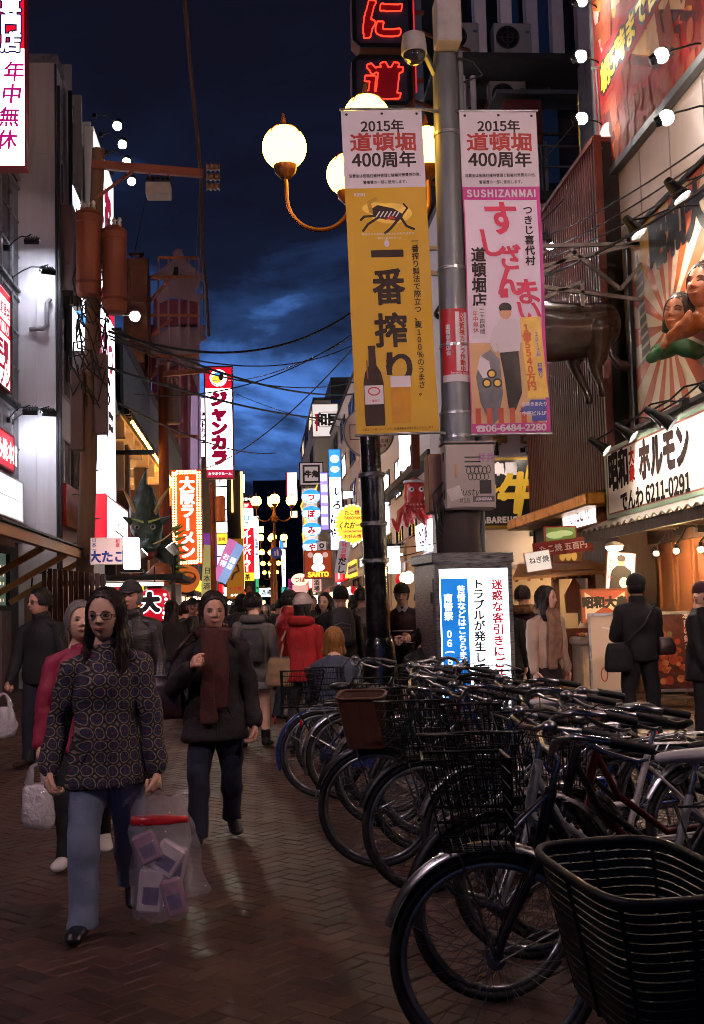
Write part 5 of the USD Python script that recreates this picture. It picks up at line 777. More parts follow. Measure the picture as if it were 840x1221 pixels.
t.part('headband', tube(arc(c + (-.07, 0, .52), .26, 0, 360, (1, 0, 0), (0, 1, 0), 16), .04, 6), DIMW, True); t.part('ball', ell(c + (.28, -.1, .3), .2, .16, .2), mat('dumpling_tan', 'c48a4c', .5, 0, .3, 6), True); t.part('ball', ell(c + (.36, -.1, -.1), .22, .16, .22), mat('dumpling_tan', 'c48a4c', .5, 0, .3, 6), True); t.part('mount', bar(c + (0, .1, 0), c + (.9, .1, 0), .08), BLK); t.part('suckers', cat(*[ell(c + (-.3 + .09 * (k % 5), -.2 - .02 * k % .1, -.1 - .12 * (k // 5)), .03, n=1) for k in range(20)]), mat('sucker_pale', 'd98a80', .4), kind='stuff')

# ---------------------------------------------------------------- left stalls: timber awning, plank screen, dumpling stall with its dragon
t = Thing('timber_awning', 'timber bracketed awning with a dark sheet roof over the left shop', 'awning', (-4.2, 19, 2.75)); z0 = 2.72
t.part('sheet', (np.array([(-3.2, 15, z0), (-3.2, 23.4, z0), (-4.9, 23.4, z0 + .42), (-4.9, 15, z0 + .42), (-3.2, 15, z0 - .03), (-3.2, 23.4, z0 - .03), (-4.9, 23.4, z0 + .39), (-4.9, 15, z0 + .39)]), quads([[0, 1, 2, 3], [4, 7, 6, 5], [0, 4, 5, 1], [1, 5, 6, 2], [2, 6, 7, 3], [3, 7, 4, 0]])), mat('sheet_dark', '2a2422', .6))
t.part('edge_beam', bx(-3.35, 15, z0 - .2, -3.24, 23.2, z0 - .05), PALEW); t.part('wall_beam', bx(-4.85, 15, z0 + .1, -4.72, 23.2, z0 + .3), WOOD)
for k, Y in enumerate((18.6, 20.8, 22.9)): t.part('brace', bar((-4.75, Y, 1.75), (-3.35, Y, z0 - .18), .1, .1), PALEW); t.part('rafter', bar((-4.8, Y + .01, z0 + .33), (-3.25, Y + .01, z0 - .04), .07, .09), WOOD)
for k in range(6): t.part('purlin', bar((-4.85 + .29 * k, 15, z0 + .37 - .072 * k), (-4.85 + .29 * k, 23.3, z0 + .37 - .072 * k), .03), WOOD)
t.part('cable', tube([(-3.3, 23.2, 2.6), (-3.9, 23.3, 2.35), (-4.4, 23.3, 2.3), (-4.45, 23.3, 1.6)], .02, 6), RUBBER, True)
t = Thing('display_window', 'greenish display window with dots of light under the timber awning', 'shop window', (-4.97, 19, 0)); F = Frame((-4.93, 19, 0), (0, 1, 0)); t.part('frame', cat(F.box(.4, 1.6, 4.4, 1.7, 0, .1), F.box(.4, 2.7, 4.4, 2.8, 0, .1), F.box(4.3, 1.7, 4.4, 2.7, 0, .1), F.box(2.3, 1.7, 2.4, 2.7, 0, .08)), DK); t.part('pane', F.box(.5, 1.7, 4.3, 2.7, 0, .02), glow('display_green', '8fb0a0', .18, .4, 3)); t.part('dots', F.flat(shapely.union_all([oval(.6 + (k % 16) * .23, 1.8 + (k // 16) * .16, .03) for k in range(90)]), .025), WARMW, kind='stuff'); t.part('panel_below', F.box(.3, 0, 4.6, 1.6, 0, .06), mat('maroon_panel', '4a1a20', .5)); t.part('pale_stripe', F.box(3.2, 0, 3.7, 1.6, .06, .075), mat('mauve_stripe', '8a7080', .5))
O = AY(41, 745, 22.9); board('notice_board', 'plain pale notice board by the plank screen', 'notice board', O, .4, 1.3, 'f', .03, mat('notice_pink', 'b99a92', .6), WHITEP, .01)
t = Thing('plank_screen', 'screen of shiny dark brown upright planks below the utility pole', 'fence', (-3.3, 21.4, 0)); x0, x1 = AY(50, 690, 21.4)[0], AY(126, 690, 21.4)[0]
for k in range(12): t.part('plank', cbox(x0 + (x1 - x0) * k / 12, 21.4 + .02 * (k % 2), 0, x0 + (x1 - x0) * (k + 1) / 12 - .012, 21.45 + .02 * (k % 2), 2.34 - k * .012, .008), mat('plank_brown', '3d2419', .3, 0, .35, 2, .2, 20, stretch=(5, 5, .5)))
t.part('rail', bx(x0, 21.47, 2.0, x1, 21.52, 2.1), DKW); t.part('rail', bx(x0, 21.47, .5, x1, 21.52, .6), DKW)
t = Thing('dumpling_stall', 'dumpling stall with a dark flat roof, lit inside and hung with paper menus', 'stall', (-2.6, 24, 0)); r = [AY(118, 690, 23.2), AY(218, 697, 23.2)]
t.part('roof', cbox(r[0][0], 23.2, 2.12, r[1][0], 26.0, 2.24, .02), DK); t.part('counter', bx(-3.2, 23.4, 0, -1.75, 23.7, 1.0), REDP); t.part('back_wall', bx(-3.3, 25.9, 0, -1.7, 26, 2.1), WHITEP); t.part('lamp_tube', bx(-3.1, 23.6, 2.03, -1.9, 23.68, 2.09), glow('stall_glow', 'ffe0c8', 20)); t.part('post', bx(-1.72, 23.25, 0, -1.64, 23.33, 2.12), DKW); t.part('post', bx(-3.3, 23.25, 0, -3.2, 23.33, 2.12), DKW)
for k in range(5): t.part('menu_strip', bx(-3.05 + k * .22, 23.3, 1.6 - .05 * (k % 2), -2.92 + k * .22, 23.31, 2.02), [SPK, glow('menu_red', 'c8303a', .6), SPK, SY, SPK][k])
t.part('shop_window', bx(-3.0, 23.38, 1.0, -2.4, 23.39, 1.55), glow('hot_window', 'ffe6d0', 1.6))
c = AY(185, 722, 18.5); t = Thing('paper_lantern', 'large red paper lantern with a black and white character', 'lantern', c); LRD = glow('lantern_red', 'd8122a', .6)
t.part('body', lathe([(.1, -.27), (.19, -.22)] + [(.24 + .008 * (k % 2) - .002 * (k - 6) ** 2 * .35, -.2 + k * .4 / 12) for k in range(13)] + [(.19, .22), (.1, .27)], 20, c), LRD, 40); t.part('rim', cat(lathe([(.1, -.3), (.12, -.3), (.12, -.26), (.1, -.26)], 14, c), lathe([(.1, .26), (.12, .26), (.12, .3), (.1, .3)], 14, c)), BLK); t.part('hanger', cyl(c + (0, 0, .3), c + (0, 0, .6), .01), BLK)
F = Frame(c + (0, -.25, 0), (1, 0, 0)); g = text('大', .3, -.06, .05, 6); t.part('lettering_edge', F.flat(g.buffer(.02), .006), LW); t.part('lettering', F.flat(g, .009), INK); g = shapely.union_all([oval(.17 + .02 * math.sin(k), .16 - k * .07, .025) for k in range(6)]); t.part('lettering_mark', F.flat(g, -.03), LW)
# dragon
c = AY(176, 640, 24.6); t = Thing('dragon_figure', 'dark green moulded dragon with tan horns and an orange ball above the stall', 'dragon figure', c - (0, 0, .95)); DG = mat('dragon_green', '26362c', .4, 0, .4, 6, .4); DT = mat('dragon_tan', 'a8854a', .5); DSP = mat('dragon_spine', '8fa04a', .4)
L = chain([(c + (-.05, .1, .9), (.2, .2, .22)), (c + (-.08, .1, .55), (.3, .28, .3)), (c + (-.02, 0, .2), (.34, .3, .24)), (c + (.05, -.1, -.1), (.24, .26, .18)), (c + (.05, -.35, -.25), (.16, .14, .1))], 2) + chain([(c + (.1, .3, -.1), .28), (c + (.4, .35, -.3), .24), (c + (.45, .3, -.6), .2), (c + (.1, .2, -.85), .2)], 1)
t.part('body', soften(union(L), .06, 4, .06, (8, 8, 8)), DG, True); t.part('crest', tube([c + (-.1, .1, 1.0), c + (-.08, .1, 1.2), c + (-.02, .1, 1.4)], [.1, .06, .01], 8), DG, True); t.part('jaw', tube([c + (.05, -.05, -.32), c + (.05, -.4, -.42)], [.16, .09], 10), mat('dragon_mouth', '8a2418', .5), True)
for s_ in (-1, 1):
    t.part('horn', tube([c + (s_ * .16 - .03, -.1, .4), c + (s_ * .32 - .03, -.1, .75), c + (s_ * .5, -.1, 1.05)], [.05, .04, .01], 8), DT, True); t.part('ear', tube([c + (s_ * .3, -.05, .3), c + (s_ * .5, -.1, .42)], [.09, .01], 8), DG, True)
    e = t.part('eye', ell(c + (s_ * .16 - .02, -.285, .18), .055), mat('dragon_eye', '8a8470', .4), True); t.part('pupil', ell(c + (s_ * .16 - .02, -.345, .18), .03), INK, True, parent=e); t.part('whisker', tube([c + (s_ * .1, -.4, -.2), c + (s_ * .35, -.45, -.1), c + (s_ * .6, -.4, .1)], .015, 6), DT, True); t.part('brow', tube([c + (s_ * .05, -.32, .28), c + (s_ * .3, -.28, .36)], [.03, .02], 6), DSP, True)
for k in range(9): a = -.9 + k * .3; t.part('spine', tube([c + (.5 + .1 * math.cos(a), .1, -.35 + .5 * math.sin(a)), c + (.72 + .14 * math.cos(a), .0, -.33 + .6 * math.sin(a))], [.045, .008], 6), DSP, True)
t.part('ball', ell(c + (.3, -.3, -.8), .25), mat('ball_orange', 'a85a2a', .45), True)
for px_, py, a, lb in ((168, 662, (.6, 0, .5), 'left one of two white spot lamps beside the dragon'), (206, 655, (-.5, 0, .7), 'right one of two white spot lamps beside the dragon')):
    h_ = AY(px_, py, 23.6); t = Thing('white_spot_lamp', lb, 'lamp', h_); d = np.array(a) / np.linalg.norm(a); t.part('head', cyl(h_ - d * .12, h_ + d * .1, .06, .1), WHITEP, 40); t.part('lens', cyl(h_ + d * .101, h_ + d * .11, .09), glow('spot_face', 'f6f8ff', 25)); t.part('stem', cyl(h_ - (0, 0, .5), h_, .02), BLK)
# ---------------------------------------------------------------- steel banner pole in the middle
PX = AY(545, 500, 13.1); PX = np.array((PX[0], 13.1, 0)); PST = mat('galvanised_pole', '5f6468', .5, .55, .3, 2.5, .2, stretch=(3, 3, .6))
t = Thing('banner_pole', 'grey steel pole with conduit carrying banners, camera and boxes', 'pole', PX)
t.part('pole', lathe([(.2, 0), (.2, 2.9), (.195, 3.6), (.17, 3.75), (.145, 7.75), (.12, 7.95)], 28, PX), PST, 40); t.part('conduit', tube([PX + (.24, -.02, 0), PX + (.24, -.02, 3.6), PX + (.19, -.02, 4.4), PX + (.17, -.02, 7.9)], .04, 10), PST, True)
for z in (3.35, 3.62, 5.3, 6.9, 4.4): R_ = np.interp(z, [2.9, 3.6, 3.75, 7.75], [.2, .195, .17, .145]) + .004; t.part('strap', lathe([(R_, z), (R_ + .006, z), (R_ + .006, z + .035), (R_, z + .035)], 28, PX), STEEL)
t.part('cable_sleeve', tube([PX + (-.02, -.06, 1.9), PX + (-.05, -.1, 2.3), PX + (.02, -.1, 2.7), PX + (0, -.05, 3.0)], [.26, .25, .22, .2], 16), mat('sleeve_brown', '2c2523', .8, 0, .3, 4, .6, 12), True)
for k in range(4): t.part('wire_loop', tube([PX + (-.16, -.2, 2.9 - .1 * k), PX + (-.34 + .05 * k, -.25, 2.7 - .1 * k), PX + (-.3 + .04 * k, -.25, 2.3), PX + (-.1, -.2, 2.05)], .014, 6), RUBBER, True)
t = Thing('security_camera', 'grey box and dome camera at the top of the steel pole', 'camera', PX + (0, 0, 7.7)); t.part('housing', cbox(*(PX + (-.15, -.42, 7.86)), *(PX + (.14, -.12, 8.4)), .02), mat('housing_grey', '8b8582', .5)); c = AY(494, 58, 12.9); t.part('dome_hood', lathe([(.06, .2), (.13, .16), (.15, 0), (.15, -.06), (.14, -.06)], 18, c), mat('housing_grey', '8b8582', .5), 40); t.part('dome', ell(c + (0, 0, -.07), .13, .13, .12), GLASSD, True); t.part('bracket', bar(c + (.05, 0, .12), PX + (-.1, 0, 7.6), .05), PST)
t.part('cable', tube([PX + (.14, -.1, 7.8), PX + (.3, -.15, 7.75), PX + (.42, -.1, 7.6), PX + (.2, 0, 7.55)], .012, 6), RUBBER, True)
# banners
BW = mat('banner_white', 'b9b1b8', .7, 0, .04, 2); BY = mat('banner_yellow', 'b08a14', .65, 0, .06, 2); BPU = mat('banner_magenta', 'a8307a', .65, 0, .05, 2); BLIL = mat('banner_lilac', 'c4b6c6', .65, 0, .05, 2); BRN = mat('print_dark_brown', '24150f', .75); PRD = mat('print_red', '9c2a22', .6); PCR = mat('print_crimson', 'b81f48', .6)
def sag(a, b): return .012 * np.sin(b * 4.1 + a * 1.6 + 1) + .006 * np.sin(b * 9.0 - a * 5.0) + .022 * (a / .46) ** 2 * np.sin(b * 2.2 + .6)
def wavy(F, m, d): q = np.asarray(m[0]) - F.O; a, b = q @ F.u, q @ F.v; return np.asarray(m[0]) + F.n * (sag(a, b) + d)[:, None], m[1]
def cells(g, c=.055):
    x0, y0, x1, y1 = g.bounds
    if x1 - x0 < c and y1 - y0 < c: return g
    out = []
    for i in range(math.floor(x0 / c), math.floor(x1 / c) + 1):
        s_ = shapely.clip_by_rect(g, i * c, y0 - 1, (i + 1) * c, y1 + 1)
        if s_.is_empty: continue
        b0, b1 = s_.bounds[1], s_.bounds[3]
        for j in range(math.floor(b0 / c), math.floor(b1 / c) + 1):
            q = shapely.clip_by_rect(s_, i * c, j * c, (i + 1) * c, (j + 1) * c)
            out += [z for z in geoms(shapely.make_valid(q))] if not q.is_empty else []
    return shapely.MultiPolygon(out) if out else g
def header(w, y): return [('lettering', text('2015年', .155, 0, y(151), 2), BRN), ('lettering', text('道頓堀', .3, 0, y(170), 2, w=.76, h=.22), PRD), ('lettering', text('400周年', .24, 0, y(191), 2, w=.74, h=.19), BRN), ('lettering', text('協賛金は街路灯維持管理と駐輪対策費用の他、', .045, 0, y(210), 1, w=.82), BRN), ('lettering', text('警備費の一部に使用します。', .045, 0, y(218), 1, w=.5), BRN)]
def banner(label, cx0, cx1, py0, py1, w, base, side):
    p0, p1 = AY(cx0, py0, 12.95), AY(cx1, py1, 12.95); O = (p0 + p1) / 2; v = p0 - p1; h = np.linalg.norm(v); v /= h; u = np.array((v[2], 0, -v[0])); F = Frame(O, u, v); t = Thing('street_banner', label, 'banner', p1)
    y = lambda py: h / 2 - (py - py0) / (py1 - py0) * h
    gx, gy = np.meshgrid(np.linspace(-w / 2, w / 2, 21), np.linspace(-h / 2, h / 2, 81), indexing='ij')
    pv = F.pts(np.c_[gx.ravel(), gy.ravel()], 0); i, j = np.meshgrid(np.arange(20), np.arange(80), indexing='ij'); q = np.stack([i * 81 + j, (i + 1) * 81 + j, (i + 1) * 81 + j + 1, i * 81 + j + 1], -1); pv = wavy(F, (pv, q), 0)[0]
    t.part('cloth', (pv, quads(q)), base, True); t.part('cloth_back', (pv - F.n * .004, quads(q[..., ::-1])), base, True)
    for s_ in (1, -1):
        t.part('rod', cyl(F.pt(-w / 2 - .02, s_ * (h / 2 + .015)), F.pt(w / 2 + .02, s_ * (h / 2 + .015)), .014), STEEL, 40); t.part('bracket', bar(F.pt(side * w / 2, s_ * (h / 2 + .015), -.01), np.array((PX[0], 13.05, F.pt(0, s_ * (h / 2 + .015))[2])), .03), STEEL)
    for a in (-w / 2 + .06, 0, w / 2 - .06): t.part('eyelet', wavy(F, F.flat(oval(a, h / 2 - .05, .016), 0), .014), INK)
    return t, F, y, h
def put(t, F, items, d0=.003, dd=.0003):
    for k, (nm, g, m) in enumerate(items): t.part(nm, wavy(F, F.flat(cells(g), .0), d0 + k * dd), m)
w = .93; t, F, y, h = banner('yellow street banner with big black brush lettering and a beer bottle', 455, 475, 131, 516, w, BW, 1)
bt = lambda x, b, s: blob([(x + a * s, b + c * s) for a, c in ((-.11, 0), (.11, 0), (.115, .05), (.115, .5), (.09, .62), (.045, .7), (.04, .88), (.045, .93), (-.045, .93), (-.04, .88), (-.045, .7), (-.09, .62), (-.115, .5), (-.115, .05))])
beast = [('beast_mane', oval(.05, y(256), .24, .12).union(oval(-.12, y(250), .16, .07)), mat('beast_pale', 'd8b44a', .6)), ('beast_body', blob([(-.2, y(252)), (-.1, y(246)), (.08, y(250)), (.2, y(258)), (.14, y(266)), (0, y(263)), (-.12, y(262))], .01), BRN), ('beast_leg', stroke([(-.14, y(259)), (-.26, y(260)), (-.3, y(264))], .028).union(stroke([(-.1, y(261)), (-.22, y(269)), (-.28, y(277))], .028)).union(stroke([(.14, y(262)), (.04, y(274)), (-.03, y(280))], .03)).union(stroke([(.16, y(261)), (.22, y(272)), (.3, y(276))], .03)), BRN), ('beast_neck', stroke([(-.18, y(254)), (-.2, y(243)), (-.12, y(239))], .045), mat('beast_gold', 'a07a1c', .6)), ('beast_scale', shapely.union_all([stroke([(-.12 + k * .045, y(260)), (-.08 + k * .045, y(254))], .014) for k in range(6)]), BW), ('beast_red', blob([(-.04, y(264)), (.06, y(258)), (.1, y(263))]), PRD), ('beast_tail', stroke([(.18, y(258)), (.24, y(250)), (.2, y(245))], .022), BRN)]
put(t, F, [('yellow_field', rect(-w / 2, -h / 2 + .001, w / 2, y(225)), BY)] + header(w, y) + [('lettering', text('KIRIN', .05, -.3, y(233), 2), BW)] + beast + [('fine_print', text('厳選された素材のうまみだけを引き出す', .03, 0, y(281), 0, w=.6), BW), ('fine_print', text('一番搾り製法のビール', .03, 0, y(286), 0, w=.3), BW), ('drop', oval(-.02, y(293), .03, .04).union(blob([(-.045, y(292)), (.005, y(292)), (-.02, y(286))])), BW)] +
    [('lettering', text(ch, .5, -.02 + (.07 if ch == 'り' else 0), y(py), 2, w=.37 if ch != 'り' else .3, h=hh), BRN) for ch, py, hh in (('一', 305, .085), ('番', 344, .42), ('搾', 395, .4), ('り', 441, .38))] + [('lettering', text('一番搾り製法で際立つ、麦100%のうまさ。', .085, .3, y(382), 1, True, .02), BRN), ('bottle', bt(-.25, y(507), .98), mat('bottle_brown', '2a120c', .7)), ('label', rect(-.355, y(482), -.145, y(458) - .02), BW), ('label_mark', oval(-.25, y(467), .07, .05).difference(oval(-.25, y(467), .055, .035)).union(text('一番搾り', .03, -.25, y(478), 1)), INKRED), ('bottle_shine', rect(-.32, y(452), -.305, y(430)), mat('bottle_shine', '7a4a34', .3)), ('glass', blob([(-.06, y(505)), (.15, y(505)), (.17, y(452)), (-.06, y(452))]), mat('beer_amber', 'b07a18', .7)), ('foam', rect(-.06, y(463), .17, y(450)), BW), ('fine_print', text('お酒は二十歳になってから。飲酒運転は法律で禁止されています', .03, 0, y(511), 0, w=.8), BRN)])
w = .9; t, F, y, h = banner('white and magenta street banner with red brush lettering, a man and a tuna', 594, 610, 133, 516, w, BLIL, -1)
fig = [('tuna', blob([(-.38, y(450)), (-.3, y(425)), (-.2, y(418)), (-.1, y(430)), (-.08, y(470)), (-.14, y(500)), (-.22, y(508)), (-.34, y(480))], .03), mat('tuna_grey', '54565e', .5, 0, .5, 6)), ('tuna_belly', blob([(-.36, y(440)), (-.32, y(425)), (-.22, y(432)), (-.2, y(450)), (-.3, y(452))], .02), BW), ('trousers', blob([(-.1, y(418)), (.12, y(414)), (.14, y(470)), (.06, y(490)), (-.02, y(488)), (-.06, y(450))], .02), INK), ('shirt', blob([(-.16, y(398)), (-.08, y(382)), (.1, y(382)), (.16, y(400)), (.14, y(420)), (-.1, y(422))], .03), BW), ('sleeve', stroke([(-.12, y(392)), (-.18, y(408)), (-.14, y(418))], .06), BW), ('face', oval(-.01, y(374), .07, .085), mat('print_skin', 'b98a6c', .6)), ('hair', oval(-.01, y(369), .074, .06).difference(rect(-.06, y(385), .05, y(372))), INK), ('medal', oval(-.2, y(447), .055).union(oval(-.26, y(458), .055)).union(oval(-.14, y(458), .055)), INK), ('medal_ring', oval(-.2, y(447), .035).union(oval(-.26, y(458), .035)).union(oval(-.14, y(458), .035)), GOLD), ('stripe', shapely.union_all([rect(-.4 + k * .13, -h / 2 + .11, -.34 + k * .13, y(487)) for k in range(6)]), mat('stripe_red', 'a5402c', .6))]
br = [('brush_lettering', text(ch, s_, x, y(py), 2, slant=-10), PCR) for ch, s_, x, py in (('す', .42, .0, 262), ('し', .36, -.12, 292), ('ざ', .3, .08, 309), ('ん', .36, .06, 338), ('ま', .32, .26, 350), ('い', .3, .27, 374))]
put(t, F, [('lilac_fade', rect(-w / 2 + .01, -h / 2 + .1, w / 2 - .05, y(410)), mat('banner_apricot', 'b9936a', .65, 0, .25, 1.5)), ('white_top', rect(-w / 2, y(224), w / 2, h / 2 - .0), BW), ('magenta_band', rect(-w / 2, y(240), w / 2, y(224)), BPU), ('magenta_edge', rect(w / 2 - .04, -h / 2, w / 2, y(240)), BPU), ('magenta_foot', rect(-w / 2, -h / 2, w / 2, -h / 2 + .11), BPU), ('magenta_edge', rect(-w / 2, -h / 2, -w / 2 + .012, y(240)), BPU)] + header(w, y) + [('lettering', text('SUSHIZANMAI', .11, 0, y(232), 3, gap=.1, w=.8), BW)] + br + [('lettering', text('つきじ喜代村', .115, .3, y(284), 2, True, .05), BRN), ('lettering', text('道頓堀店', .175, -.3, y(333), 2, True, .0), BRN), ('stamp', rect(-.06, y(357), .03, y(346)), PCR)] + fig +
    [('small_panel', rect(-.4, y(405), -.23, y(366)), BW), ('lettering', text('二十四時間', .06, -.28, y(385), 1, True), BRN), ('lettering', text('年中無休', .065, -.355, y(385), 1, True), PRD), ('gold_panel', affinity.rotate(rect(.18, y(476), .42, y(380)), 3), GOLD), ('lettering', affinity.rotate(text('1億5540万円', .105, .24, y(428), 4, True, -.08), 3), mat('print_orange', 'b0561a', .6)), ('lettering', affinity.rotate(text('2013年 初競り', .06, .355, y(425), 2, True), 3), LBL), ('blue_arrow', blob([(.1, y(492)), (.24, y(478)), (.41, y(478)), (.41, y(503)), (.24, y(503)), (.24, y(494))]), mat('print_blue', '2b3f8a', .6)), ('lettering', text('奥突きあたり', .05, .27, y(483), 2), BW), ('lettering', text('中座ビル1F', .055, .27, y(494), 2), BW), ('lettering', text('☎06-6484-2280', .13, 0, -h / 2 + .055, 3, w=.8, h=.08), BW)])
# sticker wrapped round the pole
def wrap(g, z, a0, R, m_, t, nm):
    out = []
    for q in geoms(g.segmentize(.04)): v, f = trimesh.creation.triangulate_polygon(q, engine='earcut'); out.append((np.c_[PX[0] + R * np.sin(v[:, 0] / R + a0), PX[1] - R * np.cos(v[:, 0] / R + a0), v[:, 1] + z], f))
    if out: t.part(nm, cat(out), m_, True)
t = Thing('pole_sticker', 'red and white sticker with upright lettering wrapped round the steel pole', 'sticker', PX + (0, -.2, 4.3)); zc = AY(540, 410, 12.9)[2]
strips = lambda x0, x1, y0, y1: MultiStrip(x0, x1, y0, y1)
def bands(x0, x1, y0, y1, R, m_, nm):
    n = 14; a = np.linspace(x0, x1, n); v = np.vstack([np.c_[PX[0] + R * np.sin(a / R), PX[1] - R * np.cos(a / R), np.full(n, zc + yy)] for yy in (y0, y1)]); i = np.arange(n - 1); t.part(nm, (v, quads(np.stack([i, i + 1, i + 1 + n, i + n], 1))), m_, True)
bands(-.19, .19, -.42, .42, .172, mat('sticker_red', 'a01824', .5), 'sheet'); bands(-.01, .15, -.3, .38, .174, BW, 'white_field'); bands(-.19, .19, -.42, -.34, .175, BW, 'foot_strip')
wrap(text('防犯監視カメラ作動中', .07, .07, .04, 3, True, 0), zc, 0, .176, PRD, t, 'lettering'); wrap(text('道頓堀商店会', .06, -.1, .06, 2, True), zc, 0, .176, BW, t, 'lettering'); wrap(text('Security camera', .035, .05, -.325, 1), zc, 0, .177, BW, t, 'lettering')
# junction boxes
O, w, h = pxboard(531, 528, 591, 607, 12.7); t = Thing('junction_box', 'grey metal junction box with scrawled black graffiti strapped to the pole', 'junction box', O - (0, 0, h / 2)); F = Frame(O, (1, 0, 0)); JB = mat('box_grey', '8b837f', .55, .1, .15, 2, .1)
t.part('case', cbox(O[0] - w / 2, O[1], O[2] - h / 2, O[0] + w / 2, O[1] + .28, O[2] + h / 2, .015), JB); t.part('door', F.box(-w / 2 + .015, -h / 2 + .02, w / 2 - .015, h / 2 - .03, 0, .012), JB); t.part('lid', cbox(O[0] - w / 2 - .02, O[1] - .03, O[2] + h / 2 - .005, O[0] + w / 2 + .02, O[1] + .3, O[2] + h / 2 + .02, .006), mat('box_lid', '6b6461', .5))
for k in range(3): t.part('vent_slot', F.box(-.06, .2 - k * .05, .12, .212 - k * .05, .01, .018), BLK)
gr = []
for k in range(6): gr.append(oval(-.02 + k * .045, .06 + .01 * (k % 2), .026, .045).difference(oval(-.02 + k * .045, .06 + .01 * (k % 2), .018, .036)))
for k in range(5): gr.append(oval(.0 + k * .045, -.01, .026, .04).difference(oval(.0 + k * .045, -.01, .018, .032)))
t.part('graffiti', F.flat(shapely.union_all(gr), .0135), INK); t.part('graffiti', F.flat(text('Rusty', .1, -.03, -.19, 0, slant=12).union(text('#18', .07, -.07, -.27, 0)), .0135), INK); t.part('handle', F.box(-.17, -.02, -.14, .13, .012, .03), mat('handle_copper', '9a7a62', .4, .6)); t.part('sticker', F.flat(affinity.rotate(rect(-.25, -.26, -.1, -.12), 20), .0137), mat('sticker_pale', 'a8a0a0', .6)); t.part('sticker', F.flat(rect(.1, -.2, .23, -.05), .0137), INK); t.part('sticker', F.flat(rect(.02, -.29, .26, -.225), .014), mat('sticker_grey', '4a4646', .6)); t.part('sticker_lettering', F.flat(text('JONGRAA', .04, .14, -.257, 2), .0155), BW); t.part('sticker', F.flat(text('井井', .1, .18, .2, 2), .014), mat('sticker_pink', '8a5a8a', .6)); t.part('strap', bar(O + (-.2, .2, -.1), PX * [1, 1, 0] + (-.15, 0, O[2] - .1), .03), BLK)
for z in (.22, -.2): t.part('hinge', cbox(O[0] - w / 2 - .012, O[1] + .02, O[2] + z - .05, O[0] - w / 2, O[1] + .06, O[2] + z + .05, .003), BLK)
O, w, h = pxboard(511, 541, 529, 611, 12.95); t = Thing('junction_box', 'narrow rust brown junction box on the left side of the steel pole', 'junction box', O - (0, 0, h / 2)); t.part('case', cbox(O[0] - w / 2, O[1], O[2] - h / 2, O[0] + w / 2, O[1] + .3, O[2] + h / 2, .01), mat('box_copper', '6a4736', .5, .2)); t.part('seam', bx(O[0] - w / 2 + .02, O[1] - .006, O[2] - h / 2 + .03, O[0] + w / 2 - .02, O[1], O[2] + h / 2 - .03), mat('box_brown', '58392c', .5))
# the lit notice pillar
c = AY(567, 750, 12.3); TH = 9.0; t = Thing('notice_pillar', 'steel notice pillar lit white and blue with vertical black, red and white lettering', 'notice pillar', (c[0], c[1], 0), TH); w, d, H_ = .86, .75, 2.0; zb = .3
t.local('body', cbox(-w / 2, .012, 0, w / 2, d, H_ - .09, .01), STEEL); t.local('cap', cbox(-w / 2 - .03, -.03, H_ - .09, w / 2 + .03, d + .03, H_ + .02, .015), STEEL); t.local('plinth', cbox(-w / 2 - .02, -.02, 0, w / 2 + .02, d + .02, .12, .01), CONC)
F = Frame((0, 0, 0), (1, 0, 0)); x0, x1, z0, z1 = -w / 2 + .045, w / 2 - .045, .28, H_ - .15
for a in ((-w / 2, .12, x0, H_ - .09), (x1, .12, w / 2, H_ - .09), (x0, z1, x1, H_ - .09), (x0, .12, x1, z0)): t.local('front_frame', F.box(*a, -.011, .012), STEEL)
f = t.local('lit_face', F.box(x0, z0, x1, z1, -.011, -.002), glow('pillar_white', 'f4faff', 2.2, .25, 2)); X = lambda q: x0 + (q - 527) / (607 - 527) * (x1 - x0); Z = lambda q: z1 - (q - 673) / (842 - 673) * (z1 - z0)
for k, (nm, g, m_) in enumerate([('blue_field', rect(X(529), Z(838), X(560), Z(684)), glow('pillar_blue', '1f7fd8', .9, .3, 2)), ('lettering', text('迷惑な客引きにご注意を', .13, X(594), Z(755), 2, True, .03, h=Z(685) - Z(824)), glow('pillar_red', 'c8283a', .5)), ('lettering', text('トラブルが発生しております', .13, X(572), Z(762), 2, True, .02, h=Z(685) - Z(838)), INK), ('lettering', text('苦情などはこちらまで', .095, X(552), Z(738), 2, True, 0, h=Z(690) - Z(782)), LW), ('lettering', text('南警察 06(6281)', .1, X(537), Z(760), 2, True, .02, h=Z(704) - Z(822)), LW)]): t.local(nm, F.flat(g, .001 + k * .0012), m_, parent=f)
t.local('side_panel', ob((-w / 2 - .004, d / 2, 1.0), (0, 1, 0), (0, 0, 1), (-1, 0, 0), d - .12, 1.5, .008), STEEL); t.local('lock_plate', ob((-w / 2 - .012, .1, 1.55), (0, 1, 0), (0, 0, 1), (-1, 0, 0), .05, .12, .01), BLK)
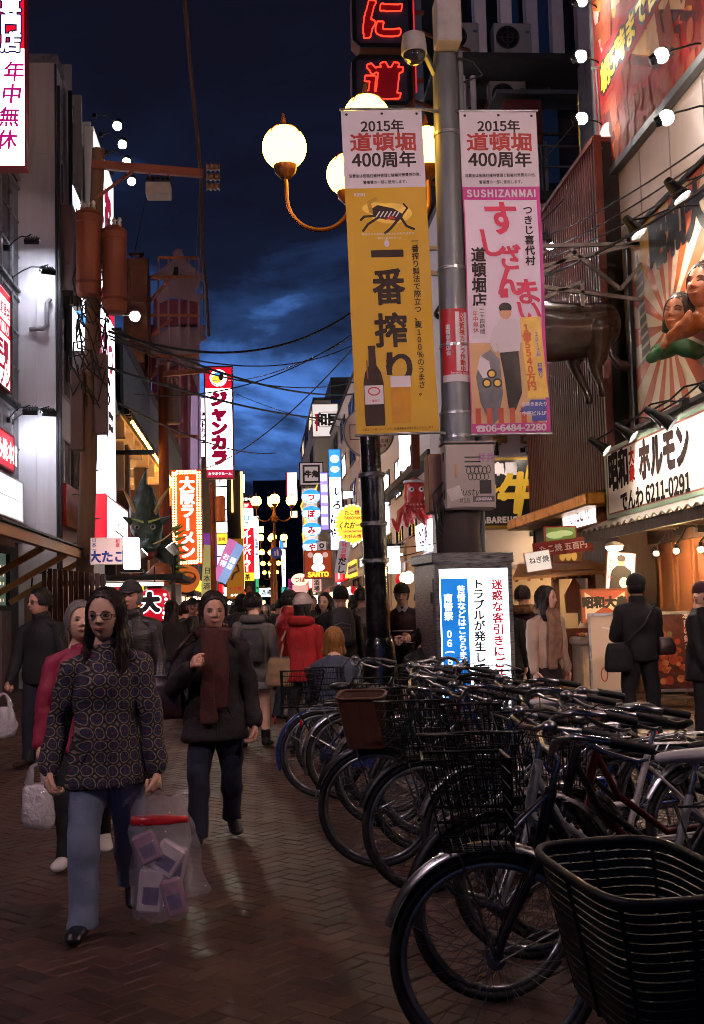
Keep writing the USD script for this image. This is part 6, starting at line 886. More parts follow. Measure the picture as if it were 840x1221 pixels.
# round information disc behind the yellow banner
c = AY(440, 515, 15.0); F = Frame(c, (1, 0, 0)); t = Thing('round_notice', 'round cream notice disc with a blue strip on the black lamp post', 'sign', c); t.part('disc', F.solid(oval(0, 0, .32, .32, 16), -.03, 0), mat('disc_cream', 'b0a08c', .5, 0, .1, 3)); t.part('rim', F.solid(oval(0, 0, .335, .335, 16).difference(oval(0, 0, .315, .315, 16)), -.035, .01), GALV); t.part('blue_strip', F.flat(rect(.02, -.02, .26, .03), .004), mat('strip_blue', '2f5a88', .5)); t.part('lettering', F.flat(text('駐輪禁止区域', .05, .1, -.12, 1, w=.3).union(text('大阪市', .05, .15, -.18, 1)), .004), INK); t.part('diagram', F.flat(rect(-.25, -.1, -.02, .1).difference(rect(-.24, -.09, -.03, .09)), .004), INK); t.part('clamp', bx(*(c + (-.05, .03, -.04)), *(c + (.05, .3, .04))), GALV)
# ---------------------------------------------------------------- people
SKIN = mat('skin', 'c4927a', .5, 0, .1, 9, .08, 60); SKIN2 = mat('skin_pale', 'd6a98e', .5, 0, .08, 9, .08, 60); LIP = mat('lip', 'b4705e', .45); EYEW = mat('eye_white', 'b8b0aa', .3); 
def hairmat(n, h): return mat('hair_' + n, h, .42, 0, .45, 14, .4, 55, .4, (6, 6, .8))
HBLK, HBRN, HGRY, HBLD = hairmat('black', '120d0b'), hairmat('dark_brown', '251611'), hairmat('grey', '77706c'), hairmat('bleached', '9a6a34')
def cloth(n, h, rough=.85, bump=.35, var=.25): return mat('cloth_' + n, h, rough, 0, var, 5, bump, 90)
CBLK, CNAVY, CGREY, CCHAR = cloth('black', '131214'), cloth('navy', '171a26'), cloth('grey', '5e5a56'), cloth('charcoal', '29272a'); SHB, SHW = mat('shoe_black', '121011', .4), mat('shoe_white', 'c9c3c0', .6)
def head_shape(n=4, nose=.085):
    s = trimesh.creation.icosphere(n); v = np.array(s.vertices); x, y, z = v.T; rr = np.maximum(np.hypot(x, y), 1e-9); ux, uy = x / rr, y / rr
    R = np.maximum(1 - np.abs(z) ** 2.4, 0) ** (1 / 2.4); t = np.clip(-z, 0, 1) ** 1.2; X = ux * R * .33 * (1 - .27 * t); Z = z * .5
    Y = np.where(uy < 0, uy * R * (.39 + .02 * t), uy * R * .45 * (1 - .5 * t)); fr = np.clip(-uy * 2, 0, 1) * (R > .05)
    G = lambda cx, cz, sx, sz: np.exp(-((np.abs(X) - cx) / sx) ** 2 - ((Z - cz) / sz) ** 2)
    pr = np.clip((.07 - Z) / .18, 0, 1) * np.clip((Z + .165) / .045, 0, 1); wd = .045 + .03 * np.clip((-.02 - Z) / .1, 0, 1)
    d = nose * np.exp(-(X / wd) ** 2) * pr * 1.25 - .03 * G(.15, .015, .075, .05) + .015 * G(.2, -.1, .09, .09) + .022 * G(0, -.25, .11, .045) - .006 * G(0, -.25, .12, .008) + .028 * G(0, -.42, .1, .06) + .012 * G(.13, .085, .1, .03)
    Y = Y - d * fr
    return np.c_[X, Y, Z], np.array(s.faces)
HEADS = {n: head_shape(n) for n in (3, 4, 5)}
def rings(prof, n=22, e=2.3):            # (z, rx, ry, yoff) -> a closed loft
    a = np.arange(n) * 2 * np.pi / n; c, s_ = np.cos(a), np.sin(a); out = []
    for z, rx, ry, yo in prof: out.append(np.c_[rx * np.sign(c) * np.abs(c) ** (2 / e), ry * np.sign(s_) * np.abs(s_) ** (2 / e) + yo, np.full(n, z)])
    return flipfix(tube_rings(out))
HANDS = {}
def hand(curl):                          # right hand, wrist at the origin, fingers along -z, palm towards +x, thumb forward (-y); 1 = hand length
    if curl not in HANDS:
        L = [hullp(ell((0, 0, 0), .09, .14, .08, 1), ell((0, -.13, -.42), .075, .085, .09, 1), ell((0, .15, -.40), .07, .08, .09, 1), ell((0, .0, -.45), .075, .1, .08, 1))]
        for k, (y, ln) in enumerate(((-.16, .46), (-.05, .52), (.06, .48), (.16, .37))):
            p = np.array((0.0, y, -.44)); a = .12; J = [(p + (0, 0, .08), .075)]
            for q, fr in enumerate((.45, .32, .25)):
                a += curl * (1.0, 1.05, .8)[q] * (.9 + .1 * k); p = p + ln * fr * np.array((math.sin(a), y * .15 * (1 - curl), -math.cos(a))); J.append((p, (.072, .066, .055)[q]))
            L += chain(J, 1)
        p = np.array((.03, -.12, -.12)); J = [(p, .085)]
        for d, ln, r in (((.25, -.72, -.65), .24, .08), ((.3 + .3 * curl, -.45 + .2 * curl, -.8), .2, .068), ((.4 + .4 * curl, -.2 + .3 * curl, -.85), .15, .055)):
            d = np.array(d); p = p + d / np.linalg.norm(d) * ln; J.append((p, r))
        HANDS[curl] = soften(union(L + chain(J, 1)), .07, 4)
    return HANDS[curl]
def align(d, side_hint=(1, 0, 0)):       # rotation taking -z to d
    z = -np.asarray(d, float) / np.linalg.norm(d); x = np.asarray(side_hint, float); x = x - z * (x @ z); x /= np.linalg.norm(x); return np.c_[x, np.cross(z, x), z]
def person(label, loc, heading=0, H=1.6, legs=((0, 0), (0, 0)), arms=((3, 8, 8), (3, 8, 8)), curl=(.55, .55), head=(0, 0), lean=2, coat=CBLK, hem=.47, wide=1.0, flare=1.0, low=CNAVY, lowtype='trousers', leg_r=1.0, shoes=SHB, hair=('short', HBLK), skin=SKIN, lod=1, extra=(), seat=0.0, collar=None, cat_='person', neckz=.852, inward=(0, 0), group=None, sleeve=1.0):
    """arms, legs: viewer's left first when facing the camera (the person's right). leg: (hip forward, knee bend[, spread]) degrees; arm: (forward, out, elbow bend)"""
    t = Thing('person', label, cat_, (loc[0], loc[1], loc[2] if len(loc) > 2 else 0), heading, group); D = math.radians; J = {}
    fine = {2: .021, 1: .04, 0: .075}[lod]; hn = {2: 5, 1: 4, 0: 3}[lod]
    dv = lambda fw, out, sd: np.array((sd * math.sin(D(out)), -math.sin(D(fw)) * math.cos(D(out)), -math.cos(D(fw)) * math.cos(D(out))))
    low_z = 9
    for sd, lg, nm in ((-1, legs[0], 'R'), (1, legs[1], 'L')):
        a, k, sp = (*lg, 2)[:3]; hip = np.array((sd * .052, 0, .515)); kn = hip + .245 * dv(a, sp, sd); an = kn + .235 * dv(a - k, sp * .4, sd); f = D((a - k) * .55 if a - k < -8 else max(0, a - k) * .4)
        toe = an + np.array((sd * .014, -.092 * math.cos(f) - .0 * f, -.028 + .092 * math.sin(f))); heel = an + np.array((0, .028, -.026 - .02 * math.sin(f))); J[nm] = (hip, kn, an, toe, heel); low_z = min(low_z, toe[2] - .012, heel[2] - .014)
    off = np.array((0, 0, seat / H - .515 if seat else -low_z))
    for nm in 'RL': J[nm] = [p + off for p in J[nm]]
    pel = np.array((0, 0, .53)) + off; Rl = rotx(lean)
    U = lambda p: pel + Rl @ (np.asarray(p, float) - (0, 0, .53))
    dz = off[2]
    for sd, am, nm, inn in ((-1, arms[0], 'r', inward[0]), (1, arms[1], 'l', inward[1])):
        fw, out, el = am; sh = U((sd * .1 * wide, .0, .776)); e = sh + .165 * dv(fw, out, sd); fd = dv(fw + el, out * .5 - inn, sd); w = e + .15 * fd; J[nm] = (sh, e, w, fd)
    S = lambda m: (np.asarray(m[0]) * H, m[1])
    # body: one continuous surface
    B = chain([(pel, (.078 * wide, .058, .06)), (U((0, 0, .62)), (.066 * wide, .05, .05)), (U((0, .0, .735)), (.08 * wide, .056, .06)), (U((0, .006, .79)), (.07, .042, .03)), (U((0, .006, .86)), .034), (U((0, -.004, .9)), .034)], 1)
    for nm in 'RL': h_, k, a, toe, heel = J[nm]; B += chain([(h_, .052 * leg_r), (k, .034 * leg_r), (k + (a - k) * .33 + (0, .004, .0), .034 * leg_r), (a, .022)], 1) + chain([(heel + (0, 0, .008), .02), (toe + (0, 0, .006), .018)], 1)
    for nm in 'rl': s_, e, w, fd = J[nm]; B += chain([(s_, .033), (e, .024), (w, .0165)], 1)
    body = soften(union(B), max(fine, .03), 3)
    hr = 1.0; hs = .150; hc = U((0, -.014, .934)); Rh = rotz(head[0]) @ rotx(-head[1]); hv = HEADS[hn]; toH = lambda m: ((np.asarray(m[0]) * hs) @ Rh.T + hc, m[1])
    parts = [man(body), man(toH(hv))]
    for sd in (-1, 1): parts.append(man(toH(ell((sd * .325, .03, -.03), .035, .075, .12, 2))))
    for nm, sd, c in (('r', -1, curl[0]), ('l', 1, curl[1])):
        s_, e, w, fd = J[nm]; hm = hand(c); v = hm[0] * (.108 * np.array((-sd * -1 * 1.0 if 0 else (1 if sd < 0 else -1), 1, 1))); f = hm[1] if sd < 0 else hm[1][:, ::-1]; parts.append(man((v @ align(fd, (1, 0, 0)).T + w, f)))
    t.local('body', S(arr(union(parts))), skin, 50)
    # legs' clothing
    if lowtype == 'trousers':
        Tm = [hullp(ell(pel + (0, 0, .03), .088 * wide, .066, .05, 2), ell(pel + (0, 0, -.03), .09 * wide, .068, .05, 2))]
        for nm in 'RL': h_, k, a, toe, heel = J[nm]; Tm += chain([(h_, (.055 * leg_r, .06 * leg_r, .06)), (h_ * .5 + k * .5, .053 * leg_r), (k, .043 * leg_r), ((k + a) / 2 + (0, .004, 0), .040 * leg_r * flare ** .5), (a + (0, .004, -.008), (.036 * flare * leg_r, .042 * flare * leg_r, .012))], 2)
        t.local('trousers', S(soften(union(Tm), fine * .8, 4, .022, (10, 10, 15), 3)), low, True)
    elif lowtype == 'skirt':
        t.local('skirt', S(soften(man(rings([(pel[2] + .05, .085, .065, 0), (pel[2] - .03, .1, .078, 0), (pel[2] - .12, .112, .09, 0), (pel[2] - .16, .118, .094, 0)], 26)), fine, 3, .012, (14, 14, 2))), low, True)
    elif lowtype == 'tights':
        Tm = [ell(pel, .09 * wide, .07, .06, 2)] and [hullp(ell(pel, .09 * wide, .07, .06, 2))]
        for nm in 'RL': h_, k, a, toe, heel = J[nm]; Tm += chain([(h_, .058), (k, .037), (k + (a - k) * .33 + (0, .006, 0), .039), (a, .025)], 2)
        t.local('tights', S(soften(union(Tm), fine, 4)), low, True)
    for nm in 'RL':
        h_, k, a, toe, heel = J[nm]; Sm = union(chain([(heel + (0, 0, .016), (.026, .026, .024)), ((toe + heel) / 2 + (0, 0, .012), (.028, .03, .02)), (toe + (0, .006, .008), (.03, .03, .018)), (toe + (0, -.018, .004), (.022, .012, .012))], 2) + chain([(a + (0, 0, .0), .027), (heel + (0, -.008, .02), .028)], 2))
        t.local('shoe', S(soften(Sm, fine * .8, 2)), shoes, True)
    # coat
    W = wide; hz = hem
    prof = [(hz, .104 * W * flare_c(hem), .078 * flare_c(hem), 0), (hz + .012, .106 * W * flare_c(hem), .08 * flare_c(hem), 0)]
    for z, rx, ry, yo in ((.44, .124, .096, 0), (.50, .121, .09, 0), (.58, .102, .078, 0), (.64, .093, .074, 0), (.70, .1, .08, .002), (.745, .104, .078, .006), (.775, .098, .066, .008), (.805, .074, .052, .008), (neckz - .015, .05, .046, .006), (neckz, .043, .043, .004)):
        if z > hz + .03: prof.append((z, rx * W, ry, yo))
    C = [man((np.array([U(p) for p in (rings(prof))[0]]), rings(prof)[1]))]
    for nm in 'rl':
        s_, e, w, fd = J[nm]; C += chain([(U(((-1 if nm == 'r' else 1) * .045, .006, .818)), (.03, .034, .022)), (s_ + (0, 0, .004), (.036, .04, .034))], 2) + chain([(s_ + (0, 0, -.002), (.039 * sleeve, .043 * sleeve, .038)), ((s_ + e) / 2, .038 * sleeve), (e, .035 * sleeve), (e * .45 + w * .55, .034 * sleeve), (w - fd * .006, .028 * sleeve)], 2)
    if collar: C.append(man((np.array([U(p) for p in rings([(.835, .05, .05, .004), (.85, .056, .056, .004), (.875, .052, .052, 0), (.878, .04, .04, 0)])[0]]), rings([(.835, .05, .05, .004), (.85, .056, .056, .004), (.875, .052, .052, 0), (.878, .04, .04, 0)])[1])))
    cm_v = S(soften(union(C), fine * .8, 5, .034, (9, 9, 12), 9)); cm = t.local('coat', cm_v, coat, True)
    # hair or hat
    kind, hm_ = hair[0], hair[1]; E = lambda c, rx, ry, rz, n=2: hullp(ell(c, rx, ry, rz, n)); face = hullp(ell((0, -.52, .0), .37, .60, .41, 3)) + hullp(ell((0, -.5, -.36), .36, .42, .3, 3)); cap = hullp(ell((0, .035, .1), .385, .47, .46, 3)); base = hullp(ell((0, .05, .045), .39, .495, .53, 3))
    if kind == 'short': Hm = [(base ^ m3.Manifold.cube((2, 2, 1), False).translate((-1, -1, -.13))) - hullp(ell((0, -.5, -.06), .42, .47, .44, 3)) - hullp(ell((0, -.42, -.4), .6, .5, .42, 2))]; fold = .03
    elif kind == 'bald': Hm = [(hullp(ell((0, .06, .0), .365, .455, .47, 3)) ^ m3.Manifold.cube((2, 2, .52), False).translate((-1, -1, -.2))) - face - hullp(ell((0, -.3, .3), .3, .5, .4, 2)) - hullp(ell((0, -.5, -.45), .6, .5, .4, 2))]; fold = .04
    elif kind in ('bob', 'long', 'mid'):
        zb = {'bob': -.55, 'mid': -.95, 'long': -1.45}[kind]; Hm = [base - face]
        for sd in (-1, 1): Hm += chain([((sd * .30, .06, .1), (.1, .2, .2)), ((sd * .34, .06, -.35), (.09, .2, .2)), ((sd * .36, .0 if kind != 'long' else -.1, zb * .75), (.12, .17, .15)), ((sd * .3, -.02 if kind != 'long' else -.2, zb), (.1, .08, .06))], 2)
        Hm += chain([((0, .33, .1), (.26, .16, .2)), ((0, .36, -.4), (.3, .14, .2)), ((0, .36, zb * .8), (.32, .13, .2)), ((0, .34, zb), (.28, .07, .06))], 2); fold = .06
    elif kind == 'bun': Hm = [base - face, E((0, .5, .15), .17, .17, .17)]; fold = .05
    else: Hm = []
    if kind in ('cap', 'beanie', 'beret'):
        under = (hullp(ell((0, .06, .0), .365, .455, .44, 3)) ^ m3.Manifold.cube((2, 2, .6), False).translate((-1, -1, -.3))) - face
        t.local('hair', S(toH(soften(under, .09, 2, .03, (30, 30, 6)))), hair[2] if len(hair) > 2 else HBLK, True)
        if len(hair) > 3 and hair[3] == 'long': t.local('hair', S(toH(soften(union(chain([((0, .3, -.1), (.3, .16, .2)), ((0, .36, -.9), (.3, .12, .2)), ((0, .34, -1.3), (.22, .07, .06))], 2) + [q for sd in (-1, 1) for q in chain([((sd * .31, .1, -.05), (.08, .18, .15)), ((sd * .32, .05, -.8), (.09, .13, .1))], 2)]), .1, 3, .08, (30, 30, 3)))), hair[2], True)
        if kind == 'cap': Hm = [cap ^ m3.Manifold.cube((2, 2, 1), False).translate((-1, -1, .12)), hullp(ell((0, -.36, .16), .26, .06, .03, 2), ell((0, -.55, .12), .18, .06, .02, 2))]
        elif kind == 'beanie': Hm = [hullp(ell((0, .04, .12), .40, .48, .47, 3)) ^ m3.Manifold.cube((2, 2, 1), False).translate((-1, -1, .06)), hullp(ell((0, .03, .1), .41, .49, .09, 3))]
        else: Hm = [hullp(ell((0, .06, .28), .46, .52, .26, 3)), hullp(ell((0, .03, .16), .4, .47, .08, 3))]
        fold = .02
    if Hm: t.local('hat' if kind in ('cap', 'beanie', 'beret') else 'hair', S(toH(soften(union(Hm), {2: .06, 1: .09, 0: .14}[lod], 3, fold * 1.6, (26, 26, 4) if kind not in ('cap', 'beanie', 'beret') else (8, 8, 8)))), hm_, True)
    # loose strands over the hair
    ns = {2: 1200, 1: 150, 0: 0}[lod]
    if kind in ('short', 'bob', 'long', 'mid') and ns:
        g = np.random.default_rng(abs(hash_(label)) % 10000); zb = {'short': -.25, 'bob': -.6, 'mid': -1.0, 'long': -1.5}[kind]; ms = []
        for _ in range(ns):
            th, ph = g.uniform(-math.pi, math.pi), g.uniform(0, 1); el_ = math.asin(ph ** .8) ; d = np.array((math.sin(th) * math.cos(el_), math.cos(th) * math.cos(el_), math.sin(el_)))
            q = np.array((0, .05, .045)) + d * (.397, .505, .538) * g.uniform(.99, 1.035)
            if q[1] < -.12 and q[2] < .385 - .1 * abs(q[0]): continue
            pts = [q]; n_ = 9; step = (g.uniform(.25, .6) if kind == 'short' else g.uniform(.5, 1.0) * (q[2] - zb)) / n_; wob = g.normal(0, .12, 3) * (1.0 if kind != 'short' else 1.6); side = 1 if q[0] > -.05 else -1
            for _k in range(n_):
                n = (q - (0, .05, .045)) / np.array((.40, .51, .54)) ** 2; n /= np.linalg.norm(n); dn = np.array((.55 * side * max(n[2], 0), .5 * max(n[2], 0) * (1 if q[1] > -.25 else .25), -1.0)) + wob
                if q[2] > -.12: dn = dn - n * (dn @ n)
                else: dn = dn + np.array((-.10 * q[0], -.12 if (kind == 'long' and q[1] < .15) else 0, 0))
                q = q + dn / (np.linalg.norm(dn) + 1e-9) * step
                if q[2] > -.12:
                    e = (q - (0, .05, .045)) / (.40, .51, .54); q = np.array((0, .05, .045)) + (q - (0, .05, .045)) / max(np.linalg.norm(e), 1e-6) * g.uniform(1.0, 1.02)
                elif q[1] < -.1 and abs(q[0]) < .33: q[0] = .33 * side
                if q[1] < -.12 and abs(q[0]) < .30 and q[2] < .35: break
                pts.append(q)
            if len(pts) < 4: continue
            w_ = .0045 if lod == 2 else .009; ms.append(tube(pts, np.linspace(w_, w_ * .4, len(pts)), 3, False))
        t.local('hair_strands', S(toH(cat(ms))), hm_, True, kind='stuff')
    # a front line and pockets found on the coat's own surface
    if lod >= 1 and abs(((heading) + 180) % 360 - 180) < 80:
        tm = trimesh.Trimesh(cm_v[0], cm_v[1], process=False); zs = np.linspace(U((0, 0, hem + .015))[2], U((0, 0, neckz - .035))[2], 16) * H
        def on(x, z): h_ = tm.ray.intersects_location([[x, -2, z]], [[0, 1, 0]])[0]; return h_[np.argmin(h_[:, 1])] if len(h_) else None
        ln = [q for q in (on(.006, z) for z in zs) if q is not None]
        if len(ln) > 4: t.local('zip', tube(ln, .0045, 5), GALV if 'zipper' in extra else coat, True); t.local('placket', tube([q + (.022, .002, 0) for q in ln], .004, 5), coat, True)
        for sd in (-1, 1):
            pk = [q for q in (on(sd * x * H, z * H) for x, z in ((.045, U((0, 0, .545))[2]), (.058, U((0, 0, .525))[2]), (.07, U((0, 0, .5))[2]))) if q is not None]
            if len(pk) == 3: t.local('pocket_edge', tube(pk, .006, 5), coat, True)
    # face
    if lod >= 1 and abs(((heading + head[0]) + 180) % 360 - 180) < 120:
        F_ = lambda m: S(toH(m))
        for sd in (-1, 1):
            e = t.local('eye', F_(ell((sd * .148, -.338, .005), .055, .03, .026, 2)), EYEW, True); t.local('iris', F_(ell((sd * .148 - .004, -.362, .006), .02, .012, .02, 2)), INK, True, parent=e)
            t.local('eyelid', F_(tube([(sd * .085, -.362, -.005), (sd * .11, -.374, .025), (sd * .15, -.374, .034), (sd * .19, -.352, .024), (sd * .212, -.325, .0)], .007, 6)), HBLK, True); t.local('eyebrow', F_(tube([(sd * .075, -.39, .085), (sd * .14, -.385, .105), (sd * .215, -.335, .09)], [.008, .012, .005], 6)), hm_ if kind in ('short', 'bob', 'long', 'mid') else HBLK, True)
        t.local('lips', F_(cat(tube([(-.125, -.345, -.25), (-.05, -.39, -.236), (0, -.396, -.242), (.05, -.39, -.236), (.125, -.345, -.25)], [.004, .015, .015, .015, .004], 6), tube([(-.12, -.345, -.252), (0, -.398, -.268), (.12, -.345, -.252)], [.004, .02, .004], 6))), LIP, True)
        if 'glasses' in extra:
            gm = mat('spectacle_frame', '1c2433', .3)
            loop = lambda cx: [(cx + .105 * math.copysign(abs(math.cos(a)) ** .55, math.cos(a)), -.405 + .02 * abs(cx + .105 * math.cos(a)) / .25 * 2, .0 + .07 * math.copysign(abs(math.sin(a)) ** .6, math.sin(a))) for a in np.linspace(0, 2 * math.pi, 21)]
            p = t.local('glasses', F_(cat(tube(loop(-.155), .0065, 6), tube(loop(.155), .0065, 6), tube([(-.05, -.4, .02), (0, -.425, .03), (.05, -.4, .02)], .007, 6), tube([(-.26, -.38, .02), (-.335, -.2, .02), (-.35, .05, .0)], .011, 6), tube([(.26, -.38, .02), (.335, -.2, .02), (.35, .05, .0)], .011, 6))), gm, True)
            for sd in (-1, 1): t.local('lens', F_(Frame((sd * .155, -.4, 0), (1, 0, 0)).flat(oval(0, 0, .095, .062), 0)), clearmat('lens_clear'), True, parent=p)
    t.J, t.U, t.H, t.toH, t.S, t.hc = J, U, H, toH, S, hc
    t.world = lambda p: t.R @ (np.asarray(p, float) * H) + t.loc
    return t
def hash_(x): return sum((i + 1) * ord(c) for i, c in enumerate(x))
def flare_c(h): return 1.04 if h > .45 else 1.2
def scarf(t, m, long=True):
    U, S = t.U, t.S; t.local('scarf', S(soften(union(chain([(U((.05 * math.cos(a), .012 - .055 * math.sin(a), .852 - .01 * math.sin(a))), .026) for a in np.linspace(-1.2, 4.4, 9)], 2) + (chain([(U((-.02, -.075, .84)), (.035, .02, .03)), (U((-.026, -.1, .72)), (.034, .014, .03)), (U((-.03, -.1, .6)), (.034, .013, .03)), (U((-.03, -.102, .5)), (.036, .012, .02))], 2) + chain([(U((.025, -.072, .84)), (.03, .02, .03)), (U((.024, -.1, .7)), (.03, .013, .03)), (U((.02, -.1, .56)), (.03, .011, .02))], 2) if long else [])), .022, 3, .02, (20, 20, 9))), m, True)
def handbag(label, loc, m, size=(.3, .14, .24), strap=None, rz=0, category='bag'):
    t = Thing('shoulder_bag', label, category, loc, rz); w, d, h = size
    t.local('pouch', soften(man(rings([(-h / 2, w * .44, d * .4, 0), (-h / 2 + .03, w * .5, d * .5, 0), (0, w * .5, d * .5, 0), (h / 2 - .04, w * .42, d * .36, 0), (h / 2, w * .38, d * .12, 0)], 20, 3)), .04, 2, .03, (9, 9, 9)), m, True); t.local('zip', tube([(-w * .36, 0, h / 2 + .004), (w * .36, 0, h / 2 + .004)], .006, 6), GALV)
    if strap is not None: t.local('strap', tube([t.R.T @ (np.asarray(p, float) - t.loc) for p in strap], .014, 6), m, True)
    return t
def backpack(label, p, m, scale=1.0, pocket=None):
    c = p.world(p.U((0, .125, .70))); t = Thing('backpack', label, 'backpack', c, 0); t.R = np.array(p.R); 
    x = UsdGeom.Xformable(t.prim); x.ClearXformOpOrder(); x.AddTranslateOp().Set(Gf.Vec3d(*map(float, c))); x.AddRotateZOp(opSuffix='turn').Set(float(math.degrees(math.atan2(p.R[1, 0], p.R[0, 0]))))
    s_ = scale * p.H / 1.65; t.local('pack', soften(man(rings([(-.24 * s_, .13 * s_, .06 * s_, 0), (-.2 * s_, .16 * s_, .085 * s_, 0), (.1 * s_, .155 * s_, .08 * s_, 0), (.2 * s_, .12 * s_, .06 * s_, 0), (.25 * s_, .05 * s_, .03 * s_, 0)], 20, 3)), .05, 2, .02), m, True); t.local('pocket', cbox(-.11 * s_, .07 * s_, -.19 * s_, .11 * s_, .115 * s_, .0, .03), pocket or m); t.local('zip', tube([(-.1 * s_, .09 * s_, .03), (0, .09 * s_, .06), (.1 * s_, .09 * s_, .03)], .006, 5), GALV)
    for sd in (-1, 1): t.local('strap', tube([(sd * .09 * s_, -.02, .2 * s_), (sd * .1 * s_, -.1, .235 * s_), (sd * .1 * s_, -.235, .1 * s_), (sd * .12 * s_, -.2, -.1 * s_), (sd * .12 * s_, -.04, -.18 * s_)], .018, 6), m, True)
    return t
def carrier_bag(label, hold, w, h, m, r=.01, name='carrier_bag', seed=0, squeeze=.5):
    """a thin bag hanging from the point where a hand holds it"""
    hold = np.asarray(hold, float); t = Thing(name, label, 'bag', hold - (0, 0, h)); H_ = h * .72
    t.local('pouch', soften(man(rings([(0, w * .36, w * .2, 0), (.02, w * .44, w * .27, 0), (H_ * .4, w * .5, w * squeeze * .6, 0), (H_ * .8, w * .42, w * .2, 0), (H_, w * .3, w * .08, 0)], 22, 2.6)), .025, 1, .05, (11, 11, 9), seed), m, True)
    for sd in (-1, 1): t.local('handle', tube([(sd * w * .26, 0, H_ - .01), (sd * w * .2, 0, H_ + .06), (sd * .03, .0, h - .01), (0, 0, h + .005)], [.03, .022, .012, .01], 6), m, True)
    return t
# --- patterned jacket
rings_ = {'tc': ('texture_coordinate', {}), 's': ('separate_xyz', {}), 'c': ('combine_xyz', {}), 'ad': ('math', {'math_type': 'multiply_add', 'value2': .6}), 'v': ('voronoi_texture', {'dimensions': '2D', 'feature': 'f1', 'scale': 17.0, 'randomness': 0.06}), 'v2': ('voronoi_texture', {'dimensions': '2D', 'feature': 'f1', 'scale': 54.0, 'randomness': .15}),
    'r': ('rgb_ramp', {'interpolate': False, 'ramp': [(0, rgb('6a2430')), (.10, rgb('262940')), (.17, rgb('2e3350')), (.31, rgb('1b1c28')), (.37, rgb('84796a')), (.45, rgb('3a2a2c')), (.52, rgb('1b191d')), (.60, rgb('7a6f60'))]}), 'r2': ('rgb_ramp', {'ramp': [(0, (1.5, 1.3, 1.2)), (.3, (.9, .9, .9)), (.6, (.45, .45, .5))]}), 'm': ('mix_color', {'blend_type': 'multiply', 'fac': .8, 'use_clamp': False}), 'nw': ('noise_texture', {'scale': 7.0, 'detail': 3.0}), 'va': ('vector_math', {'math_type': 'multiply_add', 'vector2': (.05, .05, .05)}), 'n': ('noise_texture', {'scale': 160.0}), 'b': ('bump', {'strength': .4, 'distance': .004}), 'p': ('principled_bsdf', {'roughness': .85})}
MATS['patterned_jacket'] = usdkit.material(stage, '/World/Looks/patterned_jacket', rings_, [('tc.object', 'nw.vector'), ('nw.color', 'va.vector1'), ('tc.object', 'va.vector3'), ('va.vector', 's.vector'), ('s.y', 'ad.value1'), ('s.x', 'ad.value3'), ('ad.value', 'c.x'), ('s.z', 'c.y'), ('c.vector', 'v.vector'), ('c.vector', 'v2.vector'), ('v.distance', 'r.fac'), ('v2.distance', 'r2.fac'), ('r.color', 'm.a'), ('r2.color', 'm.b'), ('m.result', 'p.base_color'), ('tc.object', 'n.vector'), ('n.fac', 'b.height'), ('b.normal', 'p.normal')], surface='p.BSDF')
JEAN = mat('jeans_blue', '77849a', .85, 0, .35, 4, .3, 120); DJEAN = mat('jeans_dark', '1c2233', .85, 0, .3, 4, .3, 120); MAG = cloth('magenta', '8e1f3e', .6); REDC = cloth('red', '9a1616'); CREAM = cloth('cream', 'b49a86'); PURP = cloth('plum', '3a1830'); PUF = mat('puffer_dark', '201a1a', .42, 0, .3, 5, .5, 26, stretch=(.6, .6, 3)); REDPUF = mat('puffer_red', '9c1420', .5, 0, .25, 5, .5, 26, stretch=(.6, .6, 3)); TARTAN = mat('scarf_red', '451a15', .85, 0, .7, 26, .4, 90); MAROON = mat('bag_maroon', '2a1418', .35)
p1 = person('woman in a patterned jacket, jeans and glasses with long dark hair, carrying a clear bag', (-.73, 5.68), 3, 1.56, ((13, 6, 3), (-14, 26, 1)), ((-10, 16, 28), (6, 12, 4)), (.7, 1.15), (-16, -2), 1, MATS['patterned_jacket'], .425, 1.0, 1.22, JEAN, 'trousers', 1.05, SHB, ('long', HBRN), SKIN2, 2, ('glasses',), sleeve=1.06)
p2 = person('grey haired person in a magenta jacket and white shoes behind the woman in glasses', (-1.07, 7.2), 4, 1.53, ((14, 8), (-10, 28)), ((4, 12, 6), (-6, 8, 20)), (1.1, .6), (14, 6), 6, MAG, .44, 1.05, 1.0, CBLK, 'trousers', .95, SHW, ('short', HGRY), SKIN2, 2)
p3 = person('man in a black jacket and spectacles at the left edge looking aside', (-2.16, 11.9), -18, 1.71, ((8, 4), (-8, 14)), ((10, 10, 18), (0, 9, 12)), (1.1, .6), (-34, -2), 2, CBLK, .46, 1.06, 1.0, CNAVY, 'trousers', 1.0, mat('shoe_brown', '33201a', .4), ('short', HBLK), SKIN, 1, ('glasses',), collar=True)
p4 = person('elderly man in a dark flat cap and shiny dark padded coat', (-1.08, 10.1), -6, 1.72, ((8, 6), (-10, 20)), ((2, 9, 14), (4, 9, 20)), (.6, .6), (-8, -2), 2, PUF, .40, 1.1, 1.0, CCHAR, 'trousers', 1.0, SHB, ('cap', CCHAR, HGRY), SKIN, 1, collar=True)
p5 = person('older woman in a dark coat and long red brown scarf', (-.3, 7.66), 4, 1.56, ((6, 4, 4), (-9, 22, 3)), ((12, 22, 118), (0, 12, 14)), (1.0, .6), (4, -2), 1, cloth('dark_brown_black', '1b1415'), .41, 1.1, 1.0, DJEAN, 'trousers', 1.05, SHB, ('short', HBRN), SKIN, 2, inward=(38, 0), sleeve=1.1); scarf(p5, TARTAN)
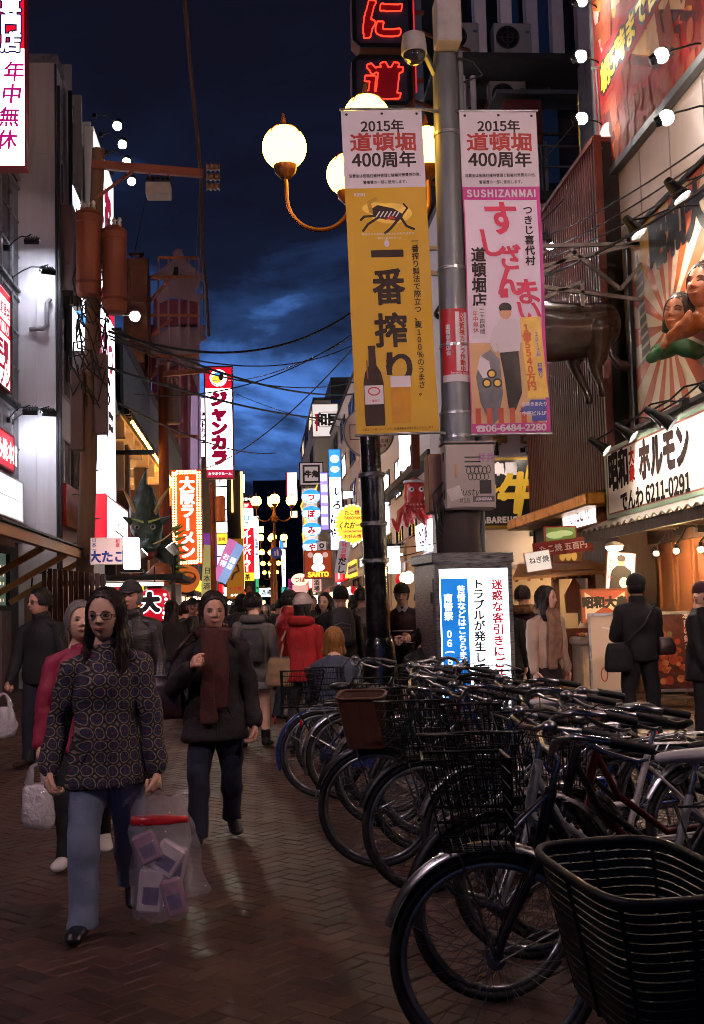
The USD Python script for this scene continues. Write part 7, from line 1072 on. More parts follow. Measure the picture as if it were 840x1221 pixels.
p6 = person('person in a grey hooded coat with bare legs, seen from behind', (-.07, 12.8), 172, 1.63, ((6, 6), (-6, 12)), ((0, 9, 10), (4, 10, 24)), (.5, .5), (-38, 0), 2, CGREY, .42, 1.05, 1.0, cloth('pale_grey', '8a8480'), 'skirt', 1.0, SHB, ('short', HBLK), SKIN2, 1); p6.local('hood', p6.S(soften(union(chain([(p6.U((.06 * math.cos(a), .03 + .05 * math.sin(a), .835)), .03) for a in np.linspace(-.4, 3.5, 7)], 2)), .03, 3, .02)), CGREY, True)
for sd in 'RL': a = p6.J[sd]; p6.local('boot', p6.S(soften(union(chain([(a[2] + (0, 0, .06), .032), (a[2], .03)], 2)), .03, 2)), SHB, True)
p7 = person('man in a red padded jacket and black cap turned to the right', (.36, 15.8), 115, 1.70, ((4, 4), (-4, 8)), ((3, 8, 12), (6, 8, 24)), (.5, .5), (0, 0), 2, REDPUF, .47, 1.1, 1.0, CNAVY, 'trousers', 1.0, SHB, ('cap', CBLK, HBLK), SKIN, 1, collar=True)
p8 = person('woman in a white knit hat and red hooded coat seen from behind', (.44, 12.4), 158, 1.60, ((4, 4), (-6, 10)), ((3, 8, 12), (8, 10, 40)), (.5, .5), (-25, 2), 3, REDC, .43, 1.05, 1.0, CBLK, 'trousers', .9, SHB, ('beanie', mat('knit_white', 'b5a49c', .9, 0, .1, 9, .6, 60), HBLK, 'long'), SKIN2, 1); p8.local('hood', p8.S(soften(union(chain([(p8.U((.06 * math.cos(a), .03 + .05 * math.sin(a), .83)), .034) for a in np.linspace(-.4, 3.5, 7)], 2)), .03, 3, .02)), REDC, True)
p9 = person('person with bleached hair and a grey hood sitting with the back to the camera', (.66, 10.7), 175, 1.6, ((84, 84), (80, 90)), ((20, 8, 50), (20, 8, 50)), (.6, .6), (4, 8), 14, cloth('blue_grey', '38404e'), .47, 1.12, 1.0, CBLK, 'trousers', 1.0, SHB, ('bob', HBLD), SKIN2, 1, seat=.52)
p10 = person('woman in black with bobbed hair and a pale roll neck', (.93, 16.4), -40, 1.66, ((2, 2), (-2, 4)), ((4, 8, 20), (4, 8, 20)), (.5, .5), (14, 0), 2, CBLK, .46, 1.0, 1.0, CBLK, 'trousers', .9, SHB, ('bob', HBLK), SKIN2, 1, collar=None); p10.local('roll_neck', p10.S(rings([(p10.U((0, 0, .84))[2], .044, .044, 0), (p10.U((0, 0, .885))[2], .04, .04, -.004)])), CREAM, True)
p11 = person('man in black seen from behind with a black backpack', (1.05, 15.2), 178, 1.72, ((4, 4), (-4, 8)), ((3, 9, 12), (3, 9, 12)), (.5, .5), (6, 0), 2, CBLK, .47, 1.08, 1.0, CNAVY, 'trousers', 1.0, SHB, ('short', HBLK), SKIN, 1); backpack('plain black backpack on the man in black near the black lamp post', p11, cloth('pack_black', '1d1c1f', .6))
p12 = person('person in a plum jacket seen from behind with a grey backpack', (1.38, 15.9), 186, 1.70, ((4, 4), (-4, 8)), ((3, 9, 12), (3, 9, 12)), (.5, .5), (-4, 0), 2, PURP, .47, 1.08, 1.0, CNAVY, 'trousers', 1.0, SHB, ('short', HBLK), SKIN, 1); backpack('grey backpack with dark pockets on the person in a plum jacket', p12, cloth('pack_grey', '6a6662', .7), 1.0, CCHAR)
p13 = person('man in a dark knit cap and striped maroon pullover facing the camera', (1.77, 14.6), -8, 1.73, ((2, 2), (-2, 4)), ((14, 8, 70), (14, 8, 76)), (.8, .8), (-4, 0), 1, mat('pullover_stripe', '30141a', .85, 0, .3, 5, .3, 90), .49, 1.04, 1.0, CNAVY, 'trousers', 1.0, SHB, ('beanie', CBLK, HBLK), SKIN2, 1, ('glasses',), inward=(30, 30))
for z in (.67, .63, .585): p13.local('stripe', p13.S((lambda m: (np.array([p13.U(q) for q in m[0]]), m[1]))(rings([(z, .0985, .0795, 0), (z + .004, .0995, .0805, 0), (z + .008, .0985, .0795, 0)]))), DIMW, True)
p13.local('shirt_collar', p13.S(cat(ob(p13.U((-.022, -.052, .832)), (.8, -.2, .5), (-.5, 0, .8), (0, -1, 0), .03, .05, .008), ob(p13.U((.022, -.052, .832)), (.8, .2, -.5), (.5, 0, .8), (0, -1, 0), .03, .05, .008))), DIMW)
p14 = person('dark haired person crouching low beside the notice pillar, back turned', (1.74, 12.6), 170, 1.62, ((95, 120), (90, 118)), ((30, 8, 60), (30, 8, 60)), (.6, .6), (0, 14), 24, CBLK, .48, 1.06, 1.0, CBLK, 'trousers', 1.0, SHB, ('bob', HBLK), SKIN, 1, seat=.50)
p15 = person('woman in a cream jacket, scarf and dark skirt walking to the right', (3.0, 12.25), 24, 1.62, ((10, 6), (-12, 26)), ((4, 9, 12), (-4, 10, 14)), (.5, .5), (30, 0), 2, CREAM, .47, 1.06, 1.0, cloth('dark_maroon', '241318'), 'skirt', 1.0, SHB, ('mid', HBRN), SKIN2, 1, sleeve=1.05); scarf(p15, mat('scarf_tan', '8d6a54', .85, 0, .5, 20, .4, 90))
p15.local('legging', p15.S(soften(union([q for n_ in 'RL' for q in chain([(p15.J[n_][0], .058), (p15.J[n_][1], .039), (p15.J[n_][1] * .67 + p15.J[n_][2] * .33, .04), (p15.J[n_][2], .027)], 2)]), .03, 3)), CBLK, True)
p16 = person('woman in black with dark hair just left of the woman in cream', (2.85, 13.6), 160, 1.60, ((2, 2), (-2, 6)), ((3, 8, 12), (3, 8, 12)), (.5, .5), (-50, 0), 2, CBLK, .42, 1.04, 1.0, CBLK, 'trousers', .95, SHB, ('mid', HBRN), SKIN2, 1)
p17 = person('person in a tan fur hood behind the woman in cream', (3.25, 14.4), 150, 1.66, ((2, 2), (-2, 6)), ((3, 8, 12), (3, 8, 12)), (.5, .5), (-20, 0), 2, cloth('dark_red', '3a1216'), .45, 1.06, 1.0, CBLK, 'trousers', .95, SHB, ('short', HBRN), SKIN2, 1); p17.local('fur_hood', p17.S(soften(union(chain([(p17.U((.07 * math.cos(a), .03 + .05 * math.sin(a), .835)), .038) for a in np.linspace(-.6, 3.7, 8)], 2)), .03, 2, .05, (30, 30, 30))), mat('fur_tan', '7a5636', .9, 0, .4, 30, .8, 80), True)
p18 = person('man in black seen from behind with a slung bag, standing before the timber doors', (4.07, 12.45), 184, 1.73, ((5, 2, 8), (-3, 4, 8)), ((14, 10, 74), (14, 10, 70)), (.8, .8), (5, 0), 0, CBLK, .47, 1.14, 1.0, CBLK, 'trousers', 1.05, SHB, ('beanie', CBLK, HBLK), SKIN, 1, collar=True, inward=(36, 36), sleeve=1.1)
p19 = person('person in black with a dark red knit hat at the right edge', (4.72, 12.4), 50, 1.62, ((2, 2), (-2, 4)), ((4, 8, 20), (4, 8, 24)), (.6, .6), (-110, 0), 2, CBLK, .36, 1.08, 1.0, CBLK, 'trousers', .9, SHB, ('beanie', cloth('dark_wine', '30101a'), HBRN, 'long'), SKIN2, 1)
p20 = person('stall keeper in a white coat bending inside the snack stall', (AY(690, 740, 19.3)[0], 19.3), 60, 1.6, ((2, 2), (-2, 4)), ((40, 10, 40), (40, 10, 50)), (.7, .7), (0, -10), 34, cloth('white', 'b9b2ad'), .45, 1.05, 1.0, CNAVY, 'trousers', 1.0, SHB, ('beanie', cloth('white', 'b9b2ad'), HBLK), SKIN, 1)
# the crowd further down the street
r7 = random.Random(21); CM = [CBLK, CNAVY, CCHAR, CGREY, PUF, PURP, cloth('olive', '38362a'), cloth('brown', '3a281e'), REDC, cloth('beige', '84705c')]; HK = [('short', HBLK), ('mid', HBRN), ('bob', HBLK), ('short', HBRN), ('beanie', CCHAR, HBLK), ('long', HBLK), ('cap', CBLK, HBLK)]
cn = ['black', 'navy', 'charcoal', 'grey', 'padded dark', 'plum', 'olive', 'brown', 'red', 'beige']; hn_ = ['short black hair', 'shoulder length brown hair', 'bobbed black hair', 'short brown hair', 'a charcoal knit hat', 'long black hair', 'a black cap']
spots = [(186, 29), (216, 36), (228, 33), (248, 36), (286, 37), (310, 32), (345, 41), (378, 44), (400, 48), (432, 30), (205, 17.5), (222, 19), (192, 21), (214, 23.5), (236, 24), (230, 18.2), (246, 28), (262, 21), (270, 30), (281, 26), (288, 19.5), (296, 34), (304, 24), (312, 40), (318, 29), (326, 36), (334, 22), (342, 33), (350, 26), (362, 38), (372, 24), (384, 30), (394, 27), (410, 34), (422, 23), (205, 32), (178, 26), (300, 48), (322, 52), (340, 46), (255, 40), (275, 44), (360, 50), (500, 22), (612, 22)]
used = set()
for k, (px_, Y) in enumerate(spots):
    for _ in range(60):
        ci, hi = r7.randrange(len(CM)), r7.randrange(len(HK))
        if (ci, hi) not in used: used.add((ci, hi)); break
    X = AY(px_, 735, Y)[0]; back = k % 3 != 0
    t = person(f'{"distant walker" if Y > 30 else "walker in the crowd"} in a {cn[ci]} coat with {hn_[hi]}, {"back turned" if back else "coming nearer"}', (X, Y), (180 if back else 0) + r7.uniform(-25, 25), r7.uniform(1.56, 1.74), ((r7.uniform(2, 16), 6), (-r7.uniform(2, 14), 20)), ((r7.uniform(-10, 10), 9, 12), (r7.uniform(-8, 12), 9, 16)), (.55, .55), (r7.uniform(-20, 20), 0), 2, CM[ci], r7.choice([.42, .46, .47]), r7.uniform(1.0, 1.12), 1.0, r7.choice([CBLK, CNAVY, DJEAN]), 'trousers', 1.0, SHB, HK[hi], r7.choice([SKIN, SKIN2]), 0 if Y > 20 else 1)
# --- what they carry
BAGW = film('bag_white_film', (.78, .74, .76), .12); CLR = film('clear_film', (.85, .8, .82), .84)
hw = lambda p, nm: p.world(p.J[nm][2] + p.J[nm][3] * .075)
carrier_bag('white plastic bag in the hand of the person in magenta', hw(p2, 'r'), .19, .36, BAGW, seed=3); carrier_bag('white plastic bag at the left edge held by the man in spectacles', hw(p3, 'r') + (-.02, 0, 0), .28, .42, BAGW, seed=8)
hb = hw(p1, 'l'); t = Thing('clear_bag', 'large clear plastic bag with a red band, carried by the woman in glasses', 'bag', hb - (0, 0, .56)); w = .27
ms = soften(man(rings([(0, w * .40, .05, 0), (.02, w * .48, .07, 0), (.2, w * .5, .075, .0), (.4, w * .5, .05, 0), (.5, w * .48, .02, 0), (.55, w * .42, .008, 0)], 26, 3)), .02, 1, .06, (13, 13, 10), 4); t.local('film', ms, CLR, True)
ms2 = soften(man(rings([(.1, w * .3, .012, -.0), (.3, w * .36, .02, 0), (.56, w * .3, .006, 0)], 22, 3)), .02, 1, .05, (13, 13, 10), 6); t.local('loose_film', xf(ms2, roty(-16), (.17, .02, .0)), CLR, True)
t.local('red_band', soften(man(rings([(.432, w * .494, .040, 0), (.435, w * .5, .044, 0), (.466, w * .492, .035, 0), (.468, w * .48, .03, 0)], 26, 3)), .03, 1, .05, (13, 13, 10), 4), mat('band_red', 'b0161c', .35), True); t.local('handle', tube([(-.06, 0, .53), (-.01, 0, .58), (.04, 0, .53)], .012, 6), CLR, True)
PK = mat('packet_white', 'd2c6cc', .35, 0, .15, 12); PKP = mat('packet_pink', 'b0889a', .35, 0, .3, 14)
for k, (x, z, a, sz, mm) in enumerate(((-.045, .13, 6, (.12, .07, .2), PK), (.06, .10, -14, (.1, .06, .17), PKP), (.03, .27, 34, (.13, .07, .15), PK), (-.06, .33, -24, (.11, .06, .14), PKP), (.075, .24, 12, (.08, .05, .17), PK))):
    c = hb + (x, .0 + .012 * (-1) ** k, -.56 + z); lb = ['white packet low on the left inside the clear bag', 'pinkish packet low on the right inside the clear bag', 'white packet in the middle of the clear bag', 'pinkish packet at the upper left inside the clear bag', 'slim white packet at the right inside the clear bag'][k]
    q = Thing('wrapped_packet', lb, 'packet', c, 0, ry=a); q.local('wrapper', cbox(-sz[0] / 2, -sz[1] / 2, -sz[2] / 2, sz[0] / 2, sz[1] / 2, sz[2] / 2, .012), mm); q.local('printed_panel', Frame((0, -sz[1] / 2 - .0015, 0), (1, 0, 0)).flat(rect(-sz[0] * .3, -sz[2] * .3, sz[0] * .3, sz[2] * .1), .0), mat('packet_print', '6a5f8a', .4, 0, .5, 30))
sp = lambda p, *pts: [p.world(p.U(q)) for q in pts]
handbag('dark maroon shoulder bag under the arm of the older woman with the scarf', p5.world(p5.U((-.2, .03, .585))), MAROON, (.27, .14, .27), sp(p5, (-.19, .0, .66), (-.15, -.05, .78), (-.09, -.02, .845), (-.06, .06, .82), (-.17, .06, .66)))
handbag('black drawstring bag with white letters on the back of the person in grey', p6.world(p6.U((0, .12, .66))), cloth('pack_black', '1d1c1f', .6), (.28, .12, .36), None, 172)
handbag('tan and black tote bag on the arm of the woman in red', p8.world(p8.U((.14, .05, .50))), mat('tote_tan', '8a6d4c', .7, 0, .5, 8), (.32, .12, .3), sp(p8, (.14, .05, .58), (.13, .0, .72), (.09, .0, .835), (.12, .08, .7)), 158)
handbag('red leather bag on the arm of the woman in black beside the cream jacket', p16.world(p16.U((.16, .03, .49))), mat('bag_red', '7a141c', .45), (.3, .13, .22), None, 160)
handbag('black shoulder bag slung behind the man before the timber doors', p18.world(p18.U((.17, .08, .5))), CBLK, (.3, .16, .3), sp(p18, (.13, .09, .58), (.0, .105, .70), (-.09, .06, .82), (-.1, -.03, .82), (-.02, -.1, .7)), 184)
handbag('dark leather waist bag at the right side of the man before the timber doors', p18.world(p18.U((-.15, .06, .56))), mat('bag_brown', '2c1c18', .4), (.2, .12, .18), None, 184)
carrier_bag('small pale plastic bag hanging by the person in plum', (1.22, 15.3, 1.02), .2, .36, BAGW, seed=5)
# carved heads on the painted board
for k, (py_, z_, s_, a, lb) in enumerate(((14.75, 5.2, .54, -46, 'left'), (13.95, 5.36, .58, -54, 'right'))):
    R = rotz(a) @ rotx(-6) @ roty(8); c = np.array((5.56 + .04 * k, py_, z_)); fv = HEADS[5]; cs = mat('carved_skin', '9c5a38', .45, 0, .16, 4, .2, 12); G = lambda m: ((np.asarray(m[0]) * s_) @ R.T + c, m[1])
    BT.part('carved_head', G(fv), cs, True, label=f'{lb} carved head with dark hair'); hm = (hullp(ell((0, .08, .06), .40, .48, .51, 3)) - hullp(ell((0, -.52, -.06), .36, .42, .42, 3)))
    BT.part('carved_hair', G(soften(union([hm] + [q for sd in (-1, 1) for q in chain([((sd * .33, .08, .1), .13), ((sd * .37, .16, -.3), .12)], 2)]), .06, 3, .08, (24, 24, 4))), mat('carved_hair', '221d1b', .4, 0, .3, 6, .4), True)
    BT.part('carved_shoulder', G(soften(union(chain([((-.5, .15, -.9), .2), ((0, .12, -.72), .24), ((.5, .15, -.9), .2)], 2) + chain([((0, .06, -.5), .15), ((0, .1, -.75), .18)], 2)), .06, 3, .06, (6, 6, 9))), mat('carved_coat_' + 'ab'[k], ('2f5a38', '8a4a22')[k], .5, 0, .25, 3, .2), True); BT.part('carved_arm', G(soften(union(chain([((-.5, .1, -.95), .17), ((-.42, -.3, -1.15), .13), ((-.1, -.42, -.95), .1)], 2)), .06, 3, .05, (6, 6, 9))), mat('carved_coat_' + 'ab'[k], '8a4a22', .5), True); BT.part('carved_hand', G(soften(union(chain([((-.1, -.42, -.95), .09), ((.02, -.45, -.84), .1), ((.06, -.48, -.72), .06)], 2)), .05, 3)), cs, True)
    for sd in (-1, 1): BT.part('carved_eye', G(tube([(sd * .08, -.37, .0), (sd * .15, -.38, .025), (sd * .22, -.33, .0)], .012, 6)), INK, True); BT.part('carved_brow', G(tube([(sd * .07, -.39, .09), (sd * .14, -.385, .115), (sd * .22, -.33, .09)], .014, 6)), INK, True)
    BT.part('carved_mouth', G(tube([(-.1, -.36, -.24), (0, -.4, -.262), (.1, -.36, -.24)], .018, 6)), LIP, True)
# ---------------------------------------------------------------- parked bicycles
CHR = mat('chrome', 'b4b6b8', .24, 1.0, .1, 5); RIMM = mat('rim_alloy', '8f9296', .3, .9, .15, 6); SPK_ = mat('spoke_steel', '9a9da0', .3, 1.0, .1, 6); SADB = mat('saddle_black', '151415', .45); SADT = mat('saddle_tan', '8a5428', .45, 0, .2, 5); SADW = mat('saddle_cover_white', 'b9b4b4', .5, 0, .1, 9); GRIP = mat('grip_black', '121213', .6); REFR = mat('reflector_red', 'a01414', .2); PLB = mat('plastic_black', '121314', .5, 0, .15, 6); BBRN = mat('basket_brown', '4a2a1a', .5, 0, .3, 9, .2); LENS = mat('lamp_lens', 'a8a8a4', .15, 0, .1)
def paint(n, h): return mat('frame_' + n, h, .38, .2, .2, 9, coat=.25)
def circ(c, r, n, a0=0, a1=360): return [(c[0] + r * math.cos(a), c[1], c[2] + r * math.sin(a)) for a in np.radians(np.linspace(a0, a1, n))]
def ringmesh(c, r, tr, n=44, k=8, sq=1.0):
    a = np.arange(n) * 2 * np.pi / n; b = np.arange(k) * 2 * np.pi / k; A, B = np.meshgrid(a, b, indexing='ij'); rr = r + tr * np.cos(B); v = np.stack([c[0] + rr * np.cos(A), c[1] + sq * tr * np.sin(B), c[2] + rr * np.sin(A)], -1).reshape(-1, 3)
    i, j = np.meshgrid(np.arange(n), np.arange(k), indexing='ij'); return flipfix((v, quads(np.stack([i * k + j, i * k + (j + 1) % k, ((i + 1) % n) * k + (j + 1) % k, ((i + 1) % n) * k + j], -1))))
def fender(c, r, w, a0, a1, n=26):
    pr = [(-w, -.012), (-w * .8, .004), (0, .012), (w * .8, .004), (w, -.012)]; v = np.array([(c[0] + (r + dr) * math.cos(a), c[1] + y, c[2] + (r + dr) * math.sin(a)) for a in np.radians(np.linspace(a0, a1, n)) for y, dr in pr]); i, j = np.meshgrid(np.arange(n - 1), np.arange(4), indexing='ij')
    return v, quads(np.stack([i * 5 + j, i * 5 + j + 1, (i + 1) * 5 + j + 1, (i + 1) * 5 + j], -1))
def bicycle(label, loc, rz, frame, basket='wire', saddle=SADB, fend=CHR, rear='rack', steer=0.0, lean=4, tag_=None, chaincase=None, bar_m=CHR, group=None, tall=0.0):
    t = Thing('bicycle', label, 'bicycle', loc, rz, group, rx=lean); R = .318; fh, rh = np.array((1.1, 0, .335)), np.array((0, 0, .335)); L = t.local
    Rs = rotz(steer); pv = np.array((.98, 0, 0)); st = lambda m: ((np.asarray(m[0]) - pv) @ Rs.T + pv, m[1])
    for c, nm, f in ((fh, 'front_wheel', st), (rh, 'rear_wheel', lambda m: m)):
        w = L(nm, f(ringmesh(c, R, .019, 48, 8)), RUBBER, True); L('rim', f(ringmesh(c, R - .026, .013, 48, 6, .9)), RIMM, True, parent=w); L('hub', f(cat(cyl(c - (0, .05, 0), c + (0, .05, 0), .018, n=10), cyl(c - (0, .03, 0), c - (0, .024, 0), .03, n=12), cyl(c + (0, .024, 0), c + (0, .03, 0), .03, n=12), cyl(c - (0, .075, 0), c + (0, .075, 0), .006, n=6))), CHR, 40, parent=w)
        sp = []
        for k in range(32):
            a = 2 * math.pi * k / 32; b = a + (.55 if k % 4 < 2 else -.55); y = .027 * (-1) ** k; sp.append(tube([c + (.028 * math.cos(b), y, .028 * math.sin(b)), c + ((R - .035) * math.cos(a), y * .1, (R - .035) * math.sin(a))], .0013, 3, False))
        L('spokes', f(cat(*sp)), SPK_, False, parent=w, kind='stuff')
    ff = L('front_fender', st(fender(fh, R + .037, .028, 18, 172)), fend, True); L('fender_stay', st(cat(*[tube([fh + (0, s * .06, 0), fh + ((R + .03) * math.cos(2.7), s * .026, (R + .03) * math.sin(2.7))], .003, 4) for s in (-1, 1)])), CHR, False, parent=ff)
    rf = L('rear_fender', fender(rh, R + .037, .028, 25, 200), fend, True); L('fender_stay', cat(*[tube([rh + (0, s * .06, 0), rh + ((R + .03) * math.cos(2.6), s * .026, (R + .03) * math.sin(2.6))], .003, 4) for s in (-1, 1)]), CHR, False, parent=rf)
    bb, ht, hb, sc = np.array((.44, 0, .28)), np.array((.895, 0, .86)), np.array((.955, 0, .64)), np.array((.30, 0, .70))
    T = lambda nm, pts, r, m=frame: L(nm, tube(pts, r, 10), m, True)
    T('head_tube', [ht, hb], .02); T('down_tube', [hb + (-.01, 0, .03), (.86, 0, .50), (.68, 0, .34), bb], .019); T('upper_tube', [ht + (.01, 0, -.07), (.82, 0, .62), (.60, 0, .45), (.375, 0, .47)], .016); T('seat_tube', [bb, sc], .017); T('seat_post', [sc, sc + (-.04, 0, .12)], .0125, CHR)
    for s in (-1, 1): T('chain_stay', [bb + (0, s * .02, 0), rh + (0, s * .055, 0)], .009); T('seat_stay', [sc + (0, s * .015, -.06), rh + (0, s * .055, 0)], .008)
    for s in (-1, 1): L('fork_blade', st(tube([hb + (.005, s * .03, .0), hb + (.03, s * .045, -.06), fh + (-.03, s * .05, .08), fh + (0, s * .055, 0)], [.014, .014, .011, .009], 8)), frame, True)
    L('fork_crown', st(bar(hb + (.008, -.05, -.01), hb + (.008, .05, -.01), .026)), frame)
    sm = sc + (-.05, 0, .15); L('saddle', soften(union(chain([(sm + (-.1, -.06, .0), (.05, .05, .035)), (sm + (-.1, .06, 0), (.05, .05, .035))], 2) + [hullp(ell(sm + (-.1, 0, 0), .09, .1, .035, 2), ell(sm + (.06, 0, .0), .04, .04, .026, 2)), hullp(ell(sm + (.06, 0, 0), .04, .04, .026, 2), ell(sm + (.15, 0, -.005), .03, .024, .022, 2))]), .03, 3), saddle, True)
    L('saddle_spring', cat(*[tube([sm + (-.12 + .011 * math.cos(q), s * .06 + .011 * math.sin(q), -.09 + q * .0022) for q in np.linspace(0, 25, 40)], .003, 4) for s in (-1, 1)]), CHR, True)
    top = ht + (-.025, 0, .085 + tall); L('stem', st(tube([ht, top, top + (.02, 0, .03)], .0125, 8)), CHR, True)
    hbp = []
    for s in (-1, 1): hbp.append([top + (.02, s * .0, .03), top + (.03, s * .1, .04), top + (.03, s * .2, .075), top + (-.02, s * .27, .09), top + (-.12, s * .29, .075), top + (-.24, s * .285, .05)])
    L('handlebar', st(cat(*[tube(q, .0125, 9) for q in hbp])), bar_m, True)
    for s in (-1, 1):
        L('grip', st(tube([top + (-.12, s * .29, .075), top + (-.25, s * .285, .048)], [.018, .0165], 10)), GRIP, 40); L('brake_lever', st(tube([top + (-.05, s * .275, .075), top + (-.1, s * .275, .045), top + (-.2, s * .27, .015), top + (-.235, s * .272, .02)], [.011, .009, .007, .006], 7)), CHR, True)
        L('brake_cable', st(tube([top + (-.05, s * .275, .075), top + (.12, s * .2, .1), top + (.16, s * .05, .02), top + (.12, s * .01, -.1), hb + (.02, 0, .05)], .0028, 5)), RUBBER, True)
    b = top + (.0, -.2, .1); L('bell', st(cat(ell(b, .028, .028, .022, 2), cyl(b - (0, 0, .03), b, .01, n=8))), CHR, True)
    # baskets
    def basket_mesh(c, w, d, h, kind, taper=.8):
        x0, x1, z0, z1 = c[0], c[0] + d, c[2], c[2] + h; P = lambda u, v, q: np.array((x0 + d * (.5 + (u - .5) * (taper + (1 - taper) * q)) + .03 * q, c[1] + w * (v - .5) * (taper + (1 - taper) * q), z0 + h * q))
        if kind == 'wire':
            wr = lambda p, q, r=.0022: tube([p, q], r, 4, False); ms = []; nn = 12
            for v in (0, 1):
                for k in range(10): ms.append(wr(P(k / 9, v, 0), P(k / 9, v, 1)))
            for u in (0, 1):
                for k in range(nn): ms.append(wr(P(u, k / (nn - 1), 0), P(u, k / (nn - 1), 1)))
            for q in (0, .17, .34, .5, .67, .84):
                for (a, b_), (c_, d_) in (((0, 0), (1, 0)), ((1, 0), (1, 1)), ((1, 1), (0, 1)), ((0, 1), (0, 0))): ms.append(wr(P(a, b_, q), P(c_, d_, q), .0025))
            for k in range(8): ms.append(wr(P(k / 7, 0, 0), P(k / 7, 1, 0)))
            for k in range(10): ms.append(wr(P(0, k / 9, 0), P(1, k / 9, 0)))
            return cat(*ms), tube([P(0, 0, 1), P(1, 0, 1), P(1, 1, 1), P(0, 1, 1), P(0, 0, 1)], .006, 6)
        ms = []; n = 15                         # moulded: slats between posts, rounded corners
        def rng_(q, off=0.0, m=40):
            o = []
            for a in np.linspace(0, 2 * math.pi, m, endpoint=False): ca, sa = math.cos(a), math.sin(a); o.append(P(.5 + .5 * np.sign(ca) * abs(ca) ** .45, .5 + .5 * np.sign(sa) * abs(sa) ** .45, q) * 1.0 + (-off * ca, -off * sa, 0))
            return np.array(o)
        def strip(q0, q1):
            A, B, C_, D_ = rng_(q0), rng_(q1), rng_(q1, .004), rng_(q0, .004); v = np.vstack([A, B, C_, D_]); m = len(A); i = np.arange(m); j = (i + 1) % m; return v, np.vstack([quads(np.stack([i, j, j + m, i + m], 1)), quads(np.stack([i + m, j + m, j + 2 * m, i + 2 * m], 1)), quads(np.stack([i + 2 * m, j + 2 * m, j + 3 * m, i + 3 * m], 1)), quads(np.stack([i + 3 * m, j + 3 * m, j, i], 1))])
        if kind == 'plastic': ms += [strip((k + .07) / n, (k + .88) / n) for k in range(n)] + [strip(.94, 1.0)]
        else: ms += [strip(0, 1.0)]
        R0 = rng_(0); m = len(R0); ms.append((np.vstack([R0, R0.mean(0)]), np.array([(i, (i + 1) % m, m) for i in range(m)])))
        for k in range(0, 40, 5): ms.append(tube([rng_(q)[k] * .998 + rng_(q).mean(0) * .002 for q in np.linspace(0, 1, 5)], .0055, 5))
        rr = rng_(1.0); return cat(*ms), tube(np.vstack([rr, rr[:2]]), .009, 6)
    if basket:
        bc = np.array((1.01, 0, (.74 if basket == 'plastic' else .69) + tall)); bm, rim = basket_mesh(bc, .40, .27, .28 if basket != 'plastic' else .25, basket); m = {'wire': BLK, 'plastic': PLB, 'solid': BBRN}[basket]; p = L('basket', st(bm), m); L('basket_rim', st(rim), m, True, parent=p)
        L('basket_bracket', st(cat(*[tube([bc + (.2, s * .1, 0), fh + (0, s * .062, 0)], .005, 5) for s in (-1, 1)] + [tube([bc + (.05, s * .06, .02), ht + (.02, s * .02, -.02)], .006, 5) for s in (-1, 1)])), CHR, True)
    if rear: L('rear_rack', cat(*[tube([sc + (-.03, s * .05, -.04), (-.02, s * .07, .70), (-.33, s * .06, .70)], .006, 6) for s in (-1, 1)] + [tube([(x, -.068, .70), (x, .068, .70)], .005, 5) for x in (-.3, -.2, -.1, 0, .08)] + [tube([(-.2, s * .066, .70), rh + (0, s * .062, 0)], .005, 5) for s in (-1, 1)]), CHR if rear == 'rack' else BLK, True)
    if rear == 'basket': bm, rim = basket_mesh(np.array((-.34, 0, .72)), .36, .34, .26, 'wire'); p = L('rear_basket', bm, BLK); L('rear_basket_rim', rim, BLK, True, parent=p)
    L('rear_reflector', cyl((-.36, 0, .60), (-.375, 0, .60), .03, n=14), REFR); L('head_lamp', st(tube([(1.13, -.075, .62), (1.18, -.075, .62), (1.205, -.075, .62)], [.02, .035, .038], 12)), PLB, 40); L('lamp_lens', st(cyl((1.205, -.075, .62), (1.209, -.075, .62), .034, n=12)), LENS)
    L('chain_case', ob((.23, -.045, .305), (1, 0, -.11), (.11, 0, 1), (0, 1, 0), .5, .085, .022) if not chaincase else cat(ob((.23, -.045, .305), (1, 0, -.11), (.11, 0, 1), (0, 1, 0), .52, .12, .024), cyl((.44, -.058, .28), (.44, -.034, .28), .09, n=20)), chaincase or CHR)
    L('chain_ring', cat(xf(ringmesh((.44, -.03, .28), .085, .005, 24, 5), None)), CHR, True)
    for s, a in ((-1, .5), (1, .5 + math.pi)): e = np.array((.44 + .165 * math.cos(a), s * .075, .28 + .165 * math.sin(a))); L('crank', tube([(.44, s * .065, .28), e], .008, 6), CHR, True); L('pedal', cbox(*(e + (-.045, s * .01, -.012)), *(e + (.045, s * .095, .012)), .004), PLB)
    L('stand', cat(*[tube([rh + (.02, s * .07, -.02), (-.06, s * .12, .0)], .008, 6) for s in (-1, 1)] + [tube([(-.06, -.12, .006), (-.06, .12, .006)], .008, 6)]), CHR, True); L('wheel_lock', tube(circ((0.0, 0, .335), .30, 8, 40, 100), .014, 6) if 0 else cat(ringmesh((.17, 0, .60), .05, .01, 16, 6, 2.0)), PLB, True)
    if tag_: F = Frame(t.R @ np.zeros(3) + top + (-.02, .12, -.12), (1, 0, 0)) ; L('paper_tag', st(ob(top + (.05, .13, -.06), (.3, .95, 0), (-.25, .08, .96), (.95, -.3, .25), .075, .13, .003)), mat('tag_' + tag_, tag_, .7, 0, .25, 30))
    return t
FBK, FBL, FSL, FRD, FGR, FWH = paint('black', '0f1012'), paint('blue', '14306e'), paint('silver', '8a8d90'), paint('dark_red', '4a1114'), paint('green', '16302a'), paint('white', 'b5b2b0')
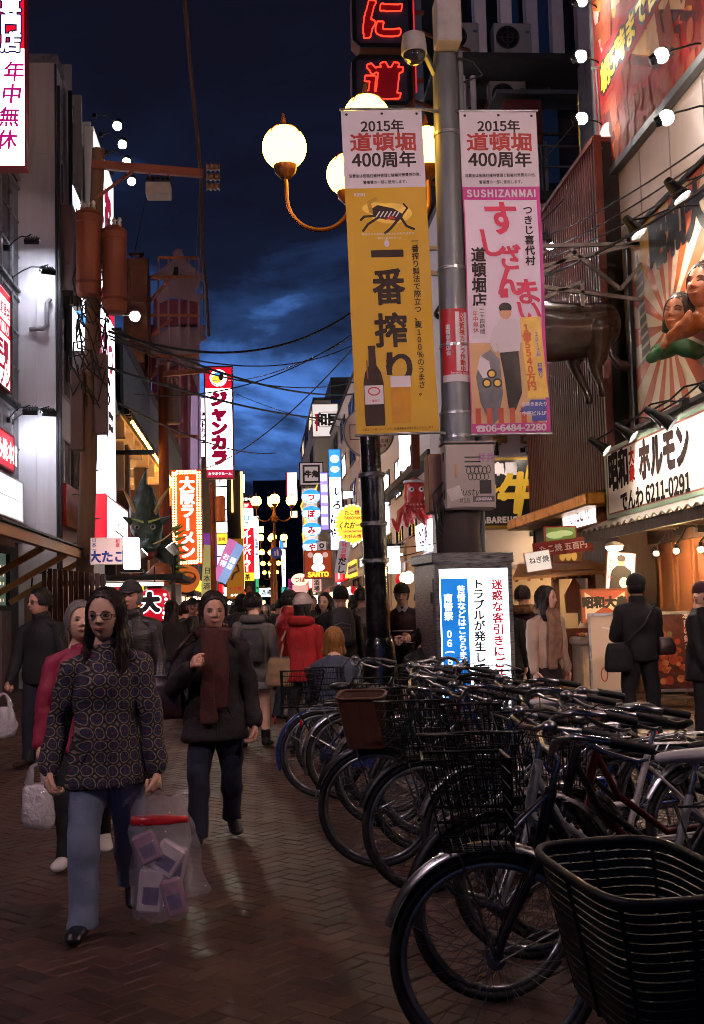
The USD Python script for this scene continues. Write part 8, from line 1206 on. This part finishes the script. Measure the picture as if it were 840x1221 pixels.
def parked(px_, py_, label, nose=True, **k):  # the wheel at the street end stands at this pixel of the ground
    c = AZ(px_, py_); return bicycle(label, (c[0] + (1.1 if nose else 0.0), c[1], 0), (180 if nose else 0) + k.pop('turn', 0), **k)
bicycle('bicycle nearest the camera with a large dark moulded basket cut by the picture edge', (1.83, 2.2, 0), 182, FBK, 'plastic', SADB, CHR, 'rack', 6, -3, 'b98a8a', tall=-.01)
parked(600, 1284, 'bicycle with a long chrome front fender beside the nearest basket', frame=FBK, basket='wire', saddle=SADB, steer=-5, turn=-2, lean=3)
parked(592, 1186, 'black bicycle whose front wheel stands just behind the chrome fendered one', frame=FSL, basket='wire', saddle=SADW, fend=BLK, steer=9, turn=3, lean=5)
parked(510, 1063, 'bicycle with a wire basket, second behind the chrome fender', frame=FBK, basket='wire', saddle=SADT, fend=BLK, steer=4, turn=2, lean=4)
parked(453, 1038, 'bicycle with a brown basket in the middle of the row', frame=FGR, basket='solid', saddle=SADB, fend=BLK, steer=-6, turn=-3, lean=-3)
parked(418, 955, 'bicycle with chrome rear fender and blue chain guard parked nose inward', nose=False, frame=FBL, basket='wire', saddle=SADB, fend=CHR, rear='rack', chaincase=FBL, turn=4, lean=3)
parked(386, 951, 'blue bicycle with blue rear fender at the far end of the row', nose=False, frame=FBL, basket='wire', saddle=SADB, fend=FBL, rear='basket', turn=-4, lean=-3)
bicycle('bicycle with silver handlebars and a paper tag behind the nearest basket', (2.5, 2.95, 0), 176, FBK, 'wire', SADB, BLK, 'rack', -8, 3, 'a89aa0')
bicycle('bicycle with an orange brown saddle further right in the row', (2.35, 5.15, 0), 182, FRD, 'wire', SADT, CHR, 'rack', 8, -4, None)
bicycle('white framed bicycle in the thick of the row before the lit pillar', (2.2, 5.7, 0), 178, FWH, 'wire', SADB, CHR, 'rack', -4, 4, '9a8288')
bicycle('black bicycle with high bars before the lower edge of the lit pillar', (2.05, 7.2, 0), 184, FBK, 'wire', SADW, BLK, 'rack', 10, 4, None, bar_m=BLK)
bicycle('dark green bicycle between the brown basket and the blue pair', (1.9, 7.85, 0), 177, FGR, 'wire', SADB, CHR, 'rack', -6, -3, 'b0a0a4')
bicycle('silver bicycle close behind the dark green one', (2.0, 8.45, 0), 181, FSL, None, SADB, CHR, 'rack', 5, 3, None)
bicycle('small dark red bicycle at the right edge of the second rank', (3.35, 4.2, 0), 176, FRD, 'wire', SADB, CHR, 'rack', 8, 4, None)
for k, (x, y, a, fr, bk, sd, lb) in enumerate(((2.75, 3.3, 184, FSL, 'wire', SADB, 'silver bicycle squeezed between the chrome fendered one and the nearest basket'), (2.2, 4.85, 177, FBK, None, SADB, 'black bicycle without a basket right of the chrome fendered one'), (2.3, 6.55, 183, FBL, 'wire', SADB, 'dark blue bicycle squeezed beside the brown basket'), (2.15, 7.5, 179, FRD, 'wire', SADT, 'dark red bicycle in the middle of the row, half hidden'), (3.55, 3.5, 183, FBK, 'wire', SADB, 'black bicycle low at the right edge behind the nearest basket'), (1.7, 9.9, 180, FSL, 'wire', SADB, 'silver bicycle beyond the blue pair by the black lamp post'))):
    bicycle(lb, (x, y, 0), a, fr, bk, sd, CHR if k % 2 else BLK, 'rack', (-8, 6, 10, -5, -9, 7)[k], (4, -3, 3, -4, -4, 3)[k], ['a89098', None, None, 'b0a0a4', None, None][k], bar_m=CHR if k % 3 else BLK)
c = AZ(440, 985); t = Thing('white_sack', 'crumpled pale sack lying on the ground behind the spokes', 'sack', (1.35, 7.0, 0)); t.local('sack', soften(union(chain([((-.2, 0, .12), (.2, .16, .13)), ((.2, .02, .11), (.18, .16, .12))], 2)), .04, 2, .12, (7, 7, 7)), mat('sack_pale', '8f807a', .8, 0, .2, 6, .3), True); t.local('tie', tube([(-.36, 0, .16), (-.44, 0, .22)], .025, 6), RUBBER)
# ---------------------------------------------------------------- lit shop fronts along the street
r8 = random.Random(17); WI = [glow('shop_warm', 'ffc98a', 5.0, .5, .9), glow('shop_white', 'fff0dc', 5.0, .4, .9), glow('shop_amber', 'ff9c4a', 3.6, .5, .9), glow('shop_rose', 'ffb9a8', 4.0, .5, .9)]
def shop_front(label, side, X, Y, L, wi, band, txt, aw):
    u = (0, -1, 0) if side == 'r' else (0, 1, 0); F = Frame((X, Y, 0), u); w = L; t = Thing('street_shop', label, 'shop front', (X, Y, 0))
    t.part('lit_window', F.box(-w / 2 + .2, .85, w / 2 - .2, 2.45, .02, .06), wi); t.part('frame', cat(*[F.box(-w / 2 + .2 + (w - .4) * k / 4 - .03, .85, -w / 2 + .2 + (w - .4) * k / 4 + .03, 2.45, .06, .1) for k in range(5)] + [F.box(-w / 2 + .1, 2.45, w / 2 - .1, 2.55, .02, .14)]), BLK)
    t.part('counter', F.box(-w / 2 + .1, 0, w / 2 - .1, .85, .02, .25), [WOOD, REDP, DKW, GREYW][r8.randrange(4)])
    t.part('awning', (np.array([F.pt(-w / 2, 3.0, .03), F.pt(w / 2, 3.0, .03), F.pt(w / 2, 2.62, 1.0), F.pt(-w / 2, 2.62, 1.0), F.pt(w / 2, 2.42, 1.0), F.pt(-w / 2, 2.42, 1.0)]), quads([[0, 3, 2, 1], [3, 5, 4, 2]])), aw)
    p = t.part('sign_band', F.box(-w / 2, 3.05, w / 2, 3.75, .03, .3), band[0]); t.part('lettering', F.flat(text(txt, .5, 0, 3.4, 3, w=min(w * .7, len(txt) * .55)), .306), band[1], parent=p)
    for k in range(3): t.part('hanging_lantern', ell(F.pt(-w / 2 + w * (k + .5) / 3, 2.25, .85), .13, .13, .17, 1), [LRD, WI[0], WI[1]][(k + len(txt)) % 3], True)
BD = [(SW, LR), (SR, LW), (SY, INK), (mat('band_black', '18161a', .5), LW), (SWC, LBL), (SORA, LW)]
AWM = [REDP, mat('awning_white', 'b9b0b4', .7), mat('awning_brown', '6a4a3c', .7), mat('awning_navy', '20283e', .7)]
for k, (side, X, Y, L, tx, lb) in enumerate((('l', -5.5, 38.5, 5, '金龍らーめん', 'lit noodle shop front under the theatre eave'), ('l', -5.5, 45, 5, '串かつ', 'warm shop front under the far half of the theatre eave'), ('l', -5.5, 52, 6, '土産物', 'souvenir shop front behind the orange noodle sign'), ('l', -4.4, 67, 5, '薬局', 'white lit shop front at the foot of the lattice sign'), ('l', -4.4, 74, 6, '寿司', 'lit shop front second along from the lattice sign'), ('l', -4.4, 84, 7, 'ゲーム', 'lit shop front below the white karaoke sign'), ('l', -3.3, 98, 7, '喫茶', 'shop front with warm window under the panel stack'), ('l', -3.3, 110, 8, '焼肉', 'far left shop front with hanging lanterns'), ('l', -1.9, 135, 8, '酒場', 'farthest lit shop front on the left'),
    ('r', 4.75, 31.5, 3, 'たこ焼', 'lit shop front below the red octopus'), ('r', 4.7, 50, 5, '回転寿司', 'lit shop front under the round yellow sign'), ('r', 4.7, 57, 6, 'お好み焼', 'shop front beside the tall white and blue vertical sign'), ('r', 4.7, 65, 6, '串屋', 'shop front under the blossom lamps'), ('r', 3.75, 79, 6, '和食', 'lit shop front at the foot of the pale tower'), ('r', 3.75, 88, 7, 'カラオケ', 'far right shop front with lanterns'), ('r', 3.75, 96, 6, '薬', 'farthest lit shop front on the right'))):
    shop_front(lb, side, X, Y, L, WI[k % 4], BD[(k * 5 + 1) % 6], tx, AWM[k % 4])
board('wall_sign', 'dark violet wall sign with white lettering over the timber awning braces', 'sign', (-4.9, 19.5, 5.4), 1.8, .6, 'l', .1, mat('violet_board', '3a2a4a', .5), BLK, .02, [('lettering', text('居酒屋', .4, 0, 0, 2), DIMW)])
# downpipes, meter boxes and cable runs that break up the walls
t = Thing('wall_services', 'pipes and meter boxes fixed to the plain plaster wall', 'pipework', (7.2, 26.5, 0))
t.part('downpipe', cyl((6.9, 26.5, 0), (6.9, 26.5, 10.8), .05, n=8), GALV); t.part('downpipe', cyl((8.1, 26.5, 0), (8.1, 26.5, 10.8), .06, n=8), LOU)
for k in range(4): t.part('meter_box', cbox(7.1 + .35 * (k % 2), 26.35, 6.4 + .6 * (k // 2), 7.36 + .35 * (k % 2), 26.58, 6.85 + .6 * (k // 2), .015), AC)
t.part('cable_run', tube([(4.5, 26.55, 8.2), (5.6, 26.55, 8.15), (6.3, 26.55, 8.25), (6.35, 26.55, 9.4), (7.9, 26.55, 9.5)], .02, 6), RUBBER, True)
